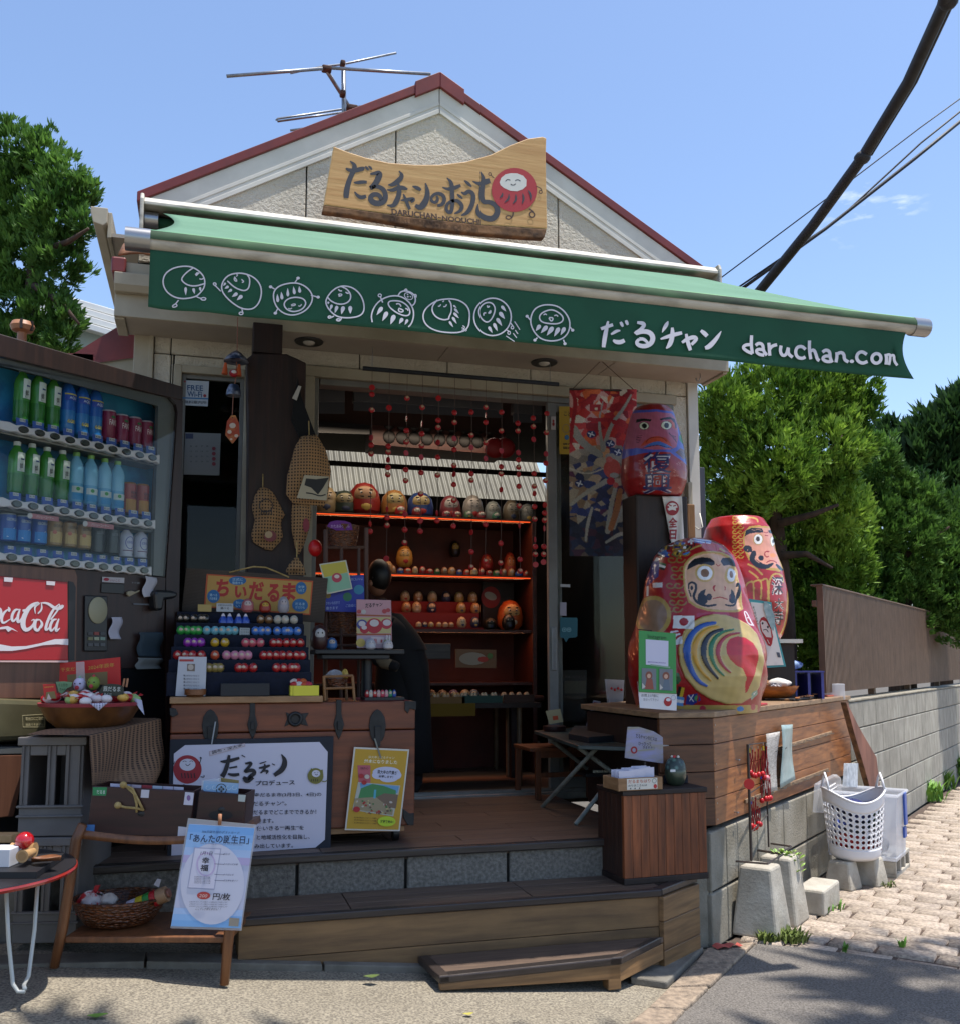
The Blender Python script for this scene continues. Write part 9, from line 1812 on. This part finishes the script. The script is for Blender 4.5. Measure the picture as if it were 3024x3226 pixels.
sdoll(640,640,62,160,'#a8823c','#b09a60','round ochre daruma on the second shelf inside',Y=YSf+.2,z=z2_+.06);sdoll(515,675,44,100,'#a07a50','#b8a070','ochre daruma at the left on the second shelf',z=z2_);sdoll(1240,650,48,130,'#7c2420','#8c4a30','tall red daruma on the second shelf inside',Y=YSf+.25,z=z2_+.05);sdoll(1410,680,46,200,'#8c3a28','#a8683c','tall shiny red figure at the right on the second shelf',Y=YSf+.25,z=z2_);sdoll(1010,600,40,120,'#17140f','#8c7a30','black mask with gold crown on the second shelf',Y=YSf+.35,z=z2_+.16)
for i in range(22):sdoll(395+i*54,690,22+7*((i*7)%3)/2,45+22*((i*5)%4)/3,C2s[(i*3)%8],'#b5a894',f'little shelf daruma, number {["one","two","three","four","five","six","seven","eight","nine","ten","eleven"][i//2]} pair {"left" if i%2==0 else "right"} along the second shelf',Y=YSf+.06+.05*(i%2),z=z2_)
rb2=thing('red_riser','red stepped riser full of pale darumas on the third shelf','riser',(1.2,YSf,zsv[2]));xr0,xr1=S_(*tc_(585,1000)[0]).x,S_(*tc_(1215,1000)[0]).x;redf=flat('#6c0e10',.8);z3_=zsv[2]
hts=[z3_+.012,PY(YSf+.14)(*tc_(900,1005)[0]).z,PY(YSf+.24)(*tc_(900,925)[0]).z]
for z,y0_,y1_ in((hts[0],.0,.10),(hts[1],.1005,.20),(hts[2],.2005,.32)):MB().box(xr0,xr1,YSf+y0_,YSf+y1_,z3_+.0005,z).bld('tier',redf,rb2)
for j,(xs2_,y_,Yo)in enumerate((((645,740,845,945,1040,1140),925,.26),((655,730,840,1055,1160),1005,.15),((745,790,835,893,940,983,1060,1157),1095,.05))):
 for i,x in enumerate(xs2_):big=j<2 or x>1000;sdoll(x,y_,36 if big else 22,82 if big else 42,['#a08a68','#8c6a4a','#a89878','#26304c','#96804c','#a07c50'][(i+j)%6],'#c0ae90',f'pale daruma, {ORD[i]} from the left in the {["back","middle","front"][j]} row of the red riser',Y=YSf+Yo,z=hts[2-j]+.0005,group='darumas on the red riser')
sdoll(1410,1080,95,225,'#a04a1e','#c09058','large orange hooded doll with closed smiling eyes on the third shelf',Y=YSf+.14,z=z3_+.0005,name='hooded_doll',cat='doll');sdoll(1265,1095,50,90,'#14160f','#20241c','dark green doll beside the large hooded doll',Y=YSf+.05,z=z3_+.0005);sdoll(1400,1095,50,115,'#0c0c0e','#161616','black round doll in front of the large hooded doll',Y=YSf+.0,z=z3_+.0005)
e=pcard('face_picture','picture of a white smiling face on red behind the dark green doll','picture',tc_(1210,770,1440,775,1440,1090,1210,1090),YSf+.3,flat('#2a211f',.6),.006,lambda s_:(s_.ell(*tc_(1270,890)[0],30,34,'#8c1c18'),s_.lay(),s_.ell(*tc_(1268,880)[0],20,12,'#a89c8c',rot=.4)))
gd=PY(5.9);MB().box(gd(*tc_(560,1300)[0]).x,gd(*tc_(980,1300)[0]).x,5.9,6.25,gd(*tc_(700,1343)[0]).z,gd(*tc_(700,1228)[0]).z).bld('grey_drawer_box',mat('drawer_grey','#4c4844','#3a3734',kind='wood',scale=6,stretch=(1,9,9),rough=.6),label='long grey wooden drawer box on the sales table inside',cat='box',bev=.004)
ZI=gd(1400,2215).z;it=thing('sales_table','dark sales table with trays and a yellow cloth inside the doorway','table',(1.3,6,.4));MB().box(.75,2.05,5.80,6.3,ZI-.03,ZI).bld('top',darkwood,it);
for x in(.8,2.0):MB().box(x-.02,x+.02,6.2,6.25,.389,ZI-.031).bld('leg',darkwood,it)
MB().box(1.30,1.62,5.785,5.799,ZI-.075,ZI+.002).bld('yellow_cloth',flat('#6c5410',.9),it)
for i,(x0_,x1_,c_,h,l)in enumerate(((760,1060,'#7a5a30',.04,'light wooden tray of small dolls at the left on the sales table'),(1040,1330,'#23443c',.045,'dark green tray of pale eggs on the sales table'),(1340,1560,'#3a2418',.05,'dark round tray at the right on the sales table'))):
 a,b=gd(*tc_(x0_,1500)[0]).x,gd(*tc_(x1_,1500)[0]).x;e=thing('goods_tray',l,'tray',(a,5.85,ZI));MB().box(a,b,5.83,6.02,ZI+.001,ZI+.008).bld('bottom',flat(c_,.7),e);MB().box(a,b,5.823,5.829,ZI+.001,ZI+h).bld('front',flat(c_,.7),e);MB().box(a,b,6.021,6.028,ZI+.001,ZI+h).bld('back',flat(c_,.7),e)
 for k in range(8):x=a+(b-a)*(k+.5)/8;mkd(Vc((x,5.88+.05*(k%2),ZI+.009)),.016,.055,['#a8905c','#6c7c78','#a08468'][i],'#b5a58c',f'{ORD[k]} little figure from the left in the {["light wooden","dark green","dark round"][i]} tray','tray_figure','figure','little figures in the trays inside')
for k,(x,c_)in enumerate(((735,'#4c2a1c'),(840,'#3a3a2c'),(920,'#3c2a20'),(1000,'#3a2050'),(1085,'#8c6a48'),(1150,'#2c4458'))):sdoll(x,1490,42,85,c_,'#a08a6a',f'daruma, {ORD[k]} from the left in the row behind the trays',Y=6.15,z=ZI+.001,group='row of darumas on the sales table')
e=pcard('framed_wreath','tan framed picture with red and white paper decoration above the trays','picture',tc_(1015,1270,1310,1275,1310,1410,1015,1405),6.2,flat('#6c4824',.5),.012,lambda s_:(s_.ell(*tc_(1140,1340)[0],42,20,'#8f8474'),s_.lay(),s_.ell(*tc_(1215,1345)[0],16,9,'#a03020'),s_.ell(*tc_(1265,1320)[0],9,9,'#4c6a30')))
MB().box(PY(6.9)(1372,2365).x,PY(6.9)(1700,2365).x,6.9,6.93,PY(6.9)(1400,2388).z,PY(6.9)(1400,2341).z).bld('white_low_panel',flat('#6f7270',.6),label='white low panel with a dark slot near the floor at the back',cat='panel');MB().box(PY(6.9)(1475,2366).x,PY(6.9)(1540,2366).x,6.893,6.899,PY(6.9)(1400,2368).z,PY(6.9)(1400,2362).z).bld('dark_slot',blackm,label='dark slot line on the white low panel at the back',cat='slot')
tl_=Tr(1150,2000,600/1704);rw=mat('round_leg_wood','#6c5a44','#57472f',scale=9,rough=.6)
for nm,xs2_,label in(('stool',((1085,600,1150),(1280,655,1270),(1170,545,1200),(1380,610,1340)),'wooden stool with round legs and dark red cushion inside the doorway'),):
 e=thing(nm,label,'stool',tuple(PY(5.6)(*tl_(1280,1300)[0])))
 for i,(x,y0_,y1_)in enumerate(xs2_):b_=atZ(*tl_(x,y1_)[0],.389);t_=atpl(*tl_(x,y0_)[0],b_,Vc((0,1,0)));MB().tube([b_,Vc((b_.x,b_.y,t_.z))],.017,12).bld('leg',rw,e,smo=True)
 b0=atZ(*tl_(1232,1250)[0],.389);MB().box(b0.x-.16,b0.x+.30,b0.y-.02,b0.y+.34,PY(b0.y)(*tl_(1200,600)[0]).z,PY(b0.y)(*tl_(1200,545)[0]).z).bld('cushion',flat('#2c0e0c',.9),e,bev=.015)
so=thing('low_wooden_stool','low orange brown wooden frame stool right inside the doorway','stool',tuple(atZ(1690,2520,.40)));om=mat('orange_wood','#6c3a1c','#4c2812',kind='wood',scale=6,stretch=(8,8,.8),rough=.5)
pa,pb_=atZ(*tl_(1545,1475)[0],.402),atZ(*tl_(1460,1420)[0],.402);yb=pa.y;zt7=PY(yb)(*tl_(1545,1010)[0]).z
for x,y in((pa.x,yb),(pa.x-.03,yb+.26),(pa.x+.30,yb),(pa.x+.30,yb+.26)):MB().box(x-.014,x+.014,y-.014,y+.014,.402,zt7-.02).bld('leg',om,so,bev=.002)
MB().box(pa.x-.05,pa.x+.32,yb-.02,yb+.28,zt7-.0195,zt7).bld('seat',om,so,bev=.003);MB().box(pa.x+.015,pa.x+.285,yb-.01,yb+.01,.52,.545).bld('stretcher',om,so);MB().box(pa.x+.015,pa.x+.285,yb-.01,yb+.01,zt7-.055,zt7-.0205).bld('apron',om,so)
tf=Tr(1650,2100,500/946);ft=thing('folding_table','folding table with crossed pale tube legs on the terrace right of the door','table',tuple(atZ(1800,2560,.40)))
f1_,f2_=atZ(*tf(108,835)[0],.402),atZ(*tf(305,942)[0],.402);zf=.765;wht=mat('pale_tube','#8c8f86','#74776f',scale=30,rough=.45)
def tp_(x,y,dz=0):return atZ(*tf(x,y)[0],zf+dz)
MB().tube([f1_,tp_(425,492,-.02)],.011,10).bld('leg',wht,ft,smo=True);MB().tube([f2_,atY(*tf(650,500)[0],f2_.y+.12)],.011,10).bld('leg',wht,ft,smo=True)
MB().tube([tp_(150,430,-.02),atY(*tf(480,690)[0],f1_.y+.25)],.011,10).bld('leg',wht,ft,smo=True);MB().tube([tp_(320,480,-.02),atY(*tf(520,625)[0],f2_.y+.1)],.011,10).bld('leg',wht,ft,smo=True)
MB().prs([tp_(60,382),tp_(320,470),tp_(620,480),tp_(620,370),tp_(300,360)],UPZ*-.018).bld('top',mat('grey_green_top','#3c4a48','#2c3836',scale=9,rough=.4),ft,bev=.003)
tx=thing('black_flat_box','flat black box lying on the folding table','box',tuple(tp_(450,450)));MB().prs([tp_(265,435),tp_(385,458),tp_(615,440),tp_(600,385),tp_(300,385)],UPZ*.03).bld('case',mat('black_card','#1a1c20',rough=.6),tx,bev=.002)
q_=tp_(180,385,.0);MB().lth((q_.x,q_.y,zf+.001),[(.06,0),(.065,.01),(.065,.028),(.05,.028),(.001,.02)],24).bld('dark_dish',mat('dark_red_dish','#2c1210',rough=.4),smo=True,label='dark round dish holding a cream card on the folding table',cat='dish')
pcard('cream_card','cream card with an orange square on the dark dish','card',tf(128,265,215,252,232,330,150,345),q_.y,flat('#a89a74',.6),.003,lambda s_:s_.poly(tf(168,296,200,292,204,316,172,320),'#b0401c'),tr=tf)
pcard('leaning_card','narrow white card with red print leaning on the glass behind the table','card',tf(412,200,456,208,420,362,368,352),q_.y+.18,flat('#6c6468',.6),.003,lambda s_:(s_.poly(tf(415,212,448,218,440,260,405,256),'#6c2428'),),tr=tf)
e=thing('bagged_sticks','clear bag of tall sticks with red ties standing behind the folding table','bag',tuple(PY(5.2)(*tf(550,350)[0])));P=PY(5.15)
MB().prs([P(*q2)for q2 in tf(492,75,595,80,590,200,580,350,520,350,505,200)],(0,.03,0)).bld('clear_bag',clr,e)
for k in range(5):MB().tube([PY(5.165)(*tf(530+k*10,345)[0]),PY(5.165)(*tf(515+k*16,100)[0])],.004,6).bld('stick',flat('#7c7068',.6),e)
for k in range(4):q2=PY(5.14)(*tf(520+k*20,130+8*(k%2))[0]);MB().ball(q2,.008,.006,.008,8,6).bld('red_tie',redm,e,smo='all')
e=thing('under_tray','shallow black tray of white balls hanging under the folding table','tray',tuple(PY(4.5)(*tf(430,640)[0])));P=PY(4.5);MB().box(P(*tf(345,620)[0]).x,P(*tf(520,620)[0]).x,4.45,4.62,P(*tf(400,650)[0]).z,P(*tf(400,632)[0]).z).bld('tray_body',blackm,e)
for k in range(6):q2=P(*tf(420+k*15,628)[0]);MB().ball(q2,.011,.011,.010,10,7).bld('white_ball',flat('#b0a890',.5),e,smo='all')
MB().prs([PY(5.5)(*q2)for q2 in tf(230,20,372,20,370,330,230,330)],(0,.004,0)).bld('dark_poster',flat('#1c1512',.6),label='dark poster with faint white lettering behind the glass right of the stile',cat='poster')
s_=WS(lambda u,v,k:PY(5.498)(u,v));s_.text('絵本になりました',0,0,1,'#4c4644',quad=tf(245,70,365,70,365,52,245,52));s_.poly(tf(240,85,368,85,368,160,240,160),'#4a4034');s_.bld('faint_print',label='faint print of the dark poster behind the glass',cat='print')
r3=Tr(900,1100,1000/1864);Y5=5.72;P=PY(Y5);blm=mat('blind_case','#55565a','#47484c',scale=4,rough=.5)
for i,q2 in enumerate(((180,225,350,225,350,378,180,375),(402,240,1275,305,1275,402,402,358),(1337,310,1505,325,1505,430,1337,428))):
 e=thing('roller_blind',['grey roller blind case at the left top of the doorway','long grey roller blind case across the middle top of the doorway','grey roller blind case at the right top of the doorway'][i],'blind',tuple(P(*r3(*q2)[3])));px=r3(*q2);m1=[(px[0][0]*.45+px[3][0]*.55,px[0][1]*.45+px[3][1]*.55),(px[1][0]*.45+px[2][0]*.55,px[1][1]*.45+px[2][1]*.55)]
 MB().prs([P(*px[0]),P(*px[1]),P(*m1[1]),P(*m1[0])],(0,.07,0)).bld('case',blm,e,bev=.004);MB().prs([P(*m1[0])+Vc((0,.01,0)),P(*m1[1])+Vc((0,.01,0)),P(*px[2])+Vc((0,.01,0)),P(*px[3])+Vc((0,.01,0))],(0,.004,0)).bld('fabric',flat('#3c3f46',.7),e)
e=thing('cabinet_row','dark red brown upper cabinet with rows of round daruma drawings','cabinet',(1.3,6.6,2.5));P2=PY(6.6);px=r3(510,375,1290,420,1290,620,510,560);MB().prs([P2(*q2)for q2 in px],(0,.3,0)).bld('case',shm,e)
for j in range(2):
 for i in range(9):q2=P2(*r3(610+i*74,435+j*80+i*4)[0]);MB().ball(q2,.045,.012,.05,14,8).bld('round_picture',flat('#120e0e',.5),e,smo='all')
for i,x in enumerate((1212,1270)):q2=P(*r3(x,590)[0]);MB().ball(q2+Vc((0,-.05,0)),.068,.05,.064,20,12).bld('red_lantern',flat('#7c0e12',.6),smo='all',label=f'deep red round paper lantern inside at the top right, {"left" if i == 0 else "right"} of the pair',cat='lantern')
e=thing('wall_frame','dark framed photograph in the left top of the doorway','picture',tuple(P2(*r3(200,480)[0])));MB().prs([P2(*q2)for q2 in r3(190,385,495,390,495,500,190,490)],(0,.01,0)).bld('panel',flat('#17181c',.4),e)
# hanging string mobile
Yb=5.17;B_=PY(Yb);mo=thing('string_mobile','black bar hung from the soffit with twelve strings of red daruma beads','mobile',tuple(B_(1450,1180)))
MB().tube([B_(*r3(455,112)[0]),B_(*r3(1600,207)[0])],.012,10).bld('bar',mat('black_bar','#14171f','#23262c',scale=40,rough=.7,bump=.5),mo,smo='all')
for x,y in((510,98),(1550,190)):a=B_(*r3(x,y)[0]);MB().tube([Vc((a.x,a.y,zs)),a],.002,5).bld('wire',steel,mo)
strn=mat('bead_string','#5a4a44',rough=.9);bead_r,bead_p=flat('#a8141c',.45),flat('#b89a7c',.5)
proto=None
for(xa_,xb2,ys)in((510,497,(225,265,357,520,563,615,1027,1070)),(612,595,(345,570,605,650,695,737,940,990,1035,1230)),(716,700,(288,408,478,545,610,708,772,970,1060,1137)),(806,790,(342,440,497,568,635,725,850,1008,1070)),(900,888,(288,418,460,548,635,740,962,1008)),(994,985,(372,430,525,590,683,735,795,888,970,1040)),(1090,1090,(370,505,577,732,770,1075,1190,1280)),(1175,1172,(342,387,430,550,642,1030,1245)),(1267,1262,(370,480,597,690,733,825,1140,1255,1308)),(1357,1372,(435,480,608,650,693,735,805,920,1035,1235,1303)),(1447,1462,(405,455,530,730,805,848,925,998,1118,1160,1205,1265)),(1537,1515,(377,490,615,670,772,915,962,1005,1053,1160,1205,1250))):
 yt=112+(xa_-455)*.083;xf=lambda y:xa_+(xb2-xa_)*(y-150)/950
 MB().tube([B_(*r3(xa_,yt)[0]),B_(*r3(xf(600)+3,600)[0]),B_(*r3(xf(ys[-1]),ys[-1])[0])],.0015,4).bld('string',strn,mo)
 for i,y in enumerate(ys):
  q2=B_(*r3(xf(y),y)[0]);rb3=.0165
  k=(i*7+xa_)%3
  if k==0:MB().lth(q2,[(.001,-.003),(rb3,-.002),(rb3,.002),(.001,.003)],12,ax=(sin(i*1.7),-cos(i*1.7)*.9-.2,0)).bld('bead',bead_r,mo,smo=True)
  else:
   o=MB().ball(q2,rb3,.010,rb3*.95,12,8).bld('bead',bead_r if k==1 else bead_r,mo,smo='all')
   if k==2:MB().ball(q2+Vc((0,-.007,.004)),.010,.005,.008,10,6).bld('bead_face',bead_p,mo,smo='all')
# person in black inside the doorway
pe=thing('person','person in black clothes with black hair leaning behind the trunk in the doorway','person',(.98,5.62,.40));pcx,pcy=PY(5.62)(1262,2300).x,5.62
def skin_body(name,joints,edges,radii,m,par):
 me=bpy.data.meshes.new(name);me.from_pydata([tuple(Vc(j)-PO(par))for j in joints],edges,[]);o=bpy.data.objects.new(name,me);col.objects.link(o);o.parent=par;me.materials.append(m)
 s_=o.modifiers.new('skin','SKIN');s_.use_smooth_shade=True
 for i,r_ in enumerate(radii):me.skin_vertices[0].data[i].radius=r_ if isinstance(r_,tuple)else(r_,r_)
 me.skin_vertices[0].data[0].use_root=True;sb_=o.modifiers.new('sub','SUBSURF');sb_.levels=2;sb_.render_levels=2;return o
hx_,hd=PY(5.62)(1188,1830),None
blk_c=mat('black_clothes','#0b0b0d','#101012',scale=9,rough=.9);sk_=mat('skin','#8a5f48',rough=.6)
pel=(pcx,pcy,1.16);neck=(pcx*.35+hx_.x*.65,pcy-.02,1.42);J=[pel,(pcx-.02,pcy,1.28),(neck[0]+.02,pcy-.01,1.38),neck,(hx_.x+.01,pcy-.04,1.52),(neck[0]-.02,pcy-.15,1.36),(neck[0]-.10,pcy-.24,1.16),(neck[0]+.02,pcy-.34,1.12),(neck[0]+.04,pcy+.13,1.34),(neck[0]+.02,pcy+.18,1.12),(pcx+.04,pcy-.08,1.08),(pcx+.06,pcy-.08,.78),(pcx+.08,pcy-.08,.46),(pcx+.04,pcy+.08,1.08),(pcx+.08,pcy+.08,.78),(pcx+.10,pcy+.08,.46),(pcx+.03,pcy-.2,.43),(pcx+.04,pcy+.0,.43)]
skin_body('body',J,[(0,1),(1,2),(2,3),(3,4),(2,5),(5,6),(6,7),(2,8),(8,9),(0,10),(10,11),(11,12),(0,13),(13,14),(14,15),(12,16),(15,17)],[.13,.12,.11,.045,.045,.055,.04,.03,.055,.045,.085,.06,.04,.085,.06,.04,.035,.035],blk_c,pe)
MB().lth((pcx+.01,pcy,.52),[(.19,0),(.175,.2),(.165,.45),(.155,.62),(.13,.70),(.12,.74)],24,sy=.85).bld('black_skirt',blk_c,pe,smo='all');MB().grid(lambda s_,t_:Vc((pcx*(1-t_)+neck[0]*t_+cos(2*pi*s_)*(.155-.06*t_*t_),pcy+sin(2*pi*s_)*(.135-.04*t_*t_),1.22+.21*t_)),24,8).bld('black_top',blk_c,pe,smo='all')
hc=Vc((hx_.x,pcy-.04,hx_.z-.0));MB().ball(hc,.06,.078,.095,20,14).bld('head',sk_,pe,smo='all');MB().ball(hc+Vc((.006,-.014,.026)),.07,.092,.098,20,14).bld('black_hair',flat('#080706',.5),pe,smo='all')
MB().ball(hc+Vc((-.05,-.055,-.02)),.014,.012,.018,8,6).bld('nose',sk_,pe,smo='all')
for dy_ in(-.075,-.02):MB().ball(hc+Vc((-.046,dy_-.005,.008)),.006,.008,.005,8,6).bld('eye',blackm,pe,smo='all')
q2=PY(5.3)(1215,2090);MB().tube([q2+Vc((-.06,.2,.10)),q2+Vc((0,0,.0)),q2+Vc((.07,.02,-.02))],[.04,.034,.026],12).bld('beige_sleeve',flat('#6c5f4a',.9),pe,smo='all')
# trees
def leafmat(name,c1,c2,tl=.35):
 m=mat(name,c1,c2,scale=2.4,rough=.55,lo=.35,hi=.65);n=m.node_tree.nodes;L=m.node_tree.links;b=n['Principled BSDF'];b.inputs['Specular IOR Level'].default_value=.25
 t=n.new('ShaderNodeBsdfTranslucent');ms=n.new('ShaderNodeMixShader');ms.inputs[0].default_value=tl
 src=b.inputs['Base Color'].links[0].from_socket;L.new(src,t.inputs[0]);L.new(b.outputs[0],ms.inputs[1]);L.new(t.outputs[0],ms.inputs[2]);L.new(ms.outputs[0],n['Material Output'].inputs['Surface']);return m
def tuft(rs,n,L,up):
 """a flame shaped spray: n slender kites fanned around an axis; returns (n*4, 3) points"""
 P=np.zeros((n,4,3));a=rs.uniform(0,2*pi,n);sp=rs.uniform(0,.75,n);l=L*rs.uniform(.45,1,n)
 d=np.stack([np.cos(a)*sp,np.sin(a)*sp,np.ones(n)*rs.uniform(.6,1.1,n)],1);d/=np.linalg.norm(d,axis=1)[:,None]
 b=rs.normal(0,L*.16,(n,3));s_=np.cross(d,rs.normal(size=(n,3)));s_/=np.linalg.norm(s_,axis=1)[:,None];w=l*rs.uniform(.16,.3,n)
 P[:,0]=b;P[:,1]=b+d*(l*.5)[:,None]+s_*w[:,None]*.6;P[:,2]=b+d*l[:,None];P[:,3]=b+d*(l*.5)[:,None]-s_*w[:,None]*.6;return P
def crown(name,blobs,m,par,seed,dens,L,n=16,droop=0,kind=None):
 rs=np.random.RandomState(seed);lib=[tuft(rs,n,L,1)for _ in range(14)];out=[]
 for(u,v,r,dep)in blobs:
  c_,R_=(np.array(atpl(u,v,EYE+FH*dep,FH)),r/F_PX*dep)if abs(u)>19 else(np.array((u,v,dep)),r)
  N=int(dens*(R_/.5)**2)
  for _ in range(N):
   d=rs.normal(size=3);d/=np.linalg.norm(d);k=rs.uniform(.55,1.06);lump_=1+.16*sin(5*d[0]+seed)*cos(6*d[2]+u);p=c_+d*R_*k*lump_*np.array([1,.8,1.05])
   ax=d*.75+np.array([0,0,.9-droop])+rs.normal(0,.25,3);ax/=np.linalg.norm(ax);x=np.cross(ax,[.3,.5,.2]);x/=np.linalg.norm(x);y=np.cross(ax,x)
   T_=lib[rs.randint(14)]*rs.uniform(.6,1.25);out.append((T_.reshape(-1,3)@np.stack([x,y,ax]))+p)
 A_=np.concatenate(out);nq=len(A_)//4;off=np.array(PO(par));me=bpy.data.meshes.new(name);me.vertices.add(len(A_));me.vertices.foreach_set('co',(A_-off).astype(np.float32).ravel());me.loops.add(nq*4);me.loops.foreach_set('vertex_index',np.arange(nq*4));me.polygons.add(nq);me.polygons.foreach_set('loop_start',np.arange(nq)*4);me.polygons.foreach_set('loop_total',np.full(nq,4));me.update();me.validate();me.materials.append(m)
 o=bpy.data.objects.new(name,me);col.objects.link(o);o.parent=par;return tag(o,None,None,None,kind)
barkm=mat('tree_bark','#4c3a2e','#2f241d',scale=14,rough=.95,bump=2,stretch=(1,1,.3))
def trunk(par,px,dep,r0,z0=0):
 P=[atpl(u,v,EYE+FH*dep,FH)for u,v in px];P[0].z=z0;return MB().tube(P,[r0*(1-.75*k/(len(P)-1))for k in range(len(P))],10).bld('trunk',barkm,par,smo='all')
def limb(par,px,dep,r0):P=[atpl(u,v,EYE+FH*(dep-.1*k),FH)for k,(u,v)in enumerate(px)];return MB().tube(P,[r0*(1-.7*k/(len(P)-1))for k in range(len(P))],8).bld('limb',barkm,par,smo='all')
def tree(label,px,dep,r0,blobs,m,seed,dens,L,limbs=(),name='conifer_tree',n=20,group=None,droop=0):
 e=thing(name,label,'tree',tuple(z_(atpl(px[0][0],px[0][1],EYE+FH*dep,FH),0)),group);trunk(e,px,dep,r0)
 for l_ in limbs:limb(e,l_,dep-.15,r0*.35)
 crown('crown',blobs,m,e,seed,dens,L,n,droop);return e
j1=leafmat('juniper_bright','#3a601c','#8cae42');j2=leafmat('juniper_mid','#28491a','#62883a');j3=leafmat('juniper_left','#2c501c','#6a9440');dk=leafmat('far_dark_leaf','#1c3318','#3c5a2a')
tree('bright green conifer filling the view right of the shop wall',[(2480,2200),(2470,1900),(2440,1600),(2460,1300)],8.2,.11,[(2290,1290,120,8),(2430,1270,140,8.1),(2570,1250,140,8.2),(2680,1230,95,8.2),(2720,1300,60,8.2),(2300,1470,140,8.2),(2450,1450,150,7.9),(2600,1420,135,8.1),(2690,1400,70,8.2),(2300,1680,130,8.5),(2500,1640,150,8.4),(2630,1600,110,8.2),(2380,1880,140,8.7),(2540,1860,140,8.6),(2640,1780,110,8.4),(2330,2060,130,8.9),(2500,2050,140,8.8),(2650,2000,130,8.6),(2400,1720,190,9.4),(2560,1900,190,9.5),(2600,1650,150,9.3)],j1,3,860,.088,[[(2450,1650),(2560,1620),(2640,1590)],[(2460,1750),(2540,1745),(2620,1790)],[(2450,1550),(2560,1500),(2650,1370)]],group='conifers behind the fence')
tree('lighter green spreading conifer above the middle of the louvre fence',[(2860,2200),(2850,1900),(2840,1600)],9.6,.1,[(2760,1440,70,9.4),(2790,1530,90,9.5),(2880,1590,100,9.6),(2960,1650,100,9.7),(2750,1660,110,9.4),(2850,1720,130,9.5),(2970,1780,120,9.6),(3060,1750,110,9.8),(2740,1830,110,9.4),(2860,1880,120,9.5),(2990,1910,120,9.6),(2680,1920,90,9.3),(3080,1900,120,9.9)],j2,5,800,.088,[[(2850,1750),(2930,1690),(2990,1660)]],group='conifers behind the fence',droop=.2)
tree('tall conifer with loose sprays at the left edge above the vending machine',[(90,1400),(95,1000),(110,700)],7.2,.09,[(40,470,90,7.2),(130,500,85,7.2),(200,570,75,7.1),(255,620,60,7.1),(60,620,120,7.3),(170,680,110,7.1),(260,700,50,7),(80,800,120,7.3),(190,820,90,7.1),(40,960,110,7.3),(140,980,90,7.1),(210,1010,55,7),(190,1080,50,7),(60,1090,90,7.2),(-30,700,130,7.4)],j3,9,860,.082,[[(110,900),(200,960),(250,1020)],[(110,800),(220,760),(280,720)]])
tree('dark broadleaf tree far off at the right edge behind the conifers',[(2960,2100),(2960,1700),(2965,1500)],26,.3,[(2940,1380,80,26),(3020,1340,90,26),(2880,1460,80,26),(2980,1500,120,26),(3080,1450,120,26),(2830,1560,90,26),(2990,1640,110,26)],dk,11,60,.45,name='broadleaf_tree',n=20)
tree('dark broadleaf crown just right of the bright conifer, farther away',[(2820,2100),(2820,1700),(2820,1500)],28,.25,[(2790,1370,45,28),(2840,1390,50,28),(2760,1420,50,28),(2830,1460,70,28),(2770,1520,70,28)],dk,12,60,.42,name='broadleaf_tree',n=20)
e=thing('street_tree','street tree whose branches hang over the road in front of the shop','tree',(-2.6,-1.5,.16));MB().tube([(-2.6,-1.5,.1),(-2.4,-1.2,3),(-1.2,.2,5.6),(1.4,1.3,7.2),(4.2,1.9,8.2)],[.16,.14,.1,.07,.02],10).bld('trunk',barkm,e,smo='all')
crown('crown',[(1.2,1.7,.45,7.4),(1.9,1.9,.35,7.6),(2.6,1.6,.5,7.9),(4.6,2.3,.5,8.2),(4.0,1.6,.5,8.2),(5.2,2.0,.45,8.4),(.4,1.3,.45,7.1)],j2,e,21,34,.4,14,.6)
cbm=mat('black_cable','#15161a','#202126',scale=20,rough=.6,bump=.4)
def cable(name,px,deps,r,label):P=[atpl(u,v,EYE+FH*d_,FH)for(u,v),d_ in zip(px,deps)];return MB().tube(P,r,10).bld(name,cbm,smo='all',label=label,cat='cable')
cb_=thing('guard_sleeved_cable','thick black sleeved cable slanting down to behind the awning at the upper right','cable',(4,7,4));P=[atpl(u,v,EYE+FH*d_,FH)for(u,v),d_ in zip(((3005,-120),(2970,20),(2860,260),(2720,490),(2560,710),(2340,980)),(5.4,5.8,6.4,7.0,7.6,8.4))]
MB().tube(P,.043,12).bld('sleeve',cbm,cb_,smo='all');MB().tube([p_+RT*.05+UPZ*.01 for p_ in P[:4]],.018,8).bld('inner_cable',cbm,cb_,smo='all')
for(u,v,d_)in((2985,5,5.75),(2715,497,7.0)):q2=atpl(u,v,EYE+FH*d_,FH);MB().ball(q2,.062,.062,.05,12,8).bld('tape_joint',cbm,cb_,smo='all')
cable('thin_cable',((3100,255),(2900,400),(2690,560),(2250,890)),(12,12,12,12),.008,'thinnest overhead wire, uppermost of the three at the right');cable('thin_cable',((3100,290),(2900,450),(2640,690),(2310,915)),(12,12,12,12),.012,'middle overhead wire of the three at the right');cable('thin_cable',((3100,320),(2880,500),(2600,720),(2300,935)),(12,12,12,12),.022,'thickest overhead wire, lowest of the three at the right')
